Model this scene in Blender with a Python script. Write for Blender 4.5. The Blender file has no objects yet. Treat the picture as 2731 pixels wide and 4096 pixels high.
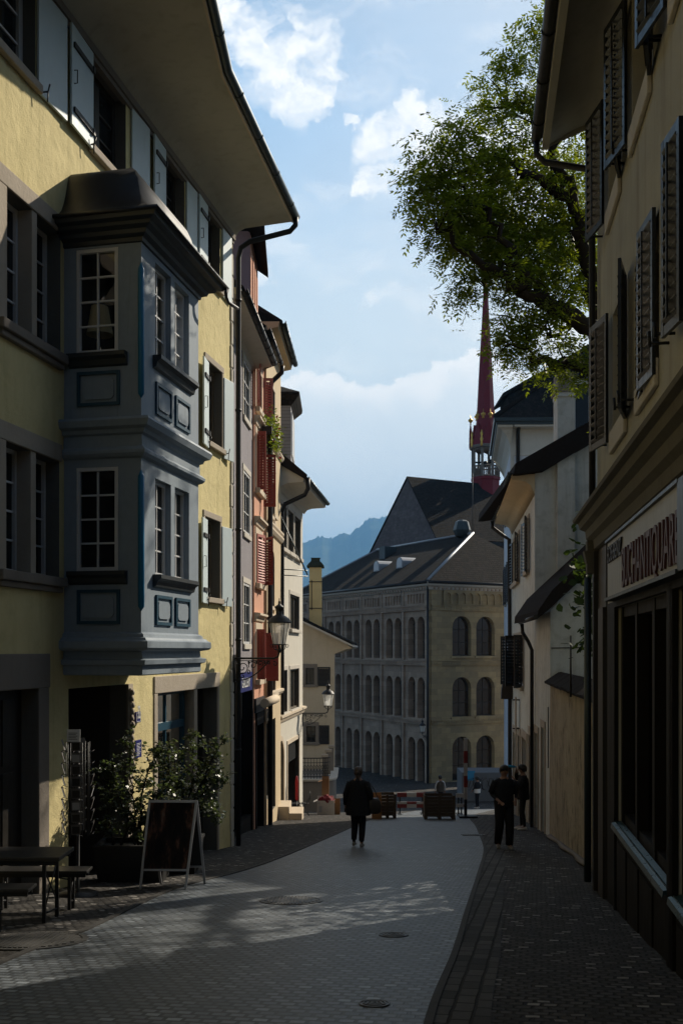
import bpy, bmesh, math, random
import numpy as np
from mathutils import Vector, Matrix, noise as mnoise
random.seed(11)
rng = np.random.default_rng(5)
SC = bpy.context.scene
COL = SC.collection
R = math.radians
# ---------------------------------------------------------------- measuring: photo pixel -> place
FK, CX, HY = 4000.0, 1365.5, 2600.0          # focal length, centre column and horizon row in photo pixels
GP = [(-300, 34.35), (36, -5.97), (52, -8.26), (75, -10.0), (110, -10.6), (300, -13), (6000, -20)]
def gz(Y):
    for (a, za), (b, zb) in zip(GP, GP[1:]):
        if Y <= b: return za + (zb - za) * (Y - a) / (b - a)
    return GP[-1][1]
def at(px, py, Y): return Vector(((px - CX) / FK * Y, Y, (HY - py) / FK * Y))
def floor_at(px, py):
    t = (py - HY) / FK; Y = 1.65 / (t - .12); return Vector(((px - CX) / FK * Y, Y, gz(Y)))

class Fac:
    """a vertical plane: u along it, z up, n out of it"""
    def __init__(s, O, d, n):
        s.O = Vector((O[0], O[1])); s.d = Vector(d).normalized(); s.n = Vector(n).normalized()
    def P(s, u, z, n=0.0):
        p = s.O + s.d * u + s.n * n; return Vector((p.x, p.y, z))
    def u(s, px, n=0.0):
        k = (px - CX) / FK; o = s.O + s.n * n
        return (k * o.y - o.x) / (s.d.x - k * s.d.y)
    def z(s, px, py, n=0.0):
        return (HY - py) / FK * (s.O + s.n * n + s.d * s.u(px, n)).y
    def rect(s, pl, pr, pt, pb, n=0.0):
        a, b = sorted((s.u(pl, n), s.u(pr, n))); m = (pl + pr) / 2
        return (a, b, s.z(m, pb, n), s.z(m, pt, n))
    def sub(s, u, n=0.0): return Fac(s.O + s.d * u + s.n * n, s.d, s.n)

# ---------------------------------------------------------------- mesh building
WL = {}
class MB:
    def __init__(s): s.v = []; s.f = []; s.m = []; s.s = []
    def face(s, pts, m=0, sm=False):
        b = len(s.v); s.v += [tuple(p) for p in pts]; s.f.append(tuple(range(b, b + len(pts)))); s.m.append(m); s.s.append(sm)
    def box(s, f, a0, a1, b0, b1, c0, c1, m=0):
        b = len(s.v)
        s.v += [tuple(f(a, q, c)) for a in (a0, a1) for q in (b0, b1) for c in (c0, c1)]
        for q in ((0,1,3,2),(4,6,7,5),(0,4,5,1),(2,3,7,6),(0,2,6,4),(1,5,7,3)):
            s.f.append(tuple(b + i for i in q)); s.m.append(m); s.s.append(False)
    def rings(s, rs, m=0, sm=True, cap=True, closed=True):
        n = len(rs[0]); b = len(s.v)
        for r in rs: s.v += [tuple(p) for p in r]
        for i in range(len(rs) - 1):
            for j in range(n if closed else n - 1):
                k = (j + 1) % n
                s.f.append((b+i*n+j, b+i*n+k, b+(i+1)*n+k, b+(i+1)*n+j)); s.m.append(m); s.s.append(sm)
        if cap and closed:
            s.f.append(tuple(b + j for j in reversed(range(n)))); s.m.append(m); s.s.append(False)
            e = b + (len(rs) - 1) * n
            s.f.append(tuple(e + j for j in range(n))); s.m.append(m); s.s.append(False)
    def tube(s, pts, r, n=8, m=0, cap=True):
        pts = [Vector(p) for p in pts]; rr = r if isinstance(r, (list, tuple)) else [r] * len(pts)
        t0 = (pts[1] - pts[0]).normalized()
        up = Vector((0,0,1)) if abs(t0.z) < .9 else Vector((1,0,0))
        nx = t0.cross(up).normalized(); out = []
        for i, p in enumerate(pts):
            a = pts[max(i-1, 0)]; c = pts[min(i+1, len(pts)-1)]
            t = (c - a).normalized() if (c - a).length > 1e-9 else t0
            nx = (nx - t * nx.dot(t)); nx = nx.normalized() if nx.length > 1e-6 else t.orthogonal().normalized()
            by = t.cross(nx)
            out.append([p + (nx * math.cos(q) + by * math.sin(q)) * rr[i] for q in [2*math.pi*j/n for j in range(n)]])
        s.rings(out, m, True, cap)
    def lathe(s, c, prof, n=20, m=0, sm=True, cap=True, ph=0.0):
        c = Vector(c)
        s.rings([[c + Vector((r*math.cos(ph+2*math.pi*j/n), r*math.sin(ph+2*math.pi*j/n), z)) for j in range(n)] for r, z in prof], m, sm, cap)
    def slab(s, pts, th, m=0, vec=None):
        v = Vector(vec) if vec else Vector((0,0,-th)); pts = [Vector(p) for p in pts]
        s.rings([[p + v for p in pts], pts], m, False, True)
    def build(s, name, mats, parent=None, bevel=0.0, origin=None, recalc=True):
        if not isinstance(mats, (list, tuple)): mats = [mats]
        A = np.array(s.v, dtype=float); lo, hi = A.min(0), A.max(0)
        o = np.array(origin, dtype=float) if origin is not None else np.array([(lo[0]+hi[0])/2, (lo[1]+hi[1])/2, lo[2]])
        me = bpy.data.meshes.new(name); me.from_pydata([tuple(x) for x in (A - o)], [], s.f)
        for m in mats: me.materials.append(m)
        me.polygons.foreach_set('material_index', s.m); me.polygons.foreach_set('use_smooth', s.s)
        if recalc:
            bm = bmesh.new(); bm.from_mesh(me); bmesh.ops.recalc_face_normals(bm, faces=bm.faces[:]); bm.to_mesh(me); bm.free()
        me.update()
        return link(name, me, parent, o, bevel)
def link(name, me, parent, o, bevel=0.0):
    ob = bpy.data.objects.new(name, me); COL.objects.link(ob); o = Vector(o)
    if parent: ob.parent = parent; ob.location = o - WL[parent.name]
    else: ob.location = o
    WL[ob.name] = o
    if bevel:
        b = ob.modifiers.new('soft_edges', 'BEVEL'); b.width = bevel; b.segments = 2; b.limit_method = 'ANGLE'; b.angle_limit = R(40)
    return ob
def tag(o, label=None, cat=None, group=None, kind=None):
    if label: o['label'] = label
    if cat: o['category'] = cat
    if group: o['group'] = group
    if kind: o['kind'] = kind
    return o
def thing(name, label, cat, loc=(0,0,0), group=None):
    o = bpy.data.objects.new(name, None); COL.objects.link(o); o.location = loc; o.empty_display_size = .3
    WL[o.name] = Vector(loc); return tag(o, label, cat, group)
def copy_tree(o, parent=None):
    c = o.copy(); COL.objects.link(c)
    if parent: c.parent = parent
    for ch in list(o.children): copy_tree(ch, c)
    return c
def place(o, loc, rz=0.0): o.location = loc; o.rotation_euler = (0, 0, rz); return o
I3 = lambda x, y, z: Vector((x, y, z))
def text(name, s, size, depth, m, f, parent, align='LEFT', sx=1.0, width=None):
    """raised lettering: f(x, y, d) puts letter space into the world"""
    cu = bpy.data.curves.new('lettering', 'FONT'); cu.body = s; cu.size = size; cu.extrude = depth/2; cu.align_x = align
    cu.resolution_u = 3; cu.offset = .003
    ob = bpy.data.objects.new('lettering', cu); COL.objects.link(ob)
    me = bpy.data.meshes.new_from_object(ob.evaluated_get(bpy.context.evaluated_depsgraph_get()))
    bpy.data.objects.remove(ob)
    if width: sx = width/max(1e-6, max(v.co.x for v in me.vertices))
    mb = MB(); mb.v = [tuple(f(v.co.x*sx, v.co.y, v.co.z)) for v in me.vertices]
    mb.f = [tuple(p.vertices) for p in me.polygons]; mb.m = [0]*len(mb.f); mb.s = [False]*len(mb.f)
    bpy.data.meshes.remove(me)
    return mb.build(name, m, parent)

# ---------------------------------------------------------------- architecture helpers
def arc(a, b, d, n=8):
    r = (b - a) / 2; c = (a + b) / 2
    return [(c - r*math.cos(math.pi*i/n), d - r + r*math.sin(math.pi*i/n)) for i in range(n + 1)]
def wall(mb, F, u0, u1, z0, z1, holes=(), rev=.2, m=0, n=0.0, back=False, mrev=None, mback=0):
    """a wall face with real openings: holes (a, b, c, d[, 'arch'])"""
    mrev = m if mrev is None else mrev
    us = sorted({u0, u1, *[x for h in holes for x in h[:2]]}); zs = sorted({z0, z1, *[x for h in holes for x in h[2:4]]})
    us = [x for x in us if u0 <= x <= u1]; zs = [x for x in zs if z0 <= x <= z1]
    for i in range(len(us)-1):
        a, b = us[i], us[i+1]; cu = (a+b)/2; run = None
        cells = []
        for j in range(len(zs)-1):
            cz = (zs[j]+zs[j+1])/2
            free = not any(h[0] < cu < h[1] and h[2] < cz < h[3] for h in holes)
            if free:
                if cells and cells[-1][1] == zs[j]: cells[-1] = (cells[-1][0], zs[j+1])
                else: cells.append((zs[j], zs[j+1]))
        for c, d in cells: mb.face([F.P(a,c,n), F.P(b,c,n), F.P(b,d,n), F.P(a,d,n)], m)
    for h in holes:
        a, b, c, d = h[:4]; e = n - rev
        if len(h) > 4:
            A = arc(a, b, d); k = len(A)//2
            for i in range(len(A)-1):
                cu = a if i < k else b
                mb.face([F.P(cu, d, n), F.P(*A[i], n), F.P(*A[i+1], n)], m)
            line = [(a, c)] + A + [(b, c)]
        else: line = [(a, c), (a, d), (b, d), (b, c)]
        for p, q in zip(line, line[1:] + line[:1]):
            mb.face([F.P(*p, n), F.P(*q, n), F.P(*q, e), F.P(*p, e)], mrev)
        if back: mb.face([F.P(*p, e) for p in line], mback)
def shell(mb, F, u0, u1, z0, z1, depth, m=0, top=True):
    """the other sides of a house behind its street face"""
    P = F.P
    mb.face([P(u0,z0,0), P(u0,z1,0), P(u0,z1,-depth), P(u0,z0,-depth)], m)
    mb.face([P(u1,z0,0), P(u1,z1,0), P(u1,z1,-depth), P(u1,z0,-depth)], m)
    mb.face([P(u0,z0,-depth), P(u1,z0,-depth), P(u1,z1,-depth), P(u0,z1,-depth)], m)
    if top: mb.face([P(u0,z1,0), P(u1,z1,0), P(u1,z1,-depth), P(u0,z1,-depth)], m)
def window(parent, F, h, mats, cols=2, rows=3, dep=.16, fw=.055, bar=.025, sill=None, trim=None, n=0.0, mull=None, glass=None, name='window'):
    """frame (the part) with pane, sill and stone surround as its own pieces"""
    a, b, c, d = h[:4]; isarch = len(h) > 4; e = n - dep; P = F.P; mb = MB()
    g = lambda u, z, q: P(u, z, q)
    a1, b1, c1, d1 = a+.004, b-.004, c+.004, d-.004
    if isarch:
        A = arc(a1, b1, d1); A2 = arc(a1+fw, b1-fw, d1-fw)
        out = [(a1, c1)] + A + [(b1, c1)]; inn = [(a1+fw, c1+fw)] + A2 + [(b1-fw, c1+fw)]
        for i in range(len(out)):
            j = (i+1) % len(out)
            mb.face([P(*out[i], e+.03), P(*out[j], e+.03), P(*inn[j], e+.03), P(*inn[i], e+.03)])
            mb.face([P(*inn[i], e+.03), P(*inn[j], e+.03), P(*inn[j], e-.02), P(*inn[i], e-.02)])
    else:
        mb.box(g, a1, a1+fw, c1, d1, e-.02, e+.04); mb.box(g, b1-fw, b1, c1, d1, e-.02, e+.04)
        mb.box(g, a1+fw, b1-fw, c1, c1+fw, e-.02, e+.038); mb.box(g, a1+fw, b1-fw, d1-fw, d1, e-.02, e+.038)
    for i in range(1, cols):
        x = a1+fw + (b1-a1-2*fw)*i/cols; w = fw*.8 if (mull and i in mull) else bar/2
        mb.box(g, x-w, x+w, c1+fw, d1-fw, e-.015, e+.03 if w > bar else e+.022)
    for i in range(1, rows):
        z = c1+fw + (d1-c1-2*fw)*i/rows
        mb.box(g, a1+fw, b1-fw, z-bar/2, z+bar/2, e-.015, e+.02)
    w = mb.build(name, mats[0], parent)
    mb = MB(); line = ([(a1, c1)] + arc(a1, b1, d1) + [(b1, c1)]) if isarch else [(a1,c1),(a1,d1),(b1,d1),(b1,c1)]
    mb.face([P(*p, e-.005) for p in line]); mb.build('pane', glass or M['glass'], w)
    if sill:
        s = MB(); s.box(g, a-sill[0], b+sill[0], c-sill[1], c-.003, n+.003, n+sill[2]); s.build('sill', mats[1], w, bevel=.012)
    if trim:
        t = MB(); o = n + .025
        t.box(g, a-trim, a-.002, c, d, n-.02, o); t.box(g, b+.002, b+trim, c, d, n-.02, o)
        t.box(g, a-trim, b+trim, d+.002, d+trim*1.25, n-.02, o+.004); t.build('surround', mats[1], w, bevel=.008)
    return w
def shutter(parent, F, hu, z0, z1, w, ang, side, mat, kind='louvre', n=.06, mdark=None, slat=.075, flap=False, name='shutter', label=None):
    """a shutter leaf hinged at u = hu; side +1: hinge on the far side; ang 0 shut, 180 folded back to the wall"""
    a = R(ang); du, dn = -side*math.cos(a), math.sin(a); pu, pn = dn, -du
    Q = lambda x, z, t: F.P(hu + du*x + pu*t, z, n + dn*x + pn*t)
    mb = MB(); th = .035
    if kind == 'louvre':
        fr = .06
        mb.box(Q, 0, fr, z0, z1, 0, th); mb.box(Q, w-fr, w, z0, z1, 0, th)
        mb.box(Q, fr, w-fr, z0, z0+fr*1.3, .002, th-.002); mb.box(Q, fr, w-fr, z1-fr*1.3, z1, .002, th-.002)
        zz = z0 + fr*1.5
        while zz < z1 - fr*1.6:
            T = lambda x, q, t, zz=zz: Q(x, zz + q*.8 + (t-th/2)*1.1, t + q*.25)
            mb.box(T, fr, w-fr, -.006, .006, -.012, th+.012); zz += slat
        ob = mb.build(name, mat, parent)
        b = MB(); b.box(Q, w*.5-.012, w*.5+.012, z0+.1, z1-.1, th+.016, th+.03); b.build('bar', mdark or mat, ob)
    else:
        mb.box(Q, 0, w, z0, z1, 0, th)
        ob = mb.build(name, mat, parent, bevel=.006)
        for q in (.16, .80):
            b = MB(); zc = z0 + (z1-z0)*q; b.box(Q, .03, w-.05, zc-.035, zc+.035, th+.001, th+.03); b.box(Q, .03, .09, zc-.045, zc+.045, th+.03, th+.045)
            b.build('hinge_strap', mdark or mat, ob)
        b = MB(); b.tube([Q(w-.07, z0+.55*(z1-z0), th+.004), Q(w-.07, z0+.55*(z1-z0), th+.05), Q(w-.07, z0+.42*(z1-z0), th+.05), Q(w-.07, z0+.42*(z1-z0), th+.004)], .008, 6)
        b.build('handle', M['iron'], ob)
    if label: ob['label'] = label
    return ob
def offset_path(path, off):
    """2-D polyline pushed sideways to the right of its run (mitred)"""
    out = []
    for i, p in enumerate(path):
        d0 = (path[i]-path[i-1]).normalized() if i > 0 else None
        d1 = (path[i+1]-path[i]).normalized() if i < len(path)-1 else None
        d0 = d0 or d1; d1 = d1 or d0
        n0, n1 = Vector((d0.y, -d0.x)), Vector((d1.y, -d1.x)); b = (n0+n1).normalized()
        out.append(p + b * (off / max(.3, b.dot(n0))))
    return out
def moulding(mb, path, prof, m=0, sm=False):
    path = [Vector(p) for p in path]
    cols = [offset_path(path, o) for o, z in prof]
    for i in range(len(path)-1):
        for j in range(len(prof)-1):
            a, b, c, d = cols[j][i], cols[j][i+1], cols[j+1][i+1], cols[j+1][i]
            mb.face([(a.x,a.y,prof[j][1]), (b.x,b.y,prof[j][1]), (c.x,c.y,prof[j+1][1]), (d.x,d.y,prof[j+1][1])], m, sm)
    for i in (0, len(path)-1):
        mb.face([(cols[j][i].x, cols[j][i].y, prof[j][1]) for j in range(len(prof))], m)
def gutter(name, parent, pts, r, mat, joints=.9):
    mb = MB(); pts = [Vector(p) for p in pts]
    rs = []
    for i, p in enumerate(pts):
        d = (pts[min(i+1,len(pts)-1)] - pts[max(i-1,0)]); d.z = 0; d.normalize(); s = Vector((d.y, -d.x, 0))
        rs.append([p + s*math.cos(q)*r + Vector((0,0,math.sin(q)*r)) for q in [math.pi + math.pi*j/8 for j in range(9)]] +
                  [p + s*math.cos(q)*(r-.012) + Vector((0,0,math.sin(q)*(r-.012))) for q in [2*math.pi - math.pi*j/8 for j in range(9)]])
    mb.rings(rs, 0, True, True)
    for a, b in zip(pts, pts[1:]):
        L = (b-a).length; k = max(1, int(L/joints)); d = (b-a).normalized(); s = Vector((d.y, -d.x, 0)).normalized()
        for q in range(k):
            p = a + (b-a)*((q+.5)/k)
            mb.rings([[p + d*w + s*math.cos(t)*(r+.012) + Vector((0,0,math.sin(t)*(r+.012))) for t in [math.pi + math.pi*j/8 for j in range(9)]] +
                      [p + d*w + s*math.cos(t)*(r+.001) + Vector((0,0,math.sin(t)*(r+.001))) for t in [2*math.pi - math.pi*j/8 for j in range(9)]] for w in (-.012,.012)], 0, False, True)
    return mb.build(name, mat, parent)
SUN_E, SKY_S, CLOUD_E, EXPO = 5.0, .055, 15.2, .50
VEIL, VEIL_C, VEIL_T = .80, (12.4,14.2,15.0), (5.3,8.9,13.2)
# ---------------------------------------------------------------- materials
M = {}
class NT:
    def __init__(s, name):
        s.mat = bpy.data.materials.new(name); s.mat.use_nodes = True; s.t = s.mat.node_tree; s.t.nodes.clear()
        s.out = s.t.nodes.new('ShaderNodeOutputMaterial')
    def n(s, ty, **kw):
        x = s.t.nodes.new('ShaderNode' + ty)
        for k, v in kw.items():
            if k in x.inputs: 
                if hasattr(v, 'is_output') or isinstance(v, bpy.types.NodeSocket): s.t.links.new(v, x.inputs[k])
                else: x.inputs[k].default_value = v
            else: setattr(x, k, v)
        return x
    def l(s, a, b): s.t.links.new(a, b)
    def math(s, op, a, b=0.0, c=None):
        x = s.t.nodes.new('ShaderNodeMath'); x.operation = op
        for i, v in enumerate([a, b] + ([c] if c is not None else [])):
            if isinstance(v, bpy.types.NodeSocket): s.l(v, x.inputs[i])
            else: x.inputs[i].default_value = v
        return x.outputs[0]
    def ramp(s, fac, stops):
        x = s.t.nodes.new('ShaderNodeValToRGB'); s.l(fac, x.inputs[0]); e = x.color_ramp.elements
        while len(e) < len(stops): e.new(.5)
        for q, (p, c) in zip(e, stops): q.position = p; q.color = tuple(c) + (1,) if len(c) == 3 else c
        return x.outputs[0]
    def mix(s, f, a, b, bt='MIX'):
        x = s.t.nodes.new('ShaderNodeMix'); x.data_type = 'RGBA'; x.blend_type = bt
        for i, v in ((0, f), (6, a), (7, b)):
            if isinstance(v, bpy.types.NodeSocket): s.l(v, x.inputs[i])
            else: x.inputs[i].default_value = v if i == 0 else (tuple(v) + (1,) if len(v) == 3 else v)
        return x.outputs[2]
    def pos(s): return s.t.nodes.new('ShaderNodeNewGeometry').outputs['Position']
    def noise(s, vec, scale, detail=4, rough=.55, dim='3D'):
        x = s.t.nodes.new('ShaderNodeTexNoise'); s.l(vec, x.inputs['Vector']); x.inputs['Scale'].default_value = scale
        x.inputs['Detail'].default_value = detail; x.inputs['Roughness'].default_value = rough; return x.outputs['Fac']
    def scale(s, vec, v):
        x = s.t.nodes.new('ShaderNodeVectorMath'); x.operation = 'MULTIPLY'; s.l(vec, x.inputs[0]); x.inputs[1].default_value = v; return x.outputs[0]
    def dot(s, vec, v):
        x = s.t.nodes.new('ShaderNodeVectorMath'); x.operation = 'DOT_PRODUCT'; s.l(vec, x.inputs[0]); x.inputs[1].default_value = v; return x.outputs['Value']
    def comb(s, a, b, c=0.0):
        x = s.t.nodes.new('ShaderNodeCombineXYZ')
        for i, v in enumerate((a, b, c)):
            if isinstance(v, bpy.types.NodeSocket): s.l(v, x.inputs[i])
            else: x.inputs[i].default_value = v
        return x.outputs[0]
    def bump(s, h, st, dist=.02, nrm=None):
        x = s.t.nodes.new('ShaderNodeBump'); s.l(h, x.inputs['Height']); x.inputs['Strength'].default_value = st; x.inputs['Distance'].default_value = dist
        if nrm is not None: s.l(nrm, x.inputs['Normal'])
        return x.outputs[0]
    def bsdf(s, col, rough=.8, spec=.3, metal=0.0, nrm=None):
        b = s.t.nodes.new('ShaderNodeBsdfPrincipled')
        for k, v in (('Base Color', col), ('Roughness', rough), ('Specular IOR Level', spec), ('Metallic', metal)):
            if isinstance(v, bpy.types.NodeSocket): s.l(v, b.inputs[k])
            else: b.inputs[k].default_value = (tuple(v) + (1,)) if k == 'Base Color' else v
        if nrm is not None: s.l(nrm, b.inputs['Normal'])
        s.l(b.outputs[0], s.out.inputs[0]); return b
def shade(c, k): return tuple(min(1, x*k) for x in c)
def plaster(name, c, var=.16, streak=.25, bump=.35, sc=7.0, grime=(.5,.45,.36), blotch=.10):
    t = NT(name); p = t.pos()
    a = t.noise(p, 1.1, 5); b = t.noise(t.scale(p, (5, 5, .35)), 1.0, 5, .6); f = t.noise(p, sc, 6, .6); g = t.noise(p, 70, 2)
    col = t.mix(a, shade(c, 1-var), shade(c, 1+var))
    s = t.ramp(b, [(.52, (0,0,0)), (.75, (1,1,1))])
    col = t.mix(t.math('MULTIPLY', s, streak), col, tuple(c[i]*grime[i] for i in range(3)))
    bl = t.ramp(t.noise(p, 2.6, 8, .68), [(.50, (0,0,0)), (.66, (1,1,1))]); col = t.mix(t.math('MULTIPLY', bl, blotch), col, tuple(c[i]*grime[i]*.8 for i in range(3)))
    h = t.math('ADD', t.math('MULTIPLY', f, .8), t.math('MULTIPLY', g, .25))
    t.bsdf(col, .9, .2, 0, t.bump(h, bump, .03)); M[name] = t.mat; return t.mat
def paint(name, c, rough=.5, var=.08, bump=.05, sc=14, spec=.4, metal=0.0, wear=0.0, wearc=(.2,.18,.15)):
    t = NT(name); p = t.pos()
    a = t.noise(p, sc, 5); b = t.noise(t.scale(p, (9, 9, 1.2)), 1.5, 5, .65)
    col = t.mix(a, shade(c, 1-var), shade(c, 1+var))
    if wear: col = t.mix(t.math('MULTIPLY', t.ramp(b, [(.55, (0,0,0)), (.7, (1,1,1))]), wear), col, wearc)
    r = t.math('ADD', t.math('MULTIPLY', b, .25), rough - .12)
    t.bsdf(col, r, spec, metal, t.bump(a, bump, .01)); M[name] = t.mat; return t.mat
def bricks(name, ua, ub, bw, rh, c1, c2, cm, mortar=.012, rough=.7, bump=.6, off=.5, spec=.35, var=.25, smooth=.2, vs=.5, dist=.02, wob=.02, rvar=.2, odd=0):
    """courses laid over the world: ua runs along a course, ub across the courses"""
    t = NT(name); p = t.pos()
    w = t.noise(p, 3.0, 2); w = t.math('MULTIPLY', t.math('SUBTRACT', w, .5), wob)
    v = t.comb(t.math('ADD', t.dot(p, ua), w), t.math('ADD', t.dot(p, ub), w))
    b = t.n('TexBrick', offset=off, squash=1.0); t.l(v, b.inputs['Vector'])
    b.inputs['Color1'].default_value = c1 + (1,); b.inputs['Color2'].default_value = c2 + (1,); b.inputs['Mortar'].default_value = cm + (1,)
    b.inputs['Scale'].default_value = 1; b.inputs['Mortar Size'].default_value = mortar; b.inputs['Mortar Smooth'].default_value = smooth
    b.inputs['Brick Width'].default_value = bw; b.inputs['Row Height'].default_value = rh; b.inputs['Bias'].default_value = 0
    a = t.noise(p, .6, 4); f = t.noise(p, 30, 5, .7)
    b.inputs['Color1'].default_value = (0,0,0,1); b.inputs['Color2'].default_value = (1,1,1,1)
    md = tuple((x+y)/2 for x, y in zip(c1, c2))
    stops = [(0, c2), (.5, md), (.92, c1)] + ([(.955, shade(c1, odd))] if odd else [])
    b.inputs['Mortar'].default_value = (.3,.3,.3,1)
    col = t.mix(b.outputs['Fac'], t.ramp(b.outputs['Color'], stops), cm)
    col = t.mix(t.ramp(a, [(.3, (var,)*3), (.7, (0,0,0))]), col, shade(c1, .35))
    col = t.mix(t.ramp(t.noise(p, 2.3, 6, .7), [(.40, (var*1.2,)*3), (.62, (0,0,0))]), col, shade(c1, .3))
    col = t.mix(t.math('MULTIPLY', f, .35), col, shade(c1, .5))
    h = t.math('ADD', t.math('MULTIPLY', t.math('SUBTRACT', 1.0, b.outputs['Fac']), 1.0), t.math('MULTIPLY', f, .35))
    lum = t.n('RGBToBW'); t.l(b.outputs['Color'], lum.inputs[0])
    h = t.math('ADD', h, t.math('MULTIPLY', lum.outputs[0], vs))
    r = t.math('ADD', rough - rvar*.5, t.math('MULTIPLY', f, rvar))
    t.bsdf(col, r, spec, 0, t.bump(h, bump, dist)); M[name] = t.mat; return t.mat
def tiles(name, d, pitch, c1=(.036,.029,.027), c2=(.014,.012,.012), w=.18, h=.26):
    """flat clay tiles on a slope whose eaves run along d"""
    t = NT(name); p = t.pos(); k = 1/max(.2, math.sin(pitch))
    wv = t.math('MULTIPLY', t.noise(p, 2.5, 2), .05)
    v = t.comb(t.dot(p, (d[0], d[1], 0)), t.math('ADD', t.math('MULTIPLY', t.dot(p, (0,0,1)), k), wv))
    b = t.n('TexBrick', offset=.5); t.l(v, b.inputs['Vector'])
    b.inputs['Color1'].default_value = c1+(1,); b.inputs['Color2'].default_value = c2+(1,); b.inputs['Mortar'].default_value = (.008,.008,.008,1)
    b.inputs['Scale'].default_value = 1; b.inputs['Mortar Size'].default_value = .012; b.inputs['Mortar Smooth'].default_value = .3
    b.inputs['Brick Width'].default_value = w; b.inputs['Row Height'].default_value = h
    sp = t.n('SeparateXYZ'); t.l(v, sp.inputs[0])
    saw = t.math('FRACT', t.math('DIVIDE', sp.outputs[1], h))
    a = t.noise(p, 1.5, 5)
    col = t.mix(t.math('MULTIPLY', a, .6), b.outputs['Color'], (.02,.022,.018))
    hgt = t.math('ADD', t.math('MULTIPLY', saw, -1.0), t.math('ADD', t.math('MULTIPLY', t.math('SUBTRACT', 1.0, b.outputs['Fac']), .5), t.math('MULTIPLY', t.noise(p, 9, 3), .8)))
    t.bsdf(col, .95, .06, 0, t.bump(hgt, .9, .03)); M[name] = t.mat; return t.mat

plaster('yellow_plaster', (.60,.51,.265), .22, .42, .9, 5, (.55,.55,.45), .2)
plaster('grey_render', (.27,.25,.265), .10, .15, 1.0, 30)
plaster('pink_plaster', (.56,.30,.205), .08, .12, .2)
plaster('pink_plaster_shaded', (.30,.22,.25), .05, .08, .2)  # shaded copy of the pink plaster, its shade mixed in as mauve
plaster('cream_plaster', (.55,.44,.29), .08, .15, .2)
plaster('white_plaster', (.57,.535,.46), .08, .18, .25, 9)
plaster('beige_plaster', (.50,.42,.31), .1, .2, .25)
plaster('soffit_plaster', (.43,.41,.35), .16, .3, .25, 3)
paint('card_grey', (.10,.095,.09), .6)
plaster('ochre_plaster', (.39,.37,.31), .2, .4, .5, 6, (.45,.38,.32))
plaster('old_white_plaster', (.52,.525,.49), .12, .45, .3, 6, (.35,.32,.26), .3)
plaster('clean_white_plaster', (.62,.63,.66), .05, .1, .12)
plaster('garden_plaster', (.34,.285,.20), .42, .7, 1.0, 9, (.28,.25,.18), .6)
plaster('chimney_plaster_sunlit', (.66,.50,.24), .08, .15, .2)  # lightened colour stands in for sun on the chimney face
plaster('cornice_and_dark_reveal', (.13,.122,.105), .15, .3, .35, 20)
plaster('stone', (.36,.31,.25), .15, .2, .35, 20)
plaster('dark_stone', (.20,.175,.15), .15, .2, .35, 20)
plaster('pale_stone', (.50,.46,.40), .12, .2, .3, 18)
plaster('sill_stone', (.56,.47,.36), .1, .15, .2, 16)
paint('bay_paint', (.21,.25,.29), .6, .12, .1, 10, .2, 0, .3, (.12,.14,.155))
paint('bay_dark', (.022,.027,.031), .45, .06, .04, 10, .4)
paint('teal_paint', (.008,.13,.26), .4)
paint('teal_trim', (.008,.05,.085), .45)
paint('shutter_blue', (.50,.58,.60), .5, .05, .05, 8, .35, 0, .12, (.4,.4,.38))
paint('red_shutter', (.27,.05,.032), .5, .08, .05)
paint('rose_shutter', (.46,.16,.13), .55, .06, .05)
paint('dark_shutter', (.010,.013,.016), .38, .2, .25, 20, .45, 0, .1, (.03,.035,.04))
paint('black_shutter', (.02,.02,.022), .6)
paint('white_paint', (.50,.50,.50), .45, .05, .03)
paint('wood_frame', (.13,.105,.075), .6, .15, .1, 20)
paint('dark_wood', (.022,.018,.014), .55, .3, .15, 12)
paint('shop_wood', (.011,.010,.009), .6, .25, .1, 12, .1)
paint('zinc', (.035,.05,.055), .42, .2, .06, 8, .5, .35)
paint('copper_dark', (.010,.0095,.010), .5, .25, .06, 5, .5)
paint('lead', (.30,.31,.33), .5, .12, .05, 6, .5, .4)
paint('iron', (.012,.012,.013), .5, .2, .1, 30, .4)
paint('steel', (.30,.31,.32), .35, .1, .03, 20, .5, .8)
paint('teal_metal', (.03,.075,.085), .3, .2, .03, 9, .6, .6)
paint('sheet_grey', (.11,.12,.135), .55, .1, .05, 5, .4, 0, .2)
paint('verge_wood', (.022,.018,.016), .95, .3, .2, 14, .05)
paint('spire_red', (.20,.016,.026), .6, .2, .1, 4, .3)
paint('gold', (.62,.40,.09), .35, .1, .05, 10, .5, .9)
paint('sign_grey', (.34,.345,.36), .5, .1, .05, 3, .3, 0, .3, (.2,.2,.2))
paint('sign_red', (.065,.020,.020), .5)
paint('sign_black', (.025,.025,.028), .5)
paint('sign_blue', (.015,.02,.13), .35, .1)
paint('sign_white', (.62,.62,.62), .4)
paint('plastic_black', (.008,.008,.008), .5, .3)
paint('plank_wood', (.030,.028,.026), .4, .3, .12, 18, .4)
paint('crate_wood', (.05,.036,.022), .75, .3, .2, 25)
paint('card_white', (.50,.47,.43), .8, .06)
paint('card_brown', (.24,.13,.06), .8, .1)
paint('card_orange', (.20,.095,.03), .7, .1)
paint('cloth_red', (.16,.008,.014), .8, .2)
paint('red_paint', (.13,.012,.010), .5)
paint('bright_red', (.36,.012,.016), .5)
paint('white_board', (.30,.30,.30), .5)
paint('coat_black', (.010,.010,.012), .85, .2, .3, 40, .2)
paint('shirt_dark', (.011,.012,.016), .85, .2, .2, 40, .2)
paint('trouser_dark', (.010,.010,.013), .85, .2, .2, 40, .2)
paint('shirt_white', (.58,.57,.56), .85, .06)
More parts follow.
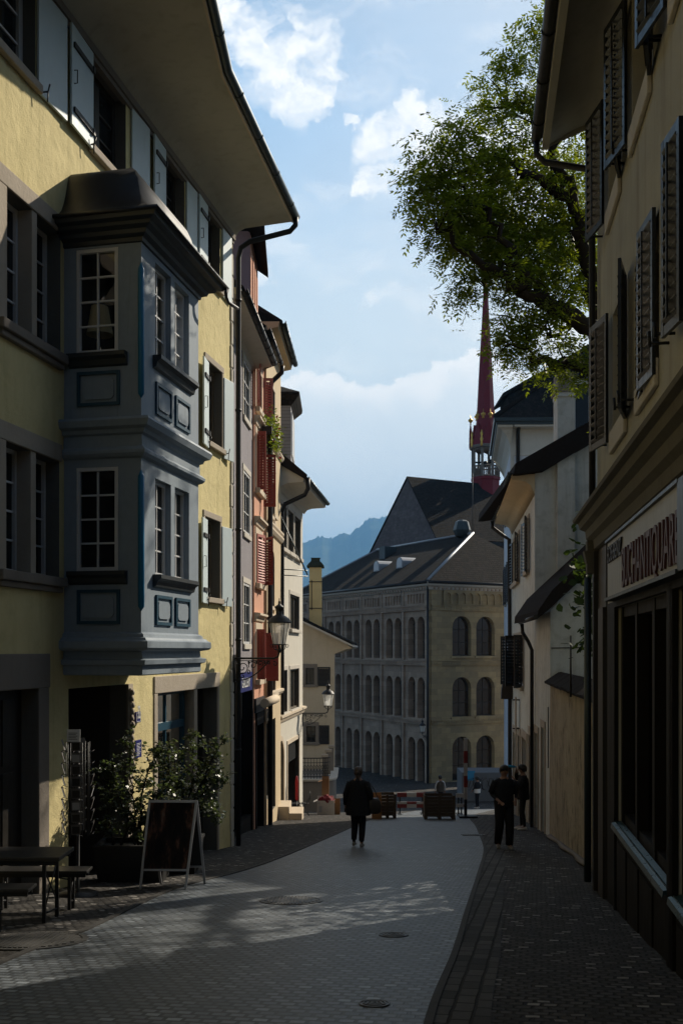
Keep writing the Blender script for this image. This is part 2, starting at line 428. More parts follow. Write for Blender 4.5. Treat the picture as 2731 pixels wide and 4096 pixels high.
paint('shoe_white', (.50,.48,.45), .6, .1)
paint('shoe_grey', (.16,.15,.14), .6, .1)
paint('skin', (.20,.11,.075), .55, .08)
paint('hair_brown', (.035,.02,.012), .55, .2, .4, 60, .4)
paint('hair_black', (.010,.009,.008), .5, .2, .4, 60, .4)
paint('leather', (.02,.014,.010), .5, .2)
paint('bottle_blue', (.02,.22,.42), .2, .05, 0, 5, .6)
paint('bark', (.016,.013,.010), .9, .35, .8, 12, .2)
paint('pot_black', (.007,.007,.007), .55, .3)
paint('shade_cloth', (.52,.43,.26), .8)
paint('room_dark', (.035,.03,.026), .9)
paint('curtain', (.45,.44,.40), .9)
paint('alu', (.33,.34,.36), .4, .05, .02, 9, .5, .6)
paint('petal_red', (.55,.03,.03), .6)
paint('moss', (.03,.034,.018), .95, .4, .6, 20)
def glassy(name, tint=(.012,.013,.014), rough=.04, wav=.08):
    t = NT(name); p = t.pos(); t.bsdf(tint, rough, .32, 0, t.bump(t.noise(p, 1.6, 2), wav, .03)); M[name] = t.mat
glassy('glass'); glassy('glass_warm', (.035,.026,.015)); 
def mirror_pane(name, f, tint):
    t = NT(name); b = t.n('BsdfDiffuse'); b.inputs[0].default_value = tint+(1,); g = t.n('BsdfGlossy', Roughness=.03); g.inputs[0].default_value = (.85,.85,.85,1)
    t.l(t.bump(t.noise(t.pos(), .9, 2), .12, .05), g.inputs['Normal']); m = t.n('MixShader'); m.inputs[0].default_value = f; t.l(b.outputs[0], m.inputs[1]); t.l(g.outputs[0], m.inputs[2]); t.l(m.outputs[0], t.out.inputs[0]); M[name] = t.mat
mirror_pane('church_glass', .13, (.022,.014,.010))
def clear(name):
    t = NT(name); f = t.n('Fresnel', IOR=1.5); a = t.n('BsdfTransparent', Color=(.86,.88,.88,1)); g = t.n('BsdfGlossy', Roughness=.02)
    nb = t.bump(t.noise(t.pos(), 1.6, 2), .06, .03); t.l(nb, g.inputs['Normal'])
    m = t.n('MixShader'); t.l(f.outputs[0], m.inputs[0]); t.l(a.outputs[0], m.inputs[1]); t.l(g.outputs[0], m.inputs[2]); t.l(m.outputs[0], t.out.inputs[0]); M[name] = t.mat
clear('glass_clear')
def leaf(name, c, tr, gloss=.5, spec=.35, var=.35):
    t = NT(name); p = t.pos(); a = t.noise(p, 2.0, 3)
    col = t.mix(a, shade(c, 1-var), shade(c, 1+var)); tc = t.mix(a, shade(tr, 1-var), shade(tr, 1+var))
    b = t.bsdf(col, gloss, spec); x = t.n('BsdfTranslucent'); t.l(tc, x.inputs[0])
    m = t.n('MixShader'); m.inputs[0].default_value = .42; t.l(b.outputs[0], m.inputs[1]); t.l(x.outputs[0], m.inputs[2]); t.l(m.outputs[0], t.out.inputs[0]); M[name] = t.mat
leaf('ash_leaf', (.04,.066,.012), (.30,.36,.015), .5, .2)
leaf('shrub_leaf', (.05,.065,.04), (.08,.11,.03), .36, .6)
leaf('vine_leaf', (.022,.042,.014), (.05,.08,.01), .65, .2)
leaf('flower_leaf', (.06,.10,.012), (.2,.26,.02), .5, .3)
def frosted(name, c):
    t = NT(name); d = t.n('BsdfDiffuse'); d.inputs[0].default_value = c+(1,); x = t.n('BsdfTranslucent'); x.inputs[0].default_value = c+(1,)
    m = t.n('MixShader'); m.inputs[0].default_value = .72; t.l(d.outputs[0], m.inputs[1]); t.l(x.outputs[0], m.inputs[2])
    tr = t.n('BsdfTransparent'); m2 = t.n('MixShader'); m2.inputs[0].default_value = .45; t.l(m.outputs[0], m2.inputs[1]); t.l(tr.outputs[0], m2.inputs[2]); t.l(m2.outputs[0], t.out.inputs[0]); M[name] = t.mat
frosted('frosted_glass', (.95,.93,.87))
def glow(name, c, s):
    t = NT(name); e = t.n('Emission'); e.inputs[0].default_value = c+(1,); e.inputs[1].default_value = s; t.l(e.outputs[0], t.out.inputs[0]); M[name] = t.mat
glow('bulb_warm', (1,.45,.05), 6.0); glow('tube_white', (.9,.95,.85), 1.5)
RD = Vector((.2, 1, 0)).normalized(); RX = Vector((RD.y, -RD.x, 0))
bricks('road_pavers', tuple(RX), tuple(RD), .125, .094, (.245,.275,.305), (.09,.105,.12), (.008,.009,.010), .016, .48, .9, .5, .48, .45, .2, .35, .010, .025, .25, 1.5)
bricks('setts', tuple(RX), tuple(RD), .115, .088, (.16,.15,.14), (.035,.035,.035), (.006,.006,.006), .016, .75, 1.0, .5, .08, .45, .5, .5, .016, .09, .3, 3.2)
bricks('edge_setts', tuple(RD), tuple(RX), .24, .15, (.13,.125,.12), (.05,.05,.05), (.006,.006,.006), .014, .75, .9, .5, .08, .3, .4, .6, .015, .03, .3)
CL, CR = Vector((-.475,.88,0)).normalized(), Vector((.88,.475,0)).normalized()
bricks('ashlar_left', tuple(CL), (0,0,1), .85, .42, (.50,.38,.285), (.35,.27,.205), (.22,.175,.14), .008, .9, .35, .5, .2, .2, .3, .25, .01, .0, .1)
bricks('ashlar_right', tuple(CR), (0,0,1), .85, .42, (.50,.38,.21), (.33,.26,.16), (.24,.19,.125), .008, .9, .35, .5, .2, .2, .3, .25, .01, .0, .1)
bricks('gable_stone', tuple(CL), (0,0,1), .5, .30, (.225,.195,.195), (.165,.145,.145), (.085,.075,.075), .012, .9, .8, .5, .2, .3, .4, .5, .03, .08, .1)
bricks('siding', (0,1,0), (0,0,1), .3, .12, (.33,.33,.35), (.28,.28,.30), (.10,.10,.11), .008, .7, .5, .5, .3, .1, .2, .1, .01, .0, .1)
tiles('tile_left', CL, .56); tiles('tile_right', CR, .75); tiles('tile_chapel', CR, .9); tiles('tile_street', (.12,1), .7); tiles('tile_across', (1,0), .7)
def quilt(name):
    t = NT(name); p = t.pos()
    a = t.noise(t.scale(p, (3.5, 3.5, .9)), 2.2, 4, .6); b = t.noise(t.scale(p, (9, 9, 2)), 2.0, 3)
    col = t.ramp(a, [(.42, (.004,.004,.005)), (.55, (.02,.012,.01)), (.64, (.12,.06,.04)), (.8, (.18,.14,.12))])
    t.bsdf(col, .55, .12); M[name] = t.mat
quilt('poster')
def hillmat():
    t = NT('hill_forest'); p = t.pos(); a = t.noise(p, .004, 6, .6); b = t.noise(p, .02, 5, .65)
    col = t.mix(t.ramp(a, [(.48, (0,0,0)), (.56, (1,1,1))]), (.022,.042,.018), (.09,.12,.05)); col = t.mix(t.math('MULTIPLY', b, .5), col, (.01,.02,.008))
    t.bsdf(col, .95, .1, 0, t.bump(b, .8, 12)); M['hill'] = t.mat
hillmat()
t = NT('haze_air'); v = t.n('VolumePrincipled'); v.inputs['Color'].default_value = (.24,.56,1.0,1); v.inputs['Density'].default_value = .00021; v.inputs['Anisotropy'].default_value = .0
t.l(v.outputs[0], t.out.inputs['Volume']); M['haze'] = t.mat
# ---------------------------------------------------------------- the setting: ground, road, hills, haze, sky
def sheet(name, mats, L, Rr, dz, nx=2, kind='structure'):
    mb = MB()
    for (a, b, c, d) in zip(L, Rr, L[1:], Rr[1:]):
        for i in range(nx):
            q = lambda A, B, s: (A[0]+(B[0]-A[0])*s, A[1]+(B[1]-A[1])*s)
            ps = [q(a,b,i/nx), q(a,b,(i+1)/nx), q(c,d,(i+1)/nx), q(c,d,i/nx)]
            mb.face([(x, y, gz(y)+dz) for x, y in ps], 0, True)
    return tag(mb.build(name, mats, None, recalc=False), kind=kind)
mb = MB(); xs = [-7000,-400,-60,-15,-4,4,15,60,400,7000]; ys = [-600,-60,-12,0,6,14,22,30,36,44,52,63,75,92,110,180,300,1000,6800]
for a, b in zip(xs, xs[1:]):
    for c, d in zip(ys, ys[1:]): mb.face([(a,c,gz(c)), (b,c,gz(c)), (b,d,gz(d)), (a,d,gz(d))], 0, True)
tag(mb.build('pavement', M['setts'], None, recalc=False), kind='structure')
RL = [(-3.3,-8), (-3.25,3), (-2.88,8.44), (-2.6,10.23), (-2.29,13.75), (-1.62,16.2), (-1.1,18.9), (-.2,25.0), (.35,29), (.95,33), (1.6,36), (2.4,40), (4.5,52)]
RR = [(-1.2,-8), (.1,3), (.545,6.5), (1.0,9), (1.435,11.6), (2.13,15.7), (2.93,20.6), (3.5,25.4), (4.0,30), (4.3,33.5), (4.7,36), (5.5,40), (8.2,52)]
def spline(pts, n):
    P = [Vector(p) for p in pts]; out = []
    for i in range(len(P)-1):
        a, b, c, d = P[max(i-1,0)], P[i], P[i+1], P[min(i+2, len(P)-1)]
        for k in range(n):
            t = k/n; out.append(.5*((2*b) + (c-a)*t + (2*a-5*b+4*c-d)*t*t + (3*b-a-3*c+d)*t**3))
    return out + [P[-1]]
SL, SR = spline(RL, 6), spline(RR, 6)
def shift(path, o): return offset_path(path, o)
sheet('road', M['road_pavers'], SL, SR, .006, 6)
NX = len(SL)
sheet('gutter_strip', M['edge_setts'], shift(SR, .05), shift(SR, .42), .008, 1)
def kerb(path, w, h):
    mb = MB(); A, B = shift(path, -w/2), shift(path, w/2)
    rs = [[(a.x,a.y,gz(a.y)-.05), (a.x,a.y,gz(a.y)+h), (b.x,b.y,gz(b.y)+h), (b.x,b.y,gz(b.y)-.05)] for a, b in zip(A, B)]
    mb.rings(rs, 0, False, True); return tag(mb.build('kerb', M['kerb_dark'], None), kind='structure')
paint('kerb_dark', (.028,.026,.024), .8, .3, .3, 12)
kerb(shift(SL, -.03), .07, .022); kerb(shift(SR, .02), .06, .018)
# far wooded ridge
mb = MB(); RP = [(-6500,2420),(-3000,2330),(-500,2250),(600,2220),(1000,2190),(1205,2168),(1240,2158),(1262,2150),(1290,2143),(1312,2150),(1330,2150),(1352,2137),(1380,2128),(1398,2136),(1420,2112),(1440,2104),(1462,2082),(1480,2070),(1510,2070),(1540,2066),(1620,2052),(1800,2080),(2100,2060),(2500,2140),(4000,2250),(8500,2420)]
def ridge(px):
    for (a, b), (c, d) in zip(RP, RP[1:]):
        if px <= c: return b + (d-b)*(px-a)/(c-a)
    return RP[-1][1]
pxs = list(np.arange(-5800, 1150, 180)) + list(np.arange(1150, 1650, 5)) + list(np.arange(1650, 8200, 180))
ROW = []
for i in range(15):
    f = i/14; Y = 4000 + 1200*f; row = []
    for px in pxs:
        top = (HY - ridge(px))/FK*5200
        X = (px-CX)/FK*5200
        nz = mnoise.noise(Vector((X*.004, Y*.004, 1)))*.5 + mnoise.noise(Vector((X*.015, Y*.012, 5)))*.28
        tr = (abs(mnoise.noise(Vector((X*.045, 3, 7)))) * 22 - 7) if i == 14 else 0
        row.append(Vector((X*(.86+.14*f), Y, -20 + (top+20)*(f**.85) + nz*90*f*(1-f)*2 + tr)))
    ROW.append(row)
ROW.append([p + Vector((0,900,-p.z-30)) for p in ROW[-1]])
mb.rings(ROW, 0, True, False, closed=False)
tag(mb.build('hills', M['hill'], None, recalc=False), kind='structure')
mb = MB(); mb.box(I3, -6900,6900, -550,6700, -40,760); tag(mb.build('haze', M['haze'], None), kind='stuff')
# sun and sky
SUN = Vector((1.30,1.36,1.24)).normalized()
sl = bpy.data.lights.new('sun', 'SUN'); sl.energy = SUN_E; sl.angle = R(.55); sl.color = (1,.90,.74)
so = bpy.data.objects.new('sun', sl); COL.objects.link(so); so.rotation_euler = (-SUN).to_track_quat('-Z','Y').to_euler(); so.location = (20,10,30)
W = bpy.data.worlds.new('World'); SC.world = W; W.use_nodes = True; wt = W.node_tree; wt.nodes.clear()
class WN(NT):
    def __init__(s, tree): s.t = tree; s.out = tree.nodes.new('ShaderNodeOutputWorld')
w = WN(wt)
sky = w.n('TexSky', sky_type='NISHITA', sun_disc=False, sun_elevation=math.asin(SUN.z), sun_rotation=math.atan2(SUN.x, SUN.y), air_density=1.0, dust_density=.6, ozone_density=1.5)
dirv = w.n('TexCoord').outputs['Generated']
sep = w.n('SeparateXYZ'); w.l(dirv, sep.inputs[0])
yy = w.math('MAXIMUM', w.math('ABSOLUTE', sep.outputs[1]), .05)
uv = w.comb(w.math('DIVIDE', sep.outputs[0], yy), w.math('DIVIDE', sep.outputs[2], yy))
warp = w.n('TexNoise'); w.l(uv, warp.inputs['Vector']); warp.inputs['Scale'].default_value = 16; warp.inputs['Detail'].default_value = 9; warp.inputs['Roughness'].default_value = .62
wv = w.n('VectorMath', operation='MULTIPLY_ADD'); w.l(warp.outputs['Color'], wv.inputs[0]); wv.inputs[1].default_value = (.11,.085,0); wv.inputs[2].default_value = (-.055,-.0425,0)
ad = w.n('VectorMath', operation='ADD'); w.l(uv, ad.inputs[0]); w.l(wv.outputs[0], ad.inputs[1]); uw = ad.outputs[0]
CLOUDS = [(980,110,190,120,-.5,1.0),(1130,270,200,150,.25,1.0),(1180,380,190,110,.2,1.0),(1290,230,120,130,.8,.95),(1230,60,150,80,-.3,.7),(1120,460,90,35,-.1,.7),(820,60,200,120,0,.8),
          (1390,515,45,28,0,.7),(1560,560,140,105,.35,1.0),(1640,460,110,90,0,.95),(1800,560,230,170,0,1.0),(1480,760,110,60,.3,.95),(1560,690,120,60,.3,.9),(1980,700,300,330,0,.9),(2150,560,200,260,0,.9),(1880,330,60,22,.15,.45),
          (1560,1210,180,40,.13,.62),(1490,1105,60,25,0,.35),(1940,1290,170,50,0,.6),(2250,1350,170,110,.3,.9),(1050,1130,60,50,0,.7),(1890,110,30,22,0,.4),(1395,225,45,22,.6,.35)]
def ellipse(px, py, rx, ry, rot, k, soft=.55):
    m = w.n('Mapping', vector_type='TEXTURE'); w.l(uw, m.inputs[0])
    m.inputs['Location'].default_value = ((px-CX)/FK, (HY-py)/FK, 0); m.inputs['Rotation'].default_value = (0,0,rot); m.inputs['Scale'].default_value = (rx/FK, ry/FK, 1)
    L = w.n('VectorMath', operation='LENGTH'); w.l(m.outputs[0], L.inputs[0])
    r = w.n('MapRange', interpolation_type='SMOOTHSTEP'); w.l(L.outputs['Value'], r.inputs[0]); r.inputs[1].default_value = 1.35; r.inputs[2].default_value = 1.35-soft*1.6; r.inputs[3].default_value = 0; r.inputs[4].default_value = k
    return r.outputs[0]
dens = None
for c in CLOUDS:
    e = ellipse(*c); dens = e if dens is None else w.math('MAXIMUM', dens, e)
fine = w.noise(uw, 30, 10, .66); big = w.noise(uv, 9, 5, .55)
front = w.math('GREATER_THAN', sep.outputs[1], .05)
dens = w.math('MULTIPLY', dens, front)
rest = w.n('MapRange'); w.l(w.noise(dirv, 2.2, 6, .55), rest.inputs[0]); rest.inputs[1].default_value = .52; rest.inputs[2].default_value = .75
dens = w.math('MAXIMUM', dens, w.math('MULTIPLY', rest.outputs[0], w.math('SUBTRACT', 1.0, front)))
shape = w.math('ADD', dens, w.math('MULTIPLY', w.math('SUBTRACT', fine, .5), 2.1))
cm = w.n('MapRange', interpolation_type='SMOOTHSTEP'); w.l(shape, cm.inputs[0]); cm.inputs[1].default_value = .20; cm.inputs[2].default_value = 1.30
mask = w.math('MULTIPLY', cm.outputs[0], w.math('GREATER_THAN', dens, .02))
# the long bank of cloud: bright crest, fading away below it
us = w.n('SeparateXYZ'); w.l(uw, us.inputs[0])
crest = w.n('FloatCurve'); cu = crest.mapping.curves[0]
CR_ = [(1050,1490),(1170,1500),(1240,1495),(1300,1525),(1440,1555),(1560,1525),(1640,1490),(1760,1470),(1880,1400),(1960,1385),(2060,1430),(2160,1490),(2400,1400)]
nx_ = lambda px: (px-1000)/1500; ny_ = lambda py: (1700-py)/400
w.l(w.math('MULTIPLY_ADD', us.outputs[0], FK/1500, (CX-1000)/1500), crest.inputs['Value'])
while len(cu.points) < len(CR_): cu.points.new(.5,.5)
for p, (a, b) in zip(cu.points, CR_): p.location = (nx_(a), ny_(b)); p.handle_type = 'AUTO'
crest.mapping.update()
vy = w.math('MULTIPLY_ADD', us.outputs[1], FK/400, (1700-HY)/400)      # same units as the crest
below = w.math('SUBTRACT', crest.outputs[0], vy)
b1 = w.n('MapRange', interpolation_type='SMOOTHSTEP'); w.l(below, b1.inputs[0]); b1.inputs[1].default_value = -.03; b1.inputs[2].default_value = .035
b2 = w.n('MapRange', interpolation_type='SMOOTHSTEP'); w.l(below, b2.inputs[0]); b2.inputs[1].default_value = .02; b2.inputs[2].default_value = .42; b2.inputs[3].default_value = 1; b2.inputs[4].default_value = .36
b3 = w.n('MapRange', interpolation_type='SMOOTHSTEP'); w.l(below, b3.inputs[0]); b3.inputs[1].default_value = .7; b3.inputs[2].default_value = 2.3; b3.inputs[3].default_value = 1; b3.inputs[4].default_value = 0
bank = w.math('MULTIPLY', w.math('MULTIPLY', b1.outputs[0], b2.outputs[0]), w.math('MULTIPLY', b3.outputs[0], front))
bank = w.math('MULTIPLY', bank, w.math('ADD', .55, w.math('MULTIPLY', big, .85)))
dn = w.n('VectorMath', operation='NORMALIZE'); w.l(dirv, dn.inputs[0])
gl = w.n('MapRange', interpolation_type='SMOOTHSTEP'); w.l(w.dot(dn.outputs[0], tuple(SUN)), gl.inputs[0]); gl.inputs[1].default_value = .66; gl.inputs[2].default_value = 1.0; gl.inputs[4].default_value = .68
cir = w.n('MapRange', interpolation_type='SMOOTHSTEP'); w.l(w.noise(w.scale(uw, (1.0, 2.4, 1)), 7, 8, .6), cir.inputs[0]); cir.inputs[1].default_value = .46; cir.inputs[2].default_value = .74; cir.inputs[4].default_value = .42
allm = w.math('MINIMUM', w.math('MAXIMUM', w.math('MAXIMUM', mask, bank), w.math('MULTIPLY', cir.outputs[0], front)), 1.0)
el_ = w.n('MapRange', interpolation_type='SMOOTHSTEP'); w.l(sep.outputs[2], el_.inputs[0]); el_.inputs[1].default_value = .45; el_.inputs[2].default_value = .80; el_.inputs[3].default_value = 1; el_.inputs[4].default_value = .0
fr_ = w.n('MapRange', interpolation_type='SMOOTHSTEP'); w.l(sep.outputs[1], fr_.inputs[0]); fr_.inputs[1].default_value = .2; fr_.inputs[2].default_value = .8
veil = w.math('MULTIPLY', w.math('MULTIPLY', el_.outputs[0], fr_.outputs[0]), w.math('MULTIPLY_ADD', big, .25, VEIL))
cloudc = (CLOUD_E*1.16, CLOUD_E*1.14, CLOUD_E*1.10, 1)
hz_ = w.n('MapRange', interpolation_type='SMOOTHSTEP'); w.l(sep.outputs[2], hz_.inputs[0]); hz_.inputs[1].default_value = .26; hz_.inputs[2].default_value = .52
vc = w.mix(hz_.outputs[0], VEIL_C+(1,), VEIL_T+(1,))
skyc = w.mix(gl.outputs[0], w.mix(w.math('MINIMUM', veil, 1.0), sky.outputs[0], vc), (CLOUD_E*.93, CLOUD_E*.95, CLOUD_E*.95, 1))
col = w.mix(w.math('MULTIPLY', allm, .93), skyc, cloudc)
bg = w.n('Background'); w.l(col, bg.inputs[0]); bg.inputs[1].default_value = SKY_S; w.l(bg.outputs[0], w.out.inputs[0])
cam = bpy.data.cameras.new('camera'); cam.lens = 36*FK/4096; cam.sensor_width = 36; cam.sensor_height = 36; cam.sensor_fit = 'AUTO'; cam.shift_y = (HY-2048)/4096; cam.clip_end = 20000; cam.clip_start = .05
co = bpy.data.objects.new('camera', cam); COL.objects.link(co); co.rotation_euler = (R(90),0,0); SC.camera = co
SC.view_settings.view_transform = 'Standard'; SC.view_settings.look = 'None'; SC.view_settings.gamma = 1; SC.view_settings.exposure = EXPO
SC.cycles.max_bounces = 8; SC.cycles.diffuse_bounces = 4; SC.cycles.transparent_max_bounces = 12; SC.cycles.volume_bounces = 0
# ---------------------------------------------------------------- left side of the street
# yellow house
FY = Fac((-4.7,10), (.2,1), (1,-.2)); U = FY.u
UE = (21.7-10)*1.0198
yh = thing('yellow_house', 'yellow plastered corner house with blue-grey bay window and wide eaves', 'house', (-5.0,16,gz(16)))
topw = [(U(a), U(b), 7.5, 8.86) for a, b in ((-90,143),(358,504),(651,738),(819,880))]
w2 = [(U(25), U(243), 4.1, 5.8), (U(823), U(886), 4.19, 5.8)]
w3 = [(U(22), U(238), 1.0, 2.62), (U(818), U(878), 1.06, 2.66)]
gd = [(U(-160), U(153), -4.2, -.51), (U(275), U(510), -4.6, -.55), (U(628), U(775), -3.1, -.76), (U(788), U(868), -4.7, -.76)]
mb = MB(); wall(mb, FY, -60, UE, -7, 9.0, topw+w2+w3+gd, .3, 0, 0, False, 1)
shell(mb, FY, -60, UE, -7, 9.0, 7); mb.build('wall', [M['yellow_plaster'], M['cornice_and_dark_reveal']], yh)
mb = MB(); mb.box(FY.P, UE-.16, UE+.012, -6.5, 8.6, -.05, .018)
z = -4.4; k = 0
while z < 8.3:
    mb.box(FY.P, UE-.16-(.03 if k % 2 else .0), UE+.016, z, z+.46, -.04, .034); z += .5; k += 1
mb.build('quoin', M['pale_stone'], yh, bevel=.01)
fm = (M['white_paint'], M['stone'])
for i, h in enumerate(topw):
    window(yh, FY, h, (M['dark_wood'] if i else M['white_paint'], M['stone']), 2, 3, .22, .10, .028, (.05,.12,.09), None, mull={1})
mb = MB(); mb.box(FY.P, -6, UE, 8.87, 8.99, -.05, .07); mb.box(FY.P, -6, UE, 8.8, 8.87, -.05, .035); mb.build('eaves_moulding', M['dark_stone'], yh)
for h in w2[:1]+w3[:1]:
    for a, b in ((h[0], (h[0]+h[1])/2-.07), ((h[0]+h[1])/2+.07, h[1])):
        window(yh, FY, (a, b, h[2], h[3]), (M['white_paint'], M['stone']), 2, 4, .24, .05, .026)
    mb = MB(); c = (h[0]+h[1])/2; mb.box(FY.P, c-.07, c+.07, h[2], h[3], -.27, .0); mb.box(FY.P, h[0]-.2, h[0], h[2], h[3], -.02, .02)
    mb.box(FY.P, h[0]-.2, h[1]+.05, h[3]+.002, h[3]+.24, -.02, .024); mb.build('stone_surround', M['stone'], yh, bevel=.01)
    mb = MB(); mb.box(FY.P, h[0]-.25, h[1]+.02, h[2]-.13, h[2]-.002, -.02, .12); mb.box(FY.P, h[0]-.2, h[1], h[2]-.21, h[2]-.132, -.02, .07); mb.build('sill', M['dark_stone'], yh, bevel=.015)
for h in (w2[1], w3[1]): window(yh, FY, h, (M['wood_frame'], M['stone']), 2, 1, .2, .06, .05, (.06,.11,.10), .10)
# shutters: the folded-back leaves of the top floor, then two pairs lower down
for a, b, hinge in ((145,253,0),(261,356,1),(521,586,0),(599,649,1),(741,779,0),(781,818,1),(885,917,0)):
    ua, ub = U(a), U(b); z0 = 7.40
    if hinge: shutter(yh, FY, ub, z0, 8.83, ub-ua, 178, -1, M['shutter_blue'], 'panel', .045, M['iron'])
    else: shutter(yh, FY, ua, z0, 8.83, ub-ua, 178, 1, M['shutter_blue'], 'panel', .045, M['iron'])
for h, z0, z1 in ((w2[1],4.02,5.72),(w3[1],.92,2.58)):
    shutter(yh, FY, h[1]+.06, z0, z1, .46, 172, 1, M['shutter_blue'], 'panel', .05, M['iron'])
    shutter(yh, FY, h[0]-.04, z0, z1, .48, 172, -1, M['shutter_blue'], 'panel', .05, M['iron'])
for h in topw+[w2[1],w3[1]]:
    for u in (h[0]-.1, h[1]+.1):
        mb = MB(); P = FY.P; z = h[2]-.06
        mb.tube([P(u,z,.0), P(u,z,.13), P(u+.01,z+.10,.15)], .012, 6); mb.tube([P(u,z,.13), P(u,z-.14,.12)], .009, 6); mb.build('shutter_hook', M['iron'], yh)
# ground floor
mb = MB(); h = gd[0]; mb.box(FY.P, h[1], h[1]+.28, -4.6, h[3]-.0, -.02, .02); mb.box(FY.P, -5, h[1]+.30, h[3]+.002, h[3]+.46, -.02, .026); mb.build('door_surround', M['dark_stone'], yh, bevel=.01)
mb = MB(); h = gd[0]
mb.box(FY.P, h[0], h[1], h[2], h[3], -.29, -.24)
for i in range(4):
    a = h[0]+.1+(h[1]-h[0]-.2)*i/4; b = a+(h[1]-h[0]-.2)/4-.1
    mb.box(FY.P, a, b, -3.2, -1.6, -.24, -.22); mb.box(FY.P, a, b, -1.5, -.65, -.24, -.22)
d = mb.build('door', M['dark_wood'], yh)
h = gd[1]; mb = MB(); mb.box(FY.P, h[1], h[1]+.17, -4.6, h[3], -.02, .025); mb.box(FY.P, h[1]+.03, h[1]+.12, -2.0, -.62, .025, .05)
for i in range(13): mb.lathe(FY.P(h[1]+.075+.02*math.sin(i*2.1), -1.95+i*.105, .05), [(.035,-.04),(.045,0),(.03,.05)], 7)
mb.build('carved_jamb', M['stone'], yh)
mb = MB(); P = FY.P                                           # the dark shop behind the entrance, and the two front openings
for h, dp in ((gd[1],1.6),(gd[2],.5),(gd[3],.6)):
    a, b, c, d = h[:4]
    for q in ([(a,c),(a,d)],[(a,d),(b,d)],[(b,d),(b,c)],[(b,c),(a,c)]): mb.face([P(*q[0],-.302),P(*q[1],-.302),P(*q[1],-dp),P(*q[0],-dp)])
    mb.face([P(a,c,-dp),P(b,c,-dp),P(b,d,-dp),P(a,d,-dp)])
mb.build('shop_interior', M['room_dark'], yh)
h = gd[2]; wn = window(yh, FY, h, (M['teal_trim'], M['stone']), 2, 1, .22, .06, .05, None, None, glass=M['glass_clear'], name='shop_window')
mb = MB(); zt = FY.z(700, 2905); mb.box(FY.P, h[0]+.06, h[1]-.06, zt-.07, zt+.07, -.25, -.18); mb.build('transom', M['teal_trim'], wn)
mb = MB(); t_ = .16; a, b, c, d = gd[2][0], gd[3][1], -4.6, gd[2][3]
mb.box(FY.P, a-t_, a, c, d, -.02, .024); mb.box(FY.P, b, b+t_*.7, c, d, -.02, .024); mb.box(FY.P, a-t_, b+t_*.8, d+.002, d+.30, -.02, .03); mb.box(FY.P, gd[2][1], gd[3][0], c, d, -.28, .015)
mb.box(FY.P, a, gd[2][1], -3.35, -3.1, -.2, .03)
mb.build('shopfront_surround', M['stone'], yh, bevel=.012)
mb = MB(); h = gd[3]; mb.box(FY.P, h[0]+.01, h[1]-.01, h[2], h[3]-.02, -.5, -.44); mb.box(FY.P, h[0]+.12, h[1]-.12, -2.6, -1.0, -.44, -.42); mb.build('door', M['dark_wood'], yh)
# roof, soffit and gutter
GUT = [(-14,-47),(-2.6,0),(-2.05,9),(-1.90,14.3),(-1.86,16.3),(-1.42,19.1),(-.985,21.86)]
mb = MB(); rows = []
for gx, gy in GUT:
    wx = -6.7+.2*gy; wx += .0
    rows.append([Vector((wx+(gx-.1-wx)*t, gy, 9.0+q)) for t, q in ((0,.0),(.07,.14),(.17,.21),(.3,.25),(1,.36))])
mb.rings(rows, 0, True, False, closed=False); mb.build('soffit', M['soffit_plaster'], yh, recalc=False)
mb = MB(); rs = []
for gx, gy in GUT: rs.append([(gx-.1,gy,9.34),(gx-.06,gy,9.34),(gx-.06,gy,9.50),(gx-.1,gy,9.50)])
mb.rings(rs, 0, False, True); mb.build('fascia', M['sill_stone'], yh)
gutter('gutter', yh, [(x,y,9.47) for x, y in GUT], .085, M['zinc'], 1.1)
mb = MB(); rs = []
for gx, gy in GUT: rs.append([(gx-.12,gy,9.46),(gx+.01,gy,9.5),(gx-5.2,gy,14.2),(gx-5.3,gy,14.0)])
mb.rings(rs, 0, False, True); mb.build('roof', M['tile_street'], yh)
e = GUT[-1]; mb = MB(); mb.face([(-2.36,21.86,9.0),(-2.2,21.86,9.2),(e[0]-.1,21.86,9.36),(e[0]-.1,21.86,9.5),(-6,21.86,13.9),(-6,21.86,9.0)]); mb.build('gable_end', M['soffit_plaster'], yh)
mb = MB(); mb.tube([(-.99,21.76,9.42),(-1.0,21.77,9.25),(-1.12,21.8,9.13),(-2.0,21.84,8.92),(-2.2,21.84,8.78),(-2.245,21.83,8.55),(-2.245,21.8,5),(-2.245,21.8,0),(-2.245,21.8,gz(21.8)-.05)], .058, 10)
for zz in (7.6,5.2,2.6,.2,-2.2): mb.lathe((-2.245,21.8,zz), [(.07,0),(.07,.05)], 10)
mb.build('downpipe', M['iron'], yh)
# bay window
C0 = Vector((-2.76,13.80)); W0 = Vector((-3.905,14.05)); dF = Vector((.2,1)).normalized(); nF = Vector((1,-.2)).normalized()
C1 = C0 + dF*2.345; W1 = C1 - nF*1.16
BF = Fac(C0, dF, nF); sd = (C0-W0); BS = Fac(W0, sd, (sd.y, -sd.x)); LS = sd.length
fl = [(.51,1.13),(1.29,1.91)]
hu, hl = (4.2,5.55), (1.08,2.46)
mb = MB(); pr = .05
pF = [(a, b, c, d) for a, b in fl for c, d in ((3.38,3.84),(.36,.79))]
wF = [(a, b, c, d) for a, b in fl for c, d in (hu, hl)]
wall(mb, BF, 0, 2.345, -.27, 5.7, wF, .2); wS = [(.2,LS-.34,4.13,5.6),(.2,LS-.34,1.1,2.55)]
pS = [(.22,LS-.31,3.4,3.88),(.22,LS-.31,.36,.84)]
wall(mb, BS, 0, LS, -.27, 5.7, wS, .06)
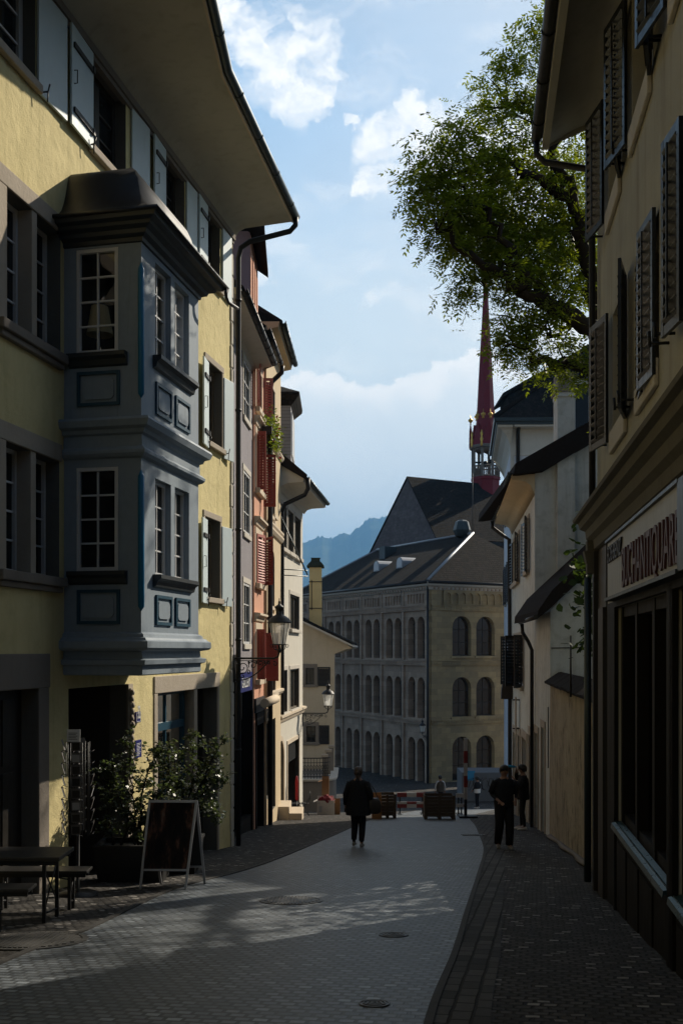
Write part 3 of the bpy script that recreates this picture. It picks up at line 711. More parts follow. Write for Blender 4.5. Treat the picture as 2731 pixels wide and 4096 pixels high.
e2 = (W1-C1); BE = Fac(C1, e2, (e2.y, -e2.x)); wall(mb, BE, 0, e2.length, -.27, 5.7, [], .1)
for zz in (-.27, 5.7): mb.face([(p.x,p.y,zz) for p in (W0,C0,C1,W1)])
bay = mb.build('bay_window', M['bay_paint'], yh)
for i, (a, b, c, d) in enumerate(wF): window(bay, BF, (a,b,c,d), (M['white_paint'], M['bay_dark']), 2, 4, .12, .045, .022, glass=M['glass_clear'] if c > 3 else None)
for i, (a, b, c, d) in enumerate(wS): window(bay, BS, (a,b,c,d), (M['white_paint'], M['bay_dark']), 2, 4, .04, .05, .024, glass=M['glass_clear'] if c > 3 else None)
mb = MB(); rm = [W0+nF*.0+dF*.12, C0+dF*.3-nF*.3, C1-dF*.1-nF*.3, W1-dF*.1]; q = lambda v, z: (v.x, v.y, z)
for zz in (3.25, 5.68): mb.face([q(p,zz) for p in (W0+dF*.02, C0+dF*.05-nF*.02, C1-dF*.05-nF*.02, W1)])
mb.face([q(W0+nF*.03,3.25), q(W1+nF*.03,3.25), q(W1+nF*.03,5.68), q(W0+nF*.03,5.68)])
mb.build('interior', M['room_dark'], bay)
mb = MB()
for i in range(14): mb.box(BF.P, 1.45+i*.03, 1.475+i*.03, 4.0, 5.5, -.42-(i%2)*.02, -.40-(i%2)*.02)
for i in range(6): mb.box(BF.P, .62+i*.03, .645+i*.03, 4.0, 5.5, -.42-(i%2)*.02, -.40-(i%2)*.02)
mb.build('curtain', M['curtain'], bay)
for F_, L in ((BF, pF), (BS, pS)):
    for a, b, c, d in L:
        mb = MB(); g = F_.P
        mb.box(g, a, b, c, c+.045, .002, .03, 1); mb.box(g, a, b, d-.045, d, .002, .03, 1); mb.box(g, a, a+.045, c+.045, d-.045, .002, .03, 1); mb.box(g, b-.045, b, c+.045, d-.045, .002, .03, 1)
        cc = .05; A = [(a+.09+cc,c+.09),(b-.09-cc,c+.09),(b-.09-cc*.4,c+.09+cc*.4),(b-.09,c+.09+cc),(b-.09,d-.09-cc),(b-.09-cc*.4,d-.09-cc*.4),(b-.09-cc,d-.09),(a+.09+cc,d-.09),(a+.09+cc*.4,d-.09-cc*.4),(a+.09,d-.09-cc),(a+.09,c+.09+cc),(a+.09+cc*.4,c+.09+cc*.4)]
        mb.rings([[g(*p,.002) for p in A], [g(*p,.022) for p in A]], 0)
        mb.build('panel', [M['bay_paint'], M['teal_trim']], bay)
for a, b, zz in ((.42,2.02,4.2),(.42,2.02,1.08)):
    mb = MB(); moulding(mb, [BF.P(a,0).xy, BF.P(b,0).xy], [(0,zz-.19),(.05,zz-.17),(.07,zz-.1),(.13,zz-.06),(.13,zz-.005),(0,zz-.003)]); mb.build('sill', M['bay_dark'], bay)
for zz in (4.13,1.1):
    mb = MB(); moulding(mb, [BS.P(.1,0).xy, BS.P(LS-.2,0).xy], [(0,zz-.19),(.04,zz-.17),(.06,zz-.1),(.11,zz-.06),(.11,zz-.005),(0,zz-.003)]); mb.build('sill', M['bay_dark'], bay)
path = [W0, C0, C1, W1]
def band(name, prof, m='bay_paint'):
    mb = MB(); moulding(mb, path, prof); return mb.build(name, M[m], bay)
band('cornice', [(0,5.63),(.03,5.64),(.04,5.69),(.11,5.72),(.13,5.77),(.21,5.80),(.23,5.84),(.32,5.86),(.345,5.92),(0,5.94)], 'bay_dark')
band('moulding', [(0,2.66),(.05,2.68),(.085,2.72),(.09,2.76),(.05,2.80),(.02,2.82),(.015,2.98),(.06,3.0),(.08,3.05),(.15,3.08),(.18,3.16),(.16,3.20),(0,3.24)], 'bay_paint')
band('base_moulding', [(-.4,-.36),(.0,-.355),(.03,-.34),(.03,-.22),(.09,-.20),(.10,-.14),(.03,-.12),(.02,-.02),(.13,.0),(.16,.03),(.16,.12),(.12,.14),(.10,.17),(.06,.18),(.05,.22),(0,.25)], 'bay_paint')
mb = MB(); rs = []
for o, zz in [(.36,5.93),(.355,5.96),(.27,5.99),(.17,6.05),(.08,6.14),(.01,6.27),(-.05,6.43),(-.09,6.58),(-.14,6.70),(-.22,6.78),(-.34,6.83),(-.5,6.85)]:
    P4 = offset_path(path, o); rs.append([Vector((p.x,p.y,zz)) for p in P4])
mb.rings(rs, 0, True, False, closed=False); mb.face(rs[-1]); bay_roof = mb.build('roof', M['copper_dark'], bay)
mb = MB(); P4 = offset_path(path, .37); mb.tube([(p.x,p.y,5.93) for p in P4], .03, 6)
g1 = P4[2]; mb.tube([(g1.x-.02,g1.y-.04,5.92),(g1.x-.02,g1.y-.02,5.78),(g1.x+.0,g1.y+.06,5.72),(g1.x+.12,g1.y+.42,5.74)], .03, 6); mb.build('gutter', M['copper_dark'], bay)
for za, zb in ((3.54,5.26),(.6,2.40)):
    mb = MB(); c = C0; dg = (nF + Vector((BS.n.x, BS.n.y))).normalized()
    mb.rings([[(c.x+dg.x*.0+math.cos(q)*r_, c.y+math.sin(q)*r_, z_) for q in [2*math.pi*j/8 for j in range(8)]] for r_, z_ in ((.005,za-.06),(.045,za),(.045,zb),(.005,zb+.09))], 0, True); mb.build('corner_bead', M['teal_paint'], bay)
# standing lamp seen through the bay's upper window
fl_ = thing('floor_lamp', 'pale conical lamp shade glimpsed behind the upper bay window panes', 'lamp', at(400,1284,14.35)+Vector((0,0,-1.46)))
c = at(400,1284,14.35); mb = MB(); mb.lathe(c, [(.19,-.2),(.12,.2)], 28, 0, True, False); mb.build('lamp_shade', M['shade_cloth'], fl_, recalc=False)
mb = MB(); mb.lathe(c, [(.13,-1.46),(.13,-1.43),(.015,-1.41),(.015,.12)], 14); mb.build('stand', M['iron'], fl_)
t_ = thing('ceiling_tube', 'thin white strip light glowing inside the dark shop entrance', 'lamp', FY.P(U(425), -.95, -1.1))
mb = MB(); a_ = FY.P(U(400), FY.z(400,2829,-1.0), -1.0); b_ = FY.P(U(448), FY.z(448,2826,-1.0), -1.0); mb.tube([a_, b_], .010, 8); mb.build('tube', M['tube_white'], t_)
mb = MB(); mb.tube([a_+Vector((0,0,.02)), b_+Vector((0,0,.02))], .012, 6); mb.build('fitting', M['iron'], t_)
# signs on the yellow house
def plate(F, pl, pr, pt, pb, name, label, mat, n=.04):
    a, b, c, d = F.rect(pl, pr, pt, pb, n); o = F.P((a+b)/2, c, n)
    t = thing(name, label, 'sign', o); mb = MB(); mb.box(F.P, a, b, c, d, n-.02, n+.012)
    mb.build('plate', mat, t, bevel=.004); return t, (a, b, c, d)
t, r = plate(FY, 543, 562, 2847, 2890, 'house_number_sign', 'small blue enamel house number plate reading 32 beside shop entrance', M['sign_blue'])
text('numerals', '32', .30, .006, M['sign_white'], lambda x, y, d: FY.P(r[0]+.045+x, r[2]+.07+y, .056+d), t, sx=(r[1]-r[0]-.07)/.33)
mb = MB(); bx = lambda a,b,c,d: mb.box(FY.P, a,b,c,d,.052,.056)
bx(r[0]+.015,r[1]-.015,r[2]+.015,r[2]+.022); bx(r[0]+.015,r[1]-.015,r[3]-.022,r[3]-.015); bx(r[0]+.015,r[0]+.025,r[2]+.02,r[3]-.02); bx(r[1]-.025,r[1]-.015,r[2]+.02,r[3]-.02); mb.build('border', M['sign_white'], t)
t, r = plate(FY, 541, 565, 2960, 3030, 'information_sign', 'blue information plate with small white writing half hidden by shrub', M['sign_blue'])
mb = MB()
for i in range(9): mb.box(FY.P, r[0]+.04, r[1]-.04-.06*((i*7)%3)/2, r[3]-.06-i*.024, r[3]-.052-i*.024, .052, .055)
mb.build('print', M['sign_white'], t)

# grey house
FG = Fac((-2.75,22), (.05,1), (1,-.05)); V = FG.u; um = lambda Y: (Y-22)*1.00125
gh = thing('grey_house', 'narrow grey roughcast house with shopfront between yellow and pink houses', 'house', (-4,25,gz(25)))
gw = [FG.rect(972,998,a,b) for a, b in ((1458,1678),(1893,2136),(2335,2576))]
gsh = (um(22.4), V(1007), -5.4, FG.z(990,2690))
mb = MB(); wall(mb, FG, 0, um(27.7), -7.5, 7.75, gw+[gsh], .12); shell(mb, FG, 0, um(27.7), -7.5, 7.75, 6); mb.build('wall', M['grey_render'], gh)
for h in gw: window(gh, FG, h, (M['white_paint'], M['pale_stone']), 2, 3, .03, .06, .03, (.06,.14,.06), .12)
mb = MB(); a, b, c, d = gsh
mb.box(FG.P, a, b, c, d, -.5, -.45)
for x in (a, a+(b-a)*.5, b-.12): mb.box(FG.P, x, x+.12, c, d-.02, -.3, .04)
mb.box(FG.P, a+.12, b-.12, c, c+.9, -.25, .0); mb.build('shopfront', M['shop_wood'], gh)
mb = MB(); mb.face([FG.P(a+.1,c+.9,-.2),FG.P(b-.1,c+.9,-.2),FG.P(b-.1,d,-.2),FG.P(a+.1,d,-.2)]); mb.build('shop_window', M['glass'], gh)
gp = [(-2.16,22.1),(-1.87,27.85)]
mb = MB(); mb.rings([[Vector((wx,y,7.7)), Vector((wx+.1,y,7.84)), Vector((gx-.1,y,7.88)), Vector((gx-.06,y,7.88)), Vector((gx-.06,y,8.02)), Vector((wx,y,8.02))] for (gx, y), wx in zip(gp, (-2.75,-2.46))], 0, False, True); mb.build('soffit', M['pale_stone'], gh)
gutter('gutter', gh, [(x,y,8.0) for x, y in gp], .09, M['iron'], .6)
mb = MB(); mb.rings([[(gx-.1,y,8.0),(gx,y,8.04),(gx-4,y,11.2),(gx-4.1,y,11.0)] for gx, y in gp], 0, False, True); mb.build('roof', M['tile_street'], gh)
a, b, c, d = FG.rect(960, 1008, 2690, 2766, .12); t = thing('gallery_sign', 'deep blue fascia board with white gallery lettering above the dark shopfront', 'sign', FG.P((a+b)/2, c, .1))
mb = MB(); mb.box(FG.P, a, b, c, d, .01, .13); mb.build('board', M['sign_blue'], t, bevel=.01)
text('lettering', 'GALLERY', .34, .01, M['sign_white'], lambda x, y, q: FG.P(b-1.95+x, c+.12+y, .14+q), t, sx=1.05)

# pink house
pk = thing('pink_house', 'narrow pink house with bright red louvred shutters and pale stone sills', 'house', (-4,28.8,gz(28.8)))
FP = Fac(FG.P(um(27.7),0,.05).xy, (.05,1), (1,-.05)); pe = 2.2
pw = [(.3,1.5,FP.z(1030,b),FP.z(1030,a)) for a, b in ((1480,1640),(1745,1960),(2140,2335),(2518,2716))]
psh = (.25,1.95,-6.2,FP.z(1030,2850))
mb = MB(); wall(mb, FP, 0, pe, -8, 8.45, pw+[psh], .22); shell(mb, FP, 0, pe, -8, 8.45, 6); mb.build('wall', M['pink_plaster'], pk)
for h in pw: window(pk, FP, h, (M['wood_frame'], M['sill_stone']), 2, 3, .18, .06, .03, (.1,.15,.14), .15)
for h in pw[1:]:
    mb = MB(); zz = h[3]+.22; moulding(mb, [FP.P(h[0]-.25,0).xy, FP.P(h[1]+.3,0).xy], [(0,zz),(.05,zz+.02),(.08,zz+.12),(.17,zz+.17),(.17,zz+.23),(0,zz+.25)]); mb.build('lintel', M['sill_stone'], pk)
rs_ = M['red_shutter']
shutter(pk, FP, .22, pw[0][2], pw[0][3], .5, 165, -1, M['rose_shutter']); shutter(pk, FP, 1.52, pw[0][2], pw[0][3], .28, 95, 1, M['rose_shutter'])
shutter(pk, FP, .26, pw[1][2]-.05, pw[1][3]+.05, .24, 92, -1, rs_); shutter(pk, FP, 1.56, pw[1][2]-.35, pw[1][3]-.35, .36, 92, 1, rs_)
shutter(pk, FP, .3, pw[2][2], pw[2][3], .6, 14, -1, M['rose_shutter']); shutter(pk, FP, 1.5, pw[2][2], pw[2][3], .55, 35, 1, rs_)
shutter(pk, FP, .26, pw[3][2], pw[3][3], .22, 95, -1, rs_); shutter(pk, FP, 1.56, pw[3][2]-.08, pw[3][3]-.08, .44, 92, 1, rs_)
mb = MB(); a, b, c, d = psh; mb.box(FP.P, a, b, c, d, -.6, -.5); mb.box(FP.P, a, a+.14, c, d, -.2, .03); mb.box(FP.P, b-.14, b, c, d, -.2, .03); mb.box(FP.P, a, b, d-.35, d, -.2, .05); mb.box(FP.P, a, b, c, c+.7, -.2, .02); mb.build('shopfront', M['shop_wood'], pk)
mb = MB(); mb.box(FP.P, .0, 1.9, d+.02, d+.42, .0, .06); sg = mb.build('fascia', M['sign_black'], pk)
text('lettering', 'CAFE', .3, .01, M['dark_stone'], lambda x, y, q: FP.P(.3+x, d+.1+y, .066+q), sg, sx=1.3) if False else None
gp = [(-1.98,26.7),(-1.83,30.0)]
gutter('gutter', pk, [(x,y,8.62) for x, y in gp], .09, M['iron'], .6)
mb = MB(); mb.rings([[(gx-.65,y,8.35),(gx-.1,y,8.55),(gx-.02,y,8.66),(gx-1.5,y,9.7),(gx-1.7,y,9.5)] for gx, y in gp], 0, False, True); mb.build('roof', M['tile_street'], pk)
mb = MB(); mb.box(I3, -5.5,-2.42, 26.5,28.7, 7.9,11.1, 0); mb.box(I3, -2.42,-2.40, 26.52,28.7, 8.5,11.0, 1)
for y in (26.9,27.5,28.1): mb.box(I3, -2.40,-2.37, y,y+.34, 8.9,10.5, 1)
dm = mb.build('dormer', [M['pink_plaster_shaded'], M['pink_plaster']], pk)  # side wall painted as if in shade, street face as if lit
mb = MB(); mb.slab([(-1.98,25.75,10.95),(-2.12,29.0,10.95),(-6,29.0,13.6),(-6,25.75,13.6)], .16); mb.build('dormer_roof', M['verge_wood'], dm)
mb = MB(); mb.tube([(-2.28,26.3,8.35),(-2.31,26.32,8.1),(-2.38,26.2,7.95)], .09, 8); mb.build('gutter_outlet', M['steel'], pk)

# cream house
ch = thing('cream_house', 'cream house with carved stone window frames and a flower box', 'house', (-3.6,31.8,gz(31.8)))
FC = Fac(FP.P(pe,0,.06).xy, (.05,1), (1,-.05)); ce = 3.9
cw = [FC.rect(a, b, c, d) + e for a, b, c, d, e in ((1070,1082,1560,1690,()),(1086,1097,1560,1690,()),(1074,1083,1935,2062,()),(1087,1097,1935,2062,()),(1074,1084,2205,2425,('arch',)),(1088,1098,2205,2425,('arch',)),(1069,1082,2715,2770,()),(1085,1100,2715,2770,()))]
csh = [FC.rect(1066,1083,2890,3190), FC.rect(1086,1102,2875,3235)]
mb = MB(); wall(mb, FC, 0, ce, -8.5, 9.5, cw+csh, .12, 0, 0, False, 1); shell(mb, FC, 0, ce, -8.5, 9.5, 6); mb.build('wall', [M['cream_plaster'], M['cornice_and_dark_reveal']], ch)  # reveals coloured dark to paint in the shade of the openings
for h in cw: window(ch, FC, h, (M['wood_frame'], M['sill_stone']), 1, 2, .08, .05, .03, (.08,.12,.12), None if len(h) > 4 else .09)
for h, nm in ((csh[0],'shop_window'), (csh[1],'door')):
    mb = MB(); a, b, c, d = h; mb.box(FC.P, a, b, c, d, -.3, -.2); mb.box(FC.P, a+.08, b-.08, c+.9, d-.1, -.2, -.19, 1); mb.build(nm, [M['shop_wood'], M['glass']], ch)
for zz in (FC.z(1085,1790), FC.z(1085,2120), FC.z(1085,2140), FC.z(1085,2480), FC.z(1085,2790)):
    mb = MB(); moulding(mb, [FC.P(.25,0).xy, FC.P(ce,0).xy], [(0,zz),(.06,zz+.03),(.12,zz+.12),(.12,zz+.18),(0,zz+.2)]); mb.build('string_course', M['sill_stone'], ch)
for pt, pb in ((1815,1905),(2070,2115)):
    for pl, pr in ((1073,1083),(1087,1097)):
        a, b, c, d = FC.rect(pl, pr, pt, pb); mb = MB(); mb.box(FC.P, a, b, c, d, .0, .05); mb.box(FC.P, a+.12, b-.12, c+.12, d-.12, .05, .09); mb.build('panel', M['sill_stone'], ch, bevel=.01)
gp = [(-1.72,29.4),(-1.56,33.9)]
gutter('gutter', ch, [(x,y,9.68) for x, y in gp], .09, M['zinc'], .6)
mb = MB(); mb.rings([[(gx-.72,y,9.2),(gx-.5,y,9.42),(gx-.14,y,9.5),(gx-.1,y,9.66),(gx-.7,y,9.66)] for gx, y in gp], 0, False, True); mb.build('soffit', M['cream_plaster'], ch)
mb = MB(); mb.rings([[(gx-.12,y,9.66),(gx-.02,y,9.7),(gx-4,y,12.2),(gx-4.2,y,12.0)] for gx, y in gp], 0, False, True); mb.build('roof', M['tile_street'], ch)
mb = MB(); p0 = FC.P(.16,0,.10)
mb.tube([(-1.78,30.05,8.55),(-1.80,30.1,8.35),(-2.1,30.2,8.1),(p0.x,p0.y,7.8),(p0.x,p0.y,4),(p0.x,p0.y,0),(p0.x,p0.y,gz(p0.y)-.05)], .075, 8); mb.build('downpipe', M['iron'], ch)
mb = MB(); a, b, c, d = FC.rect(1066,1110,2790,2818,.3); mb.tube([FC.P(a,c+.1,.25), FC.P(b,c+.1,.25)], .13, 10); mb.build('rolled_awning', M['sill_stone'], ch)
a, b, c, d = FC.rect(1066,1086,2833,2880,.05); t = thing('shop_sign', 'pale narrow shop board with black capital letters below rolled awning', 'sign', FC.P((a+b)/2, c, .05))
mb = MB(); mb.box(FC.P, a, b, c, d, .01, .06); mb.build('board', M['sill_stone'], t)
text('lettering', 'ANTIK', .3, .01, M['sign_black'], lambda x, y, q: FC.P(a+.1+x, c+.06+y, .066+q), t, sx=.75*(b-a)/1.0*.8) if False else None
mb = MB()
for i in range(7): mb.box(FC.P, a+.08+i*(b-a-.16)/7, a+.08+(i+.6)*(b-a-.16)/7, c+.08, d-.08, .06, .066)
mb.build('lettering', M['sign_black'], t)

# white house
FW = Fac((-2.16,33.8), (.1,1), (1,-.1)); we = 6.15
wh = thing('white_house', 'white house with broad overhanging eaves, arched doorway and three dark upper windows', 'house', (-3,37,gz(37)))
ww = [FW.rect(a, b, c, d) for a, b, c, d in ((1124,1145,2030,2200),(1151,1172,2045,2212),(1178,1200,2066,2228))]
zlo, zhi = FW.z(1176,2518), FW.z(1176,2382)
wl = [(FW.u(a), FW.u(b), zlo, zhi) for a, b in ((1121,1131),(1158,1195))]
zlo, zhi = FW.z(1176,2834), FW.z(1176,2676)
wm = [(FW.u(a), FW.u(b), zlo, zhi) for a, b in ((1122,1147),(1158,1194))]
wa = FW.rect(1110,1134,2962,3225) + ('arch',)
wsx = (FW.u(1147), FW.u(1196), -6.4, FW.z(1172,2965))
z0_, z1_ = min(h[2] for h in ww), max(h[3] for h in ww); ww = [(a,b,z0_+.05,z1_-.05) for a,b,_,_ in ww]
mb = MB(); wall(mb, FW, 0, we, -9, 5.7, ww+wl+wm+[wa,wsx], .16, 0, 0, False, 1); shell(mb, FW, 0, we, -9, 5.7, 7); mb.build('wall', [M['white_plaster'], M['cornice_and_dark_reveal']], wh)  # white reveals swapped for a dark colour that stands for their shade
for h in ww: window(wh, FW, h, (M['wood_frame'], M['pale_stone']), 1, 1, .12, .05, .03, (.12,.14,.13), .1)
for h in wl+wm: window(wh, FW, h, (M['wood_frame'], M['pale_stone']), 3, 1, .10, .05, .05, (.1,.12,.12), .12)
mb = MB(); zz = wm[0][2]-.32; moulding(mb, [FW.P(.0,0).xy, FW.P(we+.05,0).xy], [(0,zz),(.05,zz+.03),(.10,zz+.14),(.16,zz+.2),(.16,zz+.28),(0,zz+.3)]); mb.build('string_course', M['sill_stone'], wh)
mb = MB(); A = arc(wa[0],wa[1],wa[3]); B = arc(wa[0]-.16,wa[1]+.16,wa[3]+.16); A = [(wa[0],wa[2])]+A+[(wa[1],wa[2])]; B = [(wa[0]-.16,wa[2])]+B+[(wa[1]+.16,wa[2])]
mb.rings([[FW.P(*p,.03),FW.P(*q,.03),FW.P(*q,-.01),FW.P(*p,-.01)] for p, q in zip(A,B)], 0, False, True); mb.build('arch_surround', M['sill_stone'], wh)
mb = MB(); mb.face([FW.P(*p,-.155) for p in A]); mb.build('door', M['beige_plaster'], wh)
mb = MB(); a, b, c, d = wsx; mb.box(FW.P, a, b, c, d, -.5, -.4); mb.box(FW.P, a, b, d-.75, d-.05, -.25, -.1); mb.box(FW.P, a+.08, (a+b)/2-.1, c+.5, d-.8, -.3, -.26, 1); mb.box(FW.P, a, b, c, c+.45, -.3, -.2); mb.build('shopfront', [M['shop_wood'], M['glass']], wh)
mb = MB()
for x in (a, b-.1): mb.box(FW.P, x, x+.1, c, d, -.02, .03)
mb.box(FW.P, a, b, d, d+.14, -.02, .034); mb.build('shop_surround', M['sill_stone'], wh)
gp = [(-1.20,34.0),(-.55,40.25)]
mb = MB(); mb.rings([[Vector((wx,y,5.45)), Vector((wx+.12,y,5.62)), Vector((wx+.3,y,5.68)), Vector((gx-.1,y,5.72)), Vector((gx-.06,y,5.9)), Vector((wx,y,6.7))] for (gx, y), wx in zip(gp, (-2.12,-1.5))], 0, False, True); mb.build('soffit', M['white_plaster'], wh)
gutter('gutter', wh, [(x,y,5.9) for x, y in gp], .09, M['zinc'], .45)
mb = MB(); mb.rings([[(gx-.1,y,5.9),(gx,y,5.94),(gx-1.4,y,7.0),(gx-4,y,9.0),(gx-4.1,y,8.8)] for gx, y in gp], 0, False, True); mb.build('roof', M['tile_street'], wh)
mb = MB(); mb.rings([[(-1.19,33.97,5.78),(-1.16,33.97,5.95),(-2.7,33.97,7.25),(-2.7,33.97,6.65)],[(-1.19,33.92,5.78),(-1.16,33.92,5.95),(-2.7,33.92,7.25),(-2.7,33.92,6.65)]], 0, False, True); mb.build('verge_board', M['verge_wood'], wh)
mb = MB(); p0 = FW.P(.35,0,.1); mb.tube([(-1.14,34.1,5.85),(-1.14,34.12,5.5),(-1.25,34.15,5.3),(p0.x+.1,p0.y,4.98),(p0.x,p0.y,4.7),(p0.x,p0.y,0),(p0.x,p0.y,-2.2)], .075, 8); mb.build('downpipe', M['iron'], wh)
mb = MB(); D = lambda x, y, z: Vector((x,y,z)); mb.box(D, -3.6,-1.80, 35.6,37.8, 6.4,8.75)
dm = mb.build('dormer', M['siding'], wh)
mb = MB(); mb.box(D, -1.80,-1.76, 35.75,37.65, 7.0,8.5); mb.build('dormer_window', M['white_paint'], dm)
mb = MB(); mb.rings([[(x0,y0,z),(x1,y0,z),(x1,y1,z),(x0,y1,z)] for x0,x1,y0,y1,z in ((-4,-1.78,35.58,37.82,8.7),(-4,-1.5,35.3,38.1,9.0),(-4,-1.48,35.28,38.12,9.12),(-4,-2.3,36.1,37.3,9.55),(-4,-2.9,36.5,36.9,9.95))], 0, False, True); mb.build('dormer_roof', M['tile_across'], dm)
mb = MB(); mb.tube([FW.P(.2,4.6,.05), FW.P(.9,2.6,.9)], .025, 6)
for z_ in (2.55,2.75): mb.tube([FW.P(.15,z_,.0), FW.P(.95,z_,.9)], .018, 6)
mb.build('awning_bracket', M['zinc'], wh)

# small gable house at the bend
sg = thing('gable_house', 'pale beige gable house with one dark shutter beside each small window', 'house', (-2,50,gz(50)))
FS = Fac((-2.9,48.1), (1,-.04), (-.04,-1)); hr = [FS.rect(1222,1256,2672,2738), FS.rect(1224,1262,2905,2970)]
ur = FS.u(1338)
mb = MB(); wall(mb, FS, -3, ur, -10, .55, hr, .25); mb.face([FS.P(-3,.55), FS.P(ur,.55), FS.P(ur,.75), FS.P(-3,3.2)])
mb.face([FS.P(ur,-10), FS.P(ur,.75), FS.P(ur-1.2,1.3,-9), FS.P(ur-1.2,-10,-9)]); mb.build('wall', M['beige_plaster'], sg)
for h in hr: window(sg, FS, h, (M['dark_wood'], M['dark_stone']), 2, 3, .2, .05, .03, (.2,.12,.08), .16)
for h, q in zip(hr, (.62,.50)): shutter(sg, FS, h[1]+.16, h[2]-.08, h[3]+.05, q, 180, 1, M['black_shutter'], 'louvre', .03, None, .06)
mb = MB(); P = FS.P; mb.slab([P(ur+.85,.22,.45), P(ur+.85,.22,-9), P(-3,3.38,-9), P(-3,3.38,.45)], -.16); mb.build('roof', M['tile_across'], sg)
mb = MB(); mb.slab([P(ur+.9,.14,.5), P(ur+.9,.14,-9), P(-3,3.28,-9), P(-3,3.28,.5)], -.09); mb.build('verge', M['pale_stone'], sg)
mb = MB(); mb.rings([[P(ur,-.18,n_), P(ur+.6,.06,n_), P(ur+.84,.08,n_), P(ur,.72,n_)] for n_ in (.02,-9)], 0, False, True); mb.build('soffit', M['beige_plaster'], sg)
mb = MB(); a, b = at(1237,2500,49.8).x, at(1286,2500,49.8).x; mb.box(I3, a, b, 49.8, 50.5, -.2, at(0,2268,49.8).z); cz = at(0,2268,49.8).z
cn = mb.build('chimney', M['chimney_plaster_sunlit'], sg)
mb = MB(); mb.rings([[(a-q,49.8-q,z),(b+q,49.8-q,z),(b+q,50.5+q,z),(a-q,50.5+q,z)] for q, z in ((.0,cz-.02),(.12,cz),(.12,cz+.06),(.02,cz+.2),(-.08,cz+.3),(-.1,cz+.45),(-.07,cz+.47))], 0, False, True); mb.build('chimney_cap', M['moss'], cn)
mb = MB()
for py in (2327,2433):
    z = at(0,py,49.8).z; mb.box(I3, a-.02,b+.02, 49.77,50.52, z-.02,z+.02)
mb.box(I3, a+.1,a+.135, 49.77,49.8, at(0,2440,49.8).z, at(0,2320,49.8).z); mb.build('iron_strap', M['iron'], cn)
# ---------------------------------------------------------------- the stone school with arcades, and the chapel behind it
SB = (6.56,75.0)
sch = thing('stone_school', 'large stone building with rows of round-arched windows and a hipped tile roof', 'school', (4,85,gz(85)))
FL = Fac(SB, (-.475,.88), (-.88,-.475)); FR = Fac(SB, (.88,.475), (.475,-.88))
ZR = [(-.65,2.54),(-5.2,-2.07),(-10.2,-6.7)]; NB = 7; BW = 3.33
hl_, fr_ = [], []
for k in range(NB):
    u = .12 + BW*k
    for c, d in ZR: hl_ += [(u+.5, u+1.5, c, d, 'arch'), (u+1.82, u+2.82, c, d, 'arch')]
    for j in range(6): fr_.append((u+.36+.42*j, u+.68+.42*j, 3.55, 4.28, 'arch'))
mb = MB(); wall(mb, FL, 0, NB*BW+.4, -14, 4.9, hl_, .55, 0); 
for h in fr_: pass
mb.build('wall', M['ashlar_left'], sch)
mb = MB()                                        # arcade frieze: a skin with small blind arches
wall(mb, FL, .02, NB*BW+.3, 3.4, 4.5, fr_, .14, 0, .10, True, None, 1); mb.build('arcade_frieze', [M['ashlar_left'], M['room_dark']], sch)  # arch backs painted near-black, standing for the shade inside them
for h in hl_:
    mb = MB(); a, b, c, d = h[:4]; A = [(a,c)]+arc(a,b,d)+[(b,c)]; mb.face([FL.P(*p,-.54) for p in A]); 
    w_ = mb.build('window', M['church_glass'], sch)
    mb = MB(); mb.box(FL.P, (a+b)/2-.04, (a+b)/2+.04, c, d-.02, -.53, -.48); mb.box(FL.P, a, b, d-.62, d-.54, -.53, -.48); mb.box(FL.P, a, b, (c+d)/2-.35, (c+d)/2-.28, -.53, -.48); mb.build('frame', M['dark_wood'], w_)
for k in range(NB+1):
    mb = MB(); mb.box(FL.P, .05+BW*k, .33+BW*k, -14, 4.5, -.02, .16); mb.build('pilaster', M['ashlar_left'], sch)
for k in range(1, NB):
    mb = MB(); mb.tube([FL.P(.36+BW*k,4.6,.12), FL.P(.36+BW*k,-12,.12)], .055, 6); mb.build('downpipe', M['iron'], sch)
def course(z, dz, o, F, u0, u1, m, dent=True, name='string_course'):
    mb = MB(); mb.box(F.P, u0, u1, z-.05, z+dz, -.02, o); mb.box(F.P, u0, u1, z+dz, z+dz+.08, -.02, o+.05)
    if dent:
        u = u0+.05
        while u < u1-.1: mb.box(F.P, u, u+.12, z+.05, z+dz-.05, o, o+.035); u += .22
    mb.build(name, M[m], sch)
for z in (3.05,-1.12,-5.62): course(z, .28, .19, FL, .0, NB*BW, 'ashlar_left')
mb = MB(); mb.tube([FL.P(-.02,4.8,.14), FL.P(-.02,-12,.14)], .085, 8); mb.build('downpipe', M['iron'], sch)
RW = 14; wr = [(a, b, c, d, 'arch') for a, b in ((2.1,3.85),(4.32,6.07),(8.2,9.9),(10.4,12.1)) for c, d in ((-.45,2.6),(-5.1,-2.06),(-10,-6.6))]
fr2 = [(1.35+.68*j, 1.89+.68*j, 3.5, 4.35, 'arch') for j in range(16)]
mb = MB(); wall(mb, FR, 0, RW, -14, 4.9, wr, .5, 0); mb.build('wall', M['ashlar_right'], sch)
mb = MB(); wall(mb, FR, 1.2, 12.4, 3.45, 4.55, fr2, .2, 0, .16, True); mb.build('arcade_frieze', M['ashlar_right'], sch)
for h in wr:
    a, b, c, d = h[:4]; window(sch, FR, h, (M['dark_wood'], M['ashlar_right']), 2, 3, .42, .09, .05, (.15,.18,.12), glass=M['church_glass'])
for z in (3.05,-1.12,-5.62): course(z, .28, .10, FR, .14, RW, 'ashlar_right')
for u in (.14,12.6):
    mb = MB(); mb.box(FR.P, u, u+.95, -14, 4.55, -.02, .07); mb.build('pilaster', M['ashlar_right'], sch)
far = FL.P(NB*BW+.4, 0).xy; eastw = FR.P(RW,0).xy
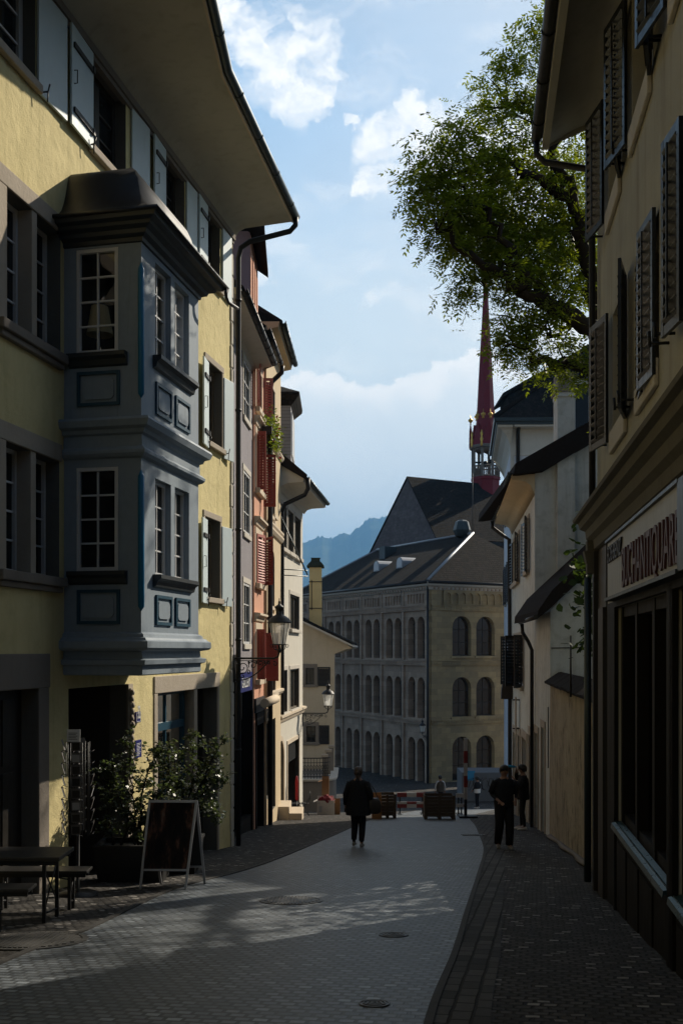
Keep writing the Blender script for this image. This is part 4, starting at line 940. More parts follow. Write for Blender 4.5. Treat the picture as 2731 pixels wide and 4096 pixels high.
mb = MB(); moulding(mb, [Vector((far.x,far.y)), Vector(SB), Vector((eastw.x,eastw.y))], [(0,4.5),(.12,4.55),(.16,4.75),(.34,4.85),(.40,5.0),(.42,5.12),(0,5.14)]); mb.build('cornice', M['pale_stone'], sch)
mb = MB()
for q in range(60): mb.box(FL.P, .3+q*.38, .46+q*.38, 4.58, 4.74, .1, .22)
for q in range(34): mb.box(FR.P, .3+q*.38, .46+q*.38, 4.58, 4.74, .1, .22)
mb.build('dentils', M['ashlar_left'], sch)
P = lambda a, b, z: Vector((SB[0]+CL.x*a+CR.x*b, SB[1]+CL.y*a+CR.y*b, z))
zr = 9.53; R0, R1 = P(4.1,7,zr), P(NB*BW-3.6,7,zr)
c0, c1, c2, c3 = P(-.35,-.35,5.15), P(NB*BW+.7,-.35,5.15), P(-.35,14.3,5.15), P(NB*BW+.7,14.3,5.15)
mb = MB(); mb.face([c0,c1,R1,R0], 0); mb.face([c0,c2,R0], 1); mb.face([c2,c3,R1,R0], 0); mb.face([c1,c3,R1], 1)
roof = mb.build('roof', [M['tile_left'], M['tile_right']], sch)
mb = MB(); mb.tube([c0+Vector((0,0,.05)), R0+Vector((0,0,.05))], .12, 6); mb.tube([R0+Vector((0,0,.05)), R1+Vector((0,0,.05))], .12, 6); mb.tube([R1,c1], .12, 6); mb.build('ridge_flashing', M['lead'], roof)
mb = MB(); mb.tube([c0+Vector((0,0,-.06)), c2+Vector((0,0,-.06))], .13, 6); mb.tube([c0+Vector((0,0,-.06)), c1+Vector((0,0,-.06))], .13, 6); mb.build('gutter', M['iron'], roof)
for px, py in ((1526,2272),(1622,2258)):
    k_ = (px-CX)/FK                                   # little half-round dormers standing on the left slope
    best = min((abs((P(s*.1, r*.1, 0).x/P(s*.1, r*.1, 0).y)-k_) + abs((HY-py)/FK - (5.15+4.38*(r*.1+.35)/7.35)/P(s*.1,r*.1,0).y)*3, s*.1, r*.1) for s in range(10,220,2) for r in range(5,60))
    s_, r_ = best[1:]; z = 5.15+4.38*(r_+.35)/7.35
    mb = MB(); rs = []
    for b_ in (-.55, 2.2):
        rs.append([P(s_-.5+1.0*(.5-.5*math.cos(math.pi*i/8)), r_+b_, z-.25+ (.9 if 0 else .0) + .35 + .5*math.sin(math.pi*i/8)) for i in range(9)] + [P(s_+.5, r_+b_, z-.5), P(s_-.5, r_+b_, z-.5)])
    mb.rings(rs, 0, False, True); dm = mb.build('dormer', M['lead'], roof)
    mb = MB(); mb.face([P(s_-.38+.76*(.5-.5*math.cos(math.pi*i/8)), r_-.57, z-.22+.35+.40*math.sin(math.pi*i/8)) for i in range(9)] + [P(s_+.38,r_-.57,z-.25), P(s_-.38,r_-.57,z-.25)]); mb.build('dormer_window', M['sign_white'], dm)
mb = MB(); v0 = R0 + Vector((.3,.2,0)); mb.lathe(v0+Vector((-1.1,.8,-.1)), [(.55,0),(.75,.5),(.55,1.2),(.3,1.35)], 8, 0, False); mb.build('roof_vent', M['zinc'], roof)
mb = MB(); mb.tube([R0+Vector((0,.3,0)), R0+Vector((0,.3,5))], .03, 5); mb.build('lightning_rod', M['iron'], roof)
mb = MB(); q = P(15.0,5.2,9.0); mb.box(lambda a,b,c: q+CL*a+CR*b+Vector((0,0,c)), -.5,.5,-.4,.8,-.9,.35); mb.build('skylight', M['zinc'], roof)

cha = thing('chapel', 'stone-gabled chapel with steep dark tile roof and slender dark red spire', 'chapel', (9,105,gz(105)))
G1, AP, G2 = Vector((9.14,98,11.27)), Vector((6.78,102.4,17.6)), Vector((3.05,109.2,10.3))
L = CR*26; L3 = Vector((L.x,L.y,0))
mb = MB(); ga, gb = Vector((G1.x,G1.y,-12)), Vector((G2.x,G2.y,-12)); mb.face([ga, G1, AP, G2, gb]); mb.face([ga, ga+L3, G1+L3, G1]); mb.build('wall', M['gable_stone'], cha)
nr = (G1-AP).cross(L3).normalized(); up = Vector((0,0,.18)); ov = Vector((-CR.x*.12,-CR.y*.12,0)); ed = (G1-AP).normalized()*.6
mb = MB(); mb.face([AP+up+ov, G1+up+ov+ed, G1+up+ed+L3, AP+up+L3]); mb.face([AP+ov, AP+up+ov, G1+up+ov+ed, G1+ov+ed]); mb.face([AP+up+ov, G2+up+ov, G2+up+L3, AP+up+L3]); croof = mb.build('roof', M['tile_chapel'], cha, recalc=False)
mb = MB(); mb.face([G1+ed*1.0+up*.5, G1+ed+L3+up*.5, G1+ed+L3-Vector((0,0,.25)), G1+ed-Vector((0,0,.25))]); mb.build('gutter', M['iron'], croof)
S0 = Vector((AP.x+CR.x*11.0, AP.y+CR.y*11.0, 0)); S0 = at(1941,2600,107.6); S0.z = 0
def octo(r, z, ph=math.pi/8): return [S0+Vector((r*math.cos(ph+math.pi*j/4), r*math.sin(ph+math.pi*j/4), z)) for j in range(8)]
ZS = lambda py: (HY-py)/FK*107.6
mb = MB(); mb.rings([octo(1.5,ZS(2080)),octo(1.5,ZS(1927)),octo(1.62,ZS(1922)),octo(1.62,ZS(1912)),octo(1.4,ZS(1911))], 0, False, True); mb.build('spire_base', M['spire_red'], cha)
mb = MB()
for j in range(8):
    p = octo(1.42,0)[j]; mb.rings([[p+Vector((dx,dy,z)) for dx,dy in ((-.13,-.13),(.13,-.13),(.13,.13),(-.13,.13))] for z in (ZS(1912),ZS(1795))], 0, False, True)
    p2 = octo(1.42,0)[(j+1)%8]
    for za, zb in ((1865,1872),(1905,1912)): mb.slab([p+Vector((0,0,ZS(za))), p2+Vector((0,0,ZS(za))), p2*.94+S0*.06+Vector((0,0,ZS(za))), p*.94+S0*.06+Vector((0,0,ZS(za)))], ZS(za)-ZS(zb)) if 0 else mb.tube([p+Vector((0,0,ZS((za+zb)/2))), p2+Vector((0,0,ZS((za+zb)/2)))], .09, 4)
    for f in (.2,.4,.6,.8):
        b = p+(p2-p)*f; mb.tube([b+Vector((0,0,ZS(1905))), b+Vector((0,0,ZS(1868)))], .05, 4)
    A = [p+(p2-p)*(i/8)+Vector((0,0,ZS(1815)+(1-abs(i-4)/4)**.6*.35)) for i in range(9)]
    for i in range(8): mb.face([A[i],A[i+1],p+(p2-p)*((i+1)/8)+Vector((0,0,ZS(1795))),p+(p2-p)*(i/8)+Vector((0,0,ZS(1795)))])
mb.rings([octo(1.72,ZS(1797)),octo(1.75,ZS(1788)),octo(1.6,ZS(1783))], 0, False, True)
mb.rings([octo(1.4,ZS(1910)),octo(1.4,ZS(1908))], 0, False, True)
bel = mb.build('belfry', M['dark_stone'], cha)
mb = MB(); mb.lathe(S0+Vector((0,0,ZS(1868))), [(.42,0),(.34,.15),(.26,.45),(.18,.6),(.05,.66)], 14); mb.tube([S0+Vector((-1.2,0,ZS(1850))), S0+Vector((1.2,0,ZS(1850)))], .1, 6); mb.lathe(S0+Vector((.5,-.3,ZS(1856))), [(.25,0),(.25,.4)], 8); mb.build('bell', M['iron'], bel)
mb = MB(); mb.rings([octo(r,ZS(y)) for r, y in ((1.5,1786),(1.22,1750),(1.08,1700),(1.02,1680),(.93,1620),(.72,1471),(.44,1300),(.25,1160),(.06,1040),(.02,1030))], 0, False, True); sp = mb.build('spire', M['spire_red'], cha)
for j in range(8):
    a, b = octo(1.66,ZS(1786))[j], octo(1.66,ZS(1786))[(j+1)%8]; m = (a+b)/2; d = (m-S0); d.z = 0; d.normalize()
    mb = MB(); ap = m + Vector((0,0,2.3)) - d*.25; mb.face([a, b, ap]); bk = S0 + d*.9 + Vector((0,0,ap.z)); mb.face([a, ap, bk]); mb.face([b, ap, bk]); mb.build('gablet', M['spire_red'], sp, recalc=False)
    mb = MB(); mb.lathe(a+Vector((0,0,0)), [(.05,-.3),(.16,-.1),(.1,.2),(.18,.5),(.08,.8),(.14,1.1),(.03,1.5)], 6); mb.build('gilded_ornament', M['gold'], sp)
    p = octo(.98,ZS(1668))[j]; mb = MB(); mb.lathe(p, [(.02,-.35),(.15,-.3),(.15,-.15),(.05,-.1),(.26,.0),(.26,.2),(.05,.3),(.02,.7)], 8); mb.build('gilded_ball', M['gold'], sp)
for j in (3,7):
    a = octo(1.66,0)[j]; mb = MB(); mb.rings([[Vector((a.x+dx*q,a.y+dy*q,z)) for dx,dy in ((-1,-1),(1,-1),(1,1),(-1,1))] for q, z in ((.16,ZS(1788)),(.13,ZS(1720)),(.05,ZS(1695)))], 0, False, True); mb.build('pinnacle', M['spire_red'], sp)
    mb = MB(); mb.lathe((a.x,a.y,ZS(1695)), [(.04,0),(.1,.1),(.05,.2),(.26,.42),(.26,.55),(.05,.75),(.01,1.1)], 10); mb.build('finial', M['gold'], sp)

# ---------------------------------------------------------------- right side of the street
# bookshop house
FB = Fac((3.55,13.9), (-.139,-1), (-1,.139)); B = FB.u; BP = FB.P; BE_ = 60
bs = thing('bookshop_house', 'ochre plastered house with dark louvred shutters above a bookshop front', 'house', (5,9,gz(9)))
yb = lambda Y: (13.9-Y)*1.0096
Aw = [(yb(12.68),yb(11.5),5.52,7.0),(yb(10.68),yb(9.45),5.52,7.0),(yb(8.4),yb(7.2),5.52,7.0)]
Bw = [(yb(12.26),yb(11.04),2.66,4.1),(yb(10.24),yb(9.09),2.66,4.0),(yb(7.72),yb(6.6),2.66,4.2)]
sw = [(yb(11.75),yb(8.45),-2.04,.5),(yb(8.2),yb(4.5),-2.04,.5)]
mb = MB(); wall(mb, FB, 0, BE_, -4.6, 7.35, Aw+Bw+sw, .22); shell(mb, FB, 0, BE_, -4.6, 7.35, 7); mb.build('wall', M['ochre_plaster'], bs)
for h in Aw+Bw: window(bs, FB, h, (M['wood_frame'], M['pale_stone']), 2, 3, .18, .06, .03, (.02,.26,.05))
DS = M['dark_shutter']
for h in Aw:
    shutter(bs, FB, h[0]-.02, 5.42, 7.0, .6, 166, -1, DS, 'louvre', .05, M['iron'], .105)
    shutter(bs, FB, h[1]+.02, 5.42, 7.0, .5, 168, 1, DS, 'louvre', .05, M['iron'], .105)
for i, h in enumerate(Bw):
    if i == 1:
        for s_ in (0,1): shutter(bs, FB, h[s_]+(.02 if s_ else -.02), 2.5, 4.02, .585, 5, 1 if s_ else -1, DS, 'louvre', .03, M['iron'], .10, label='closed louvred shutter leaf')
    else:
        shutter(bs, FB, h[0]-.02, 2.55, 4.14, .6 if i == 0 else .44, 167 if i == 0 else 172, -1, DS, 'louvre', .05, M['iron'], .105)
        shutter(bs, FB, h[1]+.02, 2.55, 4.14, .5, 166, 1, DS, 'louvre', .05, M['iron'], .105)
for h in Aw+Bw:
    for u in (h[0]-.62, h[1]+.5):
        mb = MB(); z = h[2]-.02; mb.tube([BP(u,z,0), BP(u,z,.16)], .014, 6); mb.tube([BP(u,z-.03,.16), BP(u+.01,z+.10,.17)], .016, 6); mb.build('shutter_hook', M['iron'], bs)
GB = [(u, .83) for u in (0,3,6,10,16,60)]
mb = MB(); rs = []
for u, o in GB: rs.append([BP(u,7.3,0), BP(u,7.33,.10), BP(u,7.28,.25), BP(u,7.08,o-.2), BP(u,7.05,o-.16)])
mb.rings(rs, 0, True, False, closed=False); mb.build('soffit', M['soffit_plaster'], bs, recalc=False)
mb = MB(); mb.rings([[BP(u,7.0,o-.17), BP(u,7.0,o-.08), BP(u,7.18,o-.08), BP(u,7.18,o-.17)] for u, o in GB], 0, False, True); mb.build('fascia', M['soffit_plaster'], bs)
gutter('gutter', bs, [tuple(BP(u,7.16,o)) for u, o in GB], .075, M['iron'], .9)
mb = MB(); mb.rings([[BP(u,7.2,o-.08), BP(u,7.24,o+.0), BP(u,11.5,-5), BP(u,11.3,-5.1)] for u, o in GB], 0, False, True); mb.build('roof', M['tile_street'], bs)
mb = MB(); mb.face([BP(0,7.3,0), BP(0,7.0,.75), BP(0,7.2,.75), BP(0,11.2,-5), BP(0,7.3,-5)]); mb.build('gable_end', M['soffit_plaster'], bs)
mb = MB(); mb.tube([BP(.06,7.1,.83), BP(.06,6.92,.83), BP(.06,6.8,.72), BP(.2,6.6,.15), BP(.2,6.45,.09), BP(.2,5,.09), BP(.2,1.9,.09)], .045, 8); mb.build('downpipe', M['iron'], bs)
mb = MB(); moulding(mb, [BP(-.02,0,-.3).xy, BP(-.02,0,.02).xy, BP(BE_,0,.02).xy], [(0,1.36),(.05,1.38),(.06,1.50),(.12,1.55),(.13,1.66),(.2,1.70),(.22,1.78),(.28,1.80),(.29,1.84),(0,1.92)]); mb.build('shop_cornice', M['cornice_and_dark_reveal'], bs)
mb = MB(); mb.box(BP, .02, .22, 1.05, 1.5, .0, .16); mb.rings([[BP(u,1.36,.02),BP(u,1.36,.2),BP(u,1.2,.17),BP(u,1.1,.08),BP(u,1.05,.02)] for u in (.03,.23)], 0, False, True); mb.build('cornice_bracket', M['cornice_and_dark_reveal'], bs)
mb = MB(); mb.box(BP, .02, .24, -4.2, 1.35, -.01, .07); mb.box(BP, .30, 1.15, -4.2, 1.35, -.01, .02); mb.box(BP, .62, 1.12, -4.2, .55, .02, .06); mb.build('pilaster', M['dark_wood'], bs)
mb = MB(); mb.tube([BP(.10,1.0,.14), BP(.10,-3.2,.14)], .05, 8); mb.build('shop_downpipe', M['zinc'], bs)
for h in sw:
    a, b, c, d = h; mb = MB()
    mb.box(BP, a, b, -4.2, c-.05, -.1, .02)
    for u in np.linspace(a, b-.12, 4): mb.box(BP, u, u+.13, c, d, -.2, -.03)
    mb.box(BP, a, b, d-.12, d, -.2, -.04); mb.box(BP, a, b, c, c+.14, -.2, -.05)
    for u in np.arange(a+.1, b-.7, .85): mb.box(BP, u, u+.7, -3.0, c-.18, .02, .035)
    mb.box(BP, a-.12, a, -4.2, .58, .0, .05); mb.box(BP, b, b+.26, -4.2, .58, .0, .05); mb.box(BP, a, b, d, .565, .0, .05); mb.box(BP, a-.9, a-.121, -4.2, .58, .0, .022) if a < 3 else None
    sf = mb.build('shopfront', M['shop_wood'], bs)
    mb = MB(); mb.face([BP(a,c,-.15), BP(b,c,-.15), BP(b,d,-.15), BP(a,d,-.15)]); mb.build('pane', M['glass_clear'], sf)
    mb = MB(); mb.rings([[BP(u,c-.03,.0),BP(u,c-.03,.075),BP(u,c-.05,.08),BP(u,c-.05,.09),BP(u,c+.005,.08),BP(u,c+.04,-.03)] for u in (a-.02,b+.02)], 0, False, True); mb.box(BP, a, b, c+.012, c+.03, .03, .045); mb.build('sill', M['teal_metal'], sf)
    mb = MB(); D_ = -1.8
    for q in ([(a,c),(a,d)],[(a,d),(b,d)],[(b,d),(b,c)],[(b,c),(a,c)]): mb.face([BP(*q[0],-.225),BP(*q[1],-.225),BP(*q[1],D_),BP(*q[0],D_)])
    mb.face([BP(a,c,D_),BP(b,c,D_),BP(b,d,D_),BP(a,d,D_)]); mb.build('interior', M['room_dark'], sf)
mb = MB()
for u in np.arange(2.4, 5.3, .55): mb.box(BP, u, u+.34, -1.98, -1.98+.32+.1*math.sin(u*9), -.62, -.55)
bk = mb.build('book_display', M['card_white'], bs)
for i, (px, py) in enumerate(((2700,2770),(2708,3095))):
    q = BP(FB.u(px,-.75), FB.z(px,py,-.75), -.75); t = thing('spotlight', ('upper' if i == 0 else 'lower')+' small warm glowing spotlight inside the dark bookshop window', 'lamp', q, 'warm spotlights in the bookshop window')
    mb = MB(); mb.lathe(q, [(.012,-.018),(.022,.0),(.012,.018)], 10); mb.build('bulb', M['bulb_warm'], t)
    mb = MB(); mb.tube([q+Vector((0,0,.02)), q+Vector((0,0,.10))], .008, 6); mb.lathe(q, [(.012,.02),(.03,.05),(.01,.06)], 8); mb.build('fitting', M['iron'], t)
a, b = B(2428,.14), B(2717,.14); zt, zb = 1.24, .60
t = thing('bookshop_sign', 'long weathered grey shop board with dark red letters reading BUCHANTIQUARE', 'sign', BP((a+b)/2, zb, .1))
mb = MB(); mb.box(BP, a, b+.02, zb, zt, .02, .14); mb.build('board', M['sign_grey'], t, bevel=.006)
mb = MB(); mb.box(BP, a-.02, b+.04, zt, zt+.03, .0, .17); mb.box(BP, a-.01, b+.03, zb-.035, zb, .0, .18); mb.box(BP, b+.022, b+1.6, zb-.02, zt+.02, .0, .165); mb.build('frame', M['zinc'], t)
ua, ub = B(2487,.15), B(2719,.15)
text('lettering', 'BUCHANTIQUARE', .62, .02, M['sign_red'], lambda x, y, q: BP(ua+x, zb+.05+y*.93, .152+q), t, width=ub-ua)
ua2, ub2 = B(2430,.15), B(2485,.15)
ob = text('lettering', 'EOS\u00b7BENZ', .26, .02, M['sign_black'], lambda x, y, q: BP(ua2+x, zt-.24+y, .152+q), t, width=ub2-ua2)

# garden wall, vine and low house
FGd = Fac((5.13,24.6), (-.122,-1), (-1,.122)); GP_ = FGd.P
gw_ = thing('garden_wall', 'stained ochre garden wall with dark mossy coping beside the bookshop house', 'wall', (4.5,19,gz(19)))
mb = MB(); n_ = 20; z1 = -.80
rs = []
for i in range(n_+1):
    u = 10.75*i/n_; rs.append([GP_(u,-6,.03),GP_(u,-3.2,.02),GP_(u,z1,0),GP_(u,z1,-.4),GP_(u,-6,-.4)])
mb.rings(rs, 0, False, True); mb.box(GP_, 8.7, 10.7, -5, z1-.02, .0, .07); mb.build('wall', M['garden_plaster'], gw_)
mb = MB(); rs = []
for i in range(n_*2+1):
    u = 10.75*i/n_/2; q = random.uniform(-.02,.02); rs.append([GP_(u,z1-.02+q*.3,.14),GP_(u,z1+.03+q,.15),GP_(u,z1+.26+q,-.2),GP_(u,z1+.22,-.45),GP_(u,z1,-.42)])
mb.rings(rs, 0, False, True); mb.build('coping', M['verge_wood'], gw_)
mb = MB(); rs = [[GP_(u,gz(GP_(u,0).y)-.05,.02),GP_(u,gz(GP_(u,0).y)+.05,.10+.05*math.sin(u*2)),GP_(u,gz(GP_(u,0).y)+.1,.02)] for u in np.linspace(.2,8.7,14)]
mb.rings(rs, 0, True, True); mb.build('base_flashing', M['dark_stone'], gw_)
tag(sheet('garden_soil', M['moss'], [(5.5,24.5),(4.3,13.95)], [(30,24.5),(30,13.95)], 0), kind='structure')
for o in [o for o in COL.objects if o.name == 'garden_soil']: o.location.z = -1.5 - min(v.co.z for v in o.data.vertices)*0 - 0; 
bpy.data.objects['garden_soil'].data.transform(Matrix.Scale(0,4,(0,0,1))); bpy.data.objects['garden_soil'].location.z = -1.45
vp = thing('climbing_plant', 'dark broad-leaved climber on stakes above the garden wall coping', 'plant', (4.9,17.6,-.6))
mb = MB(); L_ = []
for i in range(5):
    b0 = Vector((4.85+.15*i, 18.6-.55*i, -.7)); pts = [b0 + Vector((.12*math.sin(k*1.3+i)-.03*k, -.05*k, .36*k)) for k in range(9-(i%2))]
    mb.tube(pts, [.025-.002*k for k in range(len(pts))], 5); L_ += pts
mb.build('stem', M['bark'], vp)
def leaves_mesh(name, P_, size, mat, parent, seed, shape='leaf', droop=.4, biasn=None):
    r = np.random.default_rng(seed); n = len(P_); P_ = np.asarray(P_); a = r.uniform(0, 2*np.pi, n); tl = r.normal(-droop, .45, n)
    d = np.stack([np.cos(a)*np.cos(tl), np.sin(a)*np.cos(tl), np.sin(tl)], 1); s = np.cross(d, r.normal(0,.5,(n,3))+np.array([0,0,1])); s /= np.linalg.norm(s,axis=1,keepdims=True)+1e-9
    nn = np.cross(d, s); S = size*r.uniform(.6,1.25,(n,1)); wd = .5 if shape == 'round' else .26
    V_ = np.stack([P_, P_+d*S*.35+s*S*wd*.9+nn*S*.05, P_+d*S*.8+s*S*wd*.55, P_+d*S, P_+d*S*.8-s*S*wd*.55, P_+d*S*.35-s*S*wd*.9+nn*S*.05], 1).reshape(-1,3)
    me = bpy.data.meshes.new(name); base = V_.mean(0); V_ = V_-base
    me.vertices.add(len(V_)); me.vertices.foreach_set('co', V_.ravel()); me.loops.add(n*6); me.loops.foreach_set('vertex_index', np.arange(n*6)); me.polygons.add(n)
    me.polygons.foreach_set('loop_start', np.arange(0,n*6,6)); me.polygons.foreach_set('loop_total', np.full(n,6)); me.update(calc_edges=True); me.validate(); me.materials.append(mat)
    return link(name, me, parent, base)
pp = []
for p in L_:
    for _ in range(20): pp.append(p + Vector((random.gauss(0.05,.17), random.gauss(0,.22), random.gauss(0,.15))))
for px, py in ((2275,2245),(2290,2310),(2330,2290),(2320,2380),(2300,2400),(2345,2440),(2330,2490),(2300,2590),(2350,2560),(2370,2330),(2380,2450)):
    for _ in range(16): pp.append(at(px,py,17.2) + Vector((random.gauss(.1,.13), random.gauss(0,.2), random.gauss(0,.1))))
leaves_mesh('foliage', pp, .17, M['vine_leaf'], vp, 4, 'round')
for i, px in enumerate((2281,2352,2378)):
    q = at(px,2700,18.2-.5*i); t = thing('garden_stake', ('leftmost ','middle ','rightmost ')[i]+'thin wooden stake standing behind the garden wall by the climber', 'stake', q, 'stakes behind the garden wall')
    mb = MB(); mb.tube([q+Vector((0,0,-.4)), q+Vector((0,0,.72-.1*i))], [.022,.014], 6); mb.build('post', M['dark_wood'], t)
    mb = MB(); mb.tube([q+Vector((-.04,0,.3)), q+Vector((.04,0,.32))], .006, 5); mb.build('tie', M['iron'], t)

lh = thing('low_house', 'low white gabled annex with mossy tile roof behind the garden wall', 'house', (6,27,gz(27)))
FA = Fac((5.13,24.6), (1,-.05), (-.05,-1)); zv = lambda u: 1.0+u*.95
mb = MB(); P = FA.P
mb.face([P(0,-6.5),P(4,-6.5),P(4,zv(4)),P(0,zv(0))])
FA2 = Fac((5.13,24.6), (.105,1), (-1,.105)); la = [(1.3,2.2,-5.9,-2.05),(3.2,4.2,-5.9,-2.35)]
wall(mb, FA2, 0, 4.45, -7, .95, la, .3); mb.face([FA2.P(4.45,-7),FA2.P(4.45,.95),FA2.P(4.45,.95,-4),FA2.P(4.45,-7,-4)]); mb.build('wall', M['old_white_plaster'], lh)
for h in la:
    mb = MB(); a, b, c, d = h; mb.box(FA2.P, a, b, c, d, -.3, -.25); mb.box(FA2.P, a+.12, b-.12, c+2, d-.15, -.25, -.24, 1); mb.build('door', [M['dark_wood'], M['glass']], lh)
    mb = MB(); mb.box(FA2.P, a-.13, a, c, d, -.02, .03); mb.box(FA2.P, b, b+.13, c, d, -.02, .03); mb.box(FA2.P, a-.13, b+.13, d+.002, d+.2, -.02, .034); mb.build('door_surround', M['stone'], lh)
mb = MB(); rs = []
for n_2 in (.28,-4.3):
    rs.append([P(-.36,zv(-.36)+.10,n_2),P(-.1,zv(-.1)+.06,n_2),P(4,zv(4)+.02,n_2),P(4,zv(4)+.42,n_2),P(.0,zv(.0)+.46,n_2),P(-.34,zv(-.36)+.30,n_2)])
mb.rings(rs, 0, False, True); lr = mb.build('roof', M['verge_wood'], lh)
mb = MB(); mb.tube([P(-.40,zv(-.36)+.14,.3),P(-.40+.2,zv(-.36)+.14,-4.25)], .06, 8); mb.tube([FA2.P(4.2,.75,.38),FA2.P(4.2,.5,.36),FA2.P(4.25,.25,.2),FA2.P(4.3,.0,.09),FA2.P(4.3,-7,.09)], .055, 8); mb.build('gutter', M['iron'], lh)
mb = MB()
for i in range(3): mb.tube([P(-.06+.11*i,-2.9,.04),P(-.06+.11*i,-1.4,.04)], .014, 5)
mb.tube([P(.02,.05,.03),P(.9,.06,.03),P(1.25,-.05,.03),P(1.4,-.4,.03)], .012, 5); mb.build('cable', M['iron'], lh)

mh = thing('tall_cream_house', 'tall cream house with gable, chimney breast and dark shutters on the right', 'house', (8,34,gz(34)))
FM = Fac((5.6,29), (.105,1), (-1,.105)); ME = 10.15
m1 = FM.u; mw = [(6.2,9.4,2.5,4.1),(2.0,3.1,2.5,4.1),(4.2,9.0,-1.2,.5)]
md = [(1.0,2.0,-7,-2.6),(2.8,4.8,-7,-2.9),(5.6,6.8,-7,-3.0),(7.6,9.4,-8,-3.1)]
mb = MB(); wall(mb, FM, 0, ME, -9, 5.05, mw+md, .22); mb.face([FM.P(ME,-9),FM.P(ME,5.05),FM.P(ME,5.05,-9),FM.P(ME,-9,-9)])
FMg = Fac((5.6,29), (1,-.04), (-.04,-1)); zg = lambda u: 5.25+u*.58; P = FMg.P
mb.face([P(0,-7),P(9,-7),P(9,zg(9)),P(0,zg(0))]); mb.build('wall', M['old_white_plaster'], mh)
mb = MB(); mb.box(P, .62, 1.12, -2, 7.3, -.5, .16); mb.box(P, .60, 1.14, 7.3, 7.42, -.52, .2, 0); mb.build('chimney', M['old_white_plaster'], mh)
mb = MB(); mb.box(P, .56, 1.18, 7.42, 7.56, -.56, .22); mb.box(P, .62, 1.1, 7.56, 8.0, -.5, .15); mb.build('chimney_cap', M['dark_stone'], mh)
mb = MB(); rs = [[P(-.64,5.06,n_2),P(-.45,5.06,n_2),P(.2,zg(.2)-.22,n_2),P(9,zg(9)-.2,n_2),P(9,zg(9)+.34,n_2),P(-.60,5.36,n_2)] for n_2 in (.3,-10.4)]
mb.rings(rs, 0, False, True); mr = mb.build('roof', M['verge_wood'], mh)
mb = MB(); rs = [[Vector(FM.P(u,4.5,.0)),Vector(FM.P(u,4.78,.12)),Vector(FM.P(u,4.9,.3)),Vector(FM.P(u,4.95,.66)),Vector(FM.P(u,5.1,.66)),Vector(FM.P(u,5.1,0))] for u in (-.02,ME+.1)]
mb.rings(rs, 0, True, True); mb.build('soffit', M['cream_plaster'], mh)
gutter('gutter', mh, [tuple(FM.P(ME+.2,5.14,.72)), tuple(FM.P(-.3,5.14,.72))], .065, M['zinc'], .5)
mb = MB(); mb.tube([FM.P(ME,5.05,.76),FM.P(ME,4.8,.76),FM.P(ME-.1,4.5,.4),FM.P(ME-.15,4.3,.12),FM.P(ME-.15,0,.10),FM.P(ME-.15,-8,.10)], .075, 8); mb.build('downpipe', M['iron'], mh)
for i, h in enumerate(mw): window(mh, FM, h, (M['wood_frame'], M['stone']), 6 if i != 1 else 2, 3, .16, .06, .04, (.08,.16,.12), .1)
for hu_, sd_, an in ((2.0,-1,170),(3.1,1,172),(6.2,-1,168),(9.4,1,172)): shutter(mh, FM, hu_, 2.4, 4.1, .55, an, sd_, M['dark_shutter'], 'louvre', .06, M['iron'], .11)
for hu_, sd_, an in ((4.2,-1,150),(5.6,-1,120),(7.2,1,100),(9.0,1,140)): shutter(mh, FM, hu_, -1.25, .5, .55, an, sd_, M['dark_shutter'], 'louvre', .06, M['iron'], .11)
for h in md:
    mb = MB(); a, b, c, d = h; mb.box(FM.P, a, b, c, d, -.3, -.25); mb.box(FM.P, a+.12, b-.12, c+2, d-.15, -.25, -.24, 1); mb.build('door', [M['dark_wood'], M['glass']], mh)
    mb = MB(); mb.box(FM.P, a-.13, a, c, d, -.02, .03); mb.box(FM.P, b, b+.13, c, d, -.02, .03); mb.box(FM.P, a-.13, b+.13, d+.002, d+.25, -.02, .034); mb.build('door_surround', M['stone'], mh)
mb = MB(); mb.box(P, 1.5, 5, 6.2, 8.0, -3.2, -.45); dm = mb.build('dormer', M['dark_wood'], mh)
mb = MB(); mb.box(P, 1.62, 1.72, 6.5, 7.8, -.45, -.4); mb.box(P, 1.16, 1.72, 7.8, 7.92, -.45, -.39); mb.box(P, 1.16, 1.24, 6.3, 7.8, -.45, -.4); mb.box(P, 1.24, 1.62, 6.3, 7.8, -.47, -.44, 1); mb.build('dormer_window', [M['sign_white'], M['glass']], dm)
mb = MB(); mb.slab([P(1.3,8.12,-.2),P(6,8.12,-.2),P(6,8.7,-3.5),P(1.3,8.7,-3.5)], .14); mb.build('dormer_roof', M['tile_across'], dm)
mb = MB(); mb.rings([[FM.P(u,-.1,.0),FM.P(u,-.1,.1),FM.P(u,-1.5,.42),FM.P(u,-1.9,.44),FM.P(u,-1.9,.0)] for u in (ME-.45,ME+.05)], 0, False, True); mb.build('awning', M['dark_wood'], mh)
t = thing('thermometer_board', 'narrow pale board held by iron hooks on the cream house wall', 'sign', FM.P(6.0,-3.0,.15))
mb = MB(); mb.box(FM.P, 5.9,6.3, -2.85,-1.65, .12,.16); mb.build('board', M['stone'], t)
for z_ in (-2.75,-1.75):
    mb = MB(); mb.tube([FM.P(6.1,z_,.0),FM.P(6.1,z_,.25)], .025, 6); mb.build('hook', M['iron'], t)

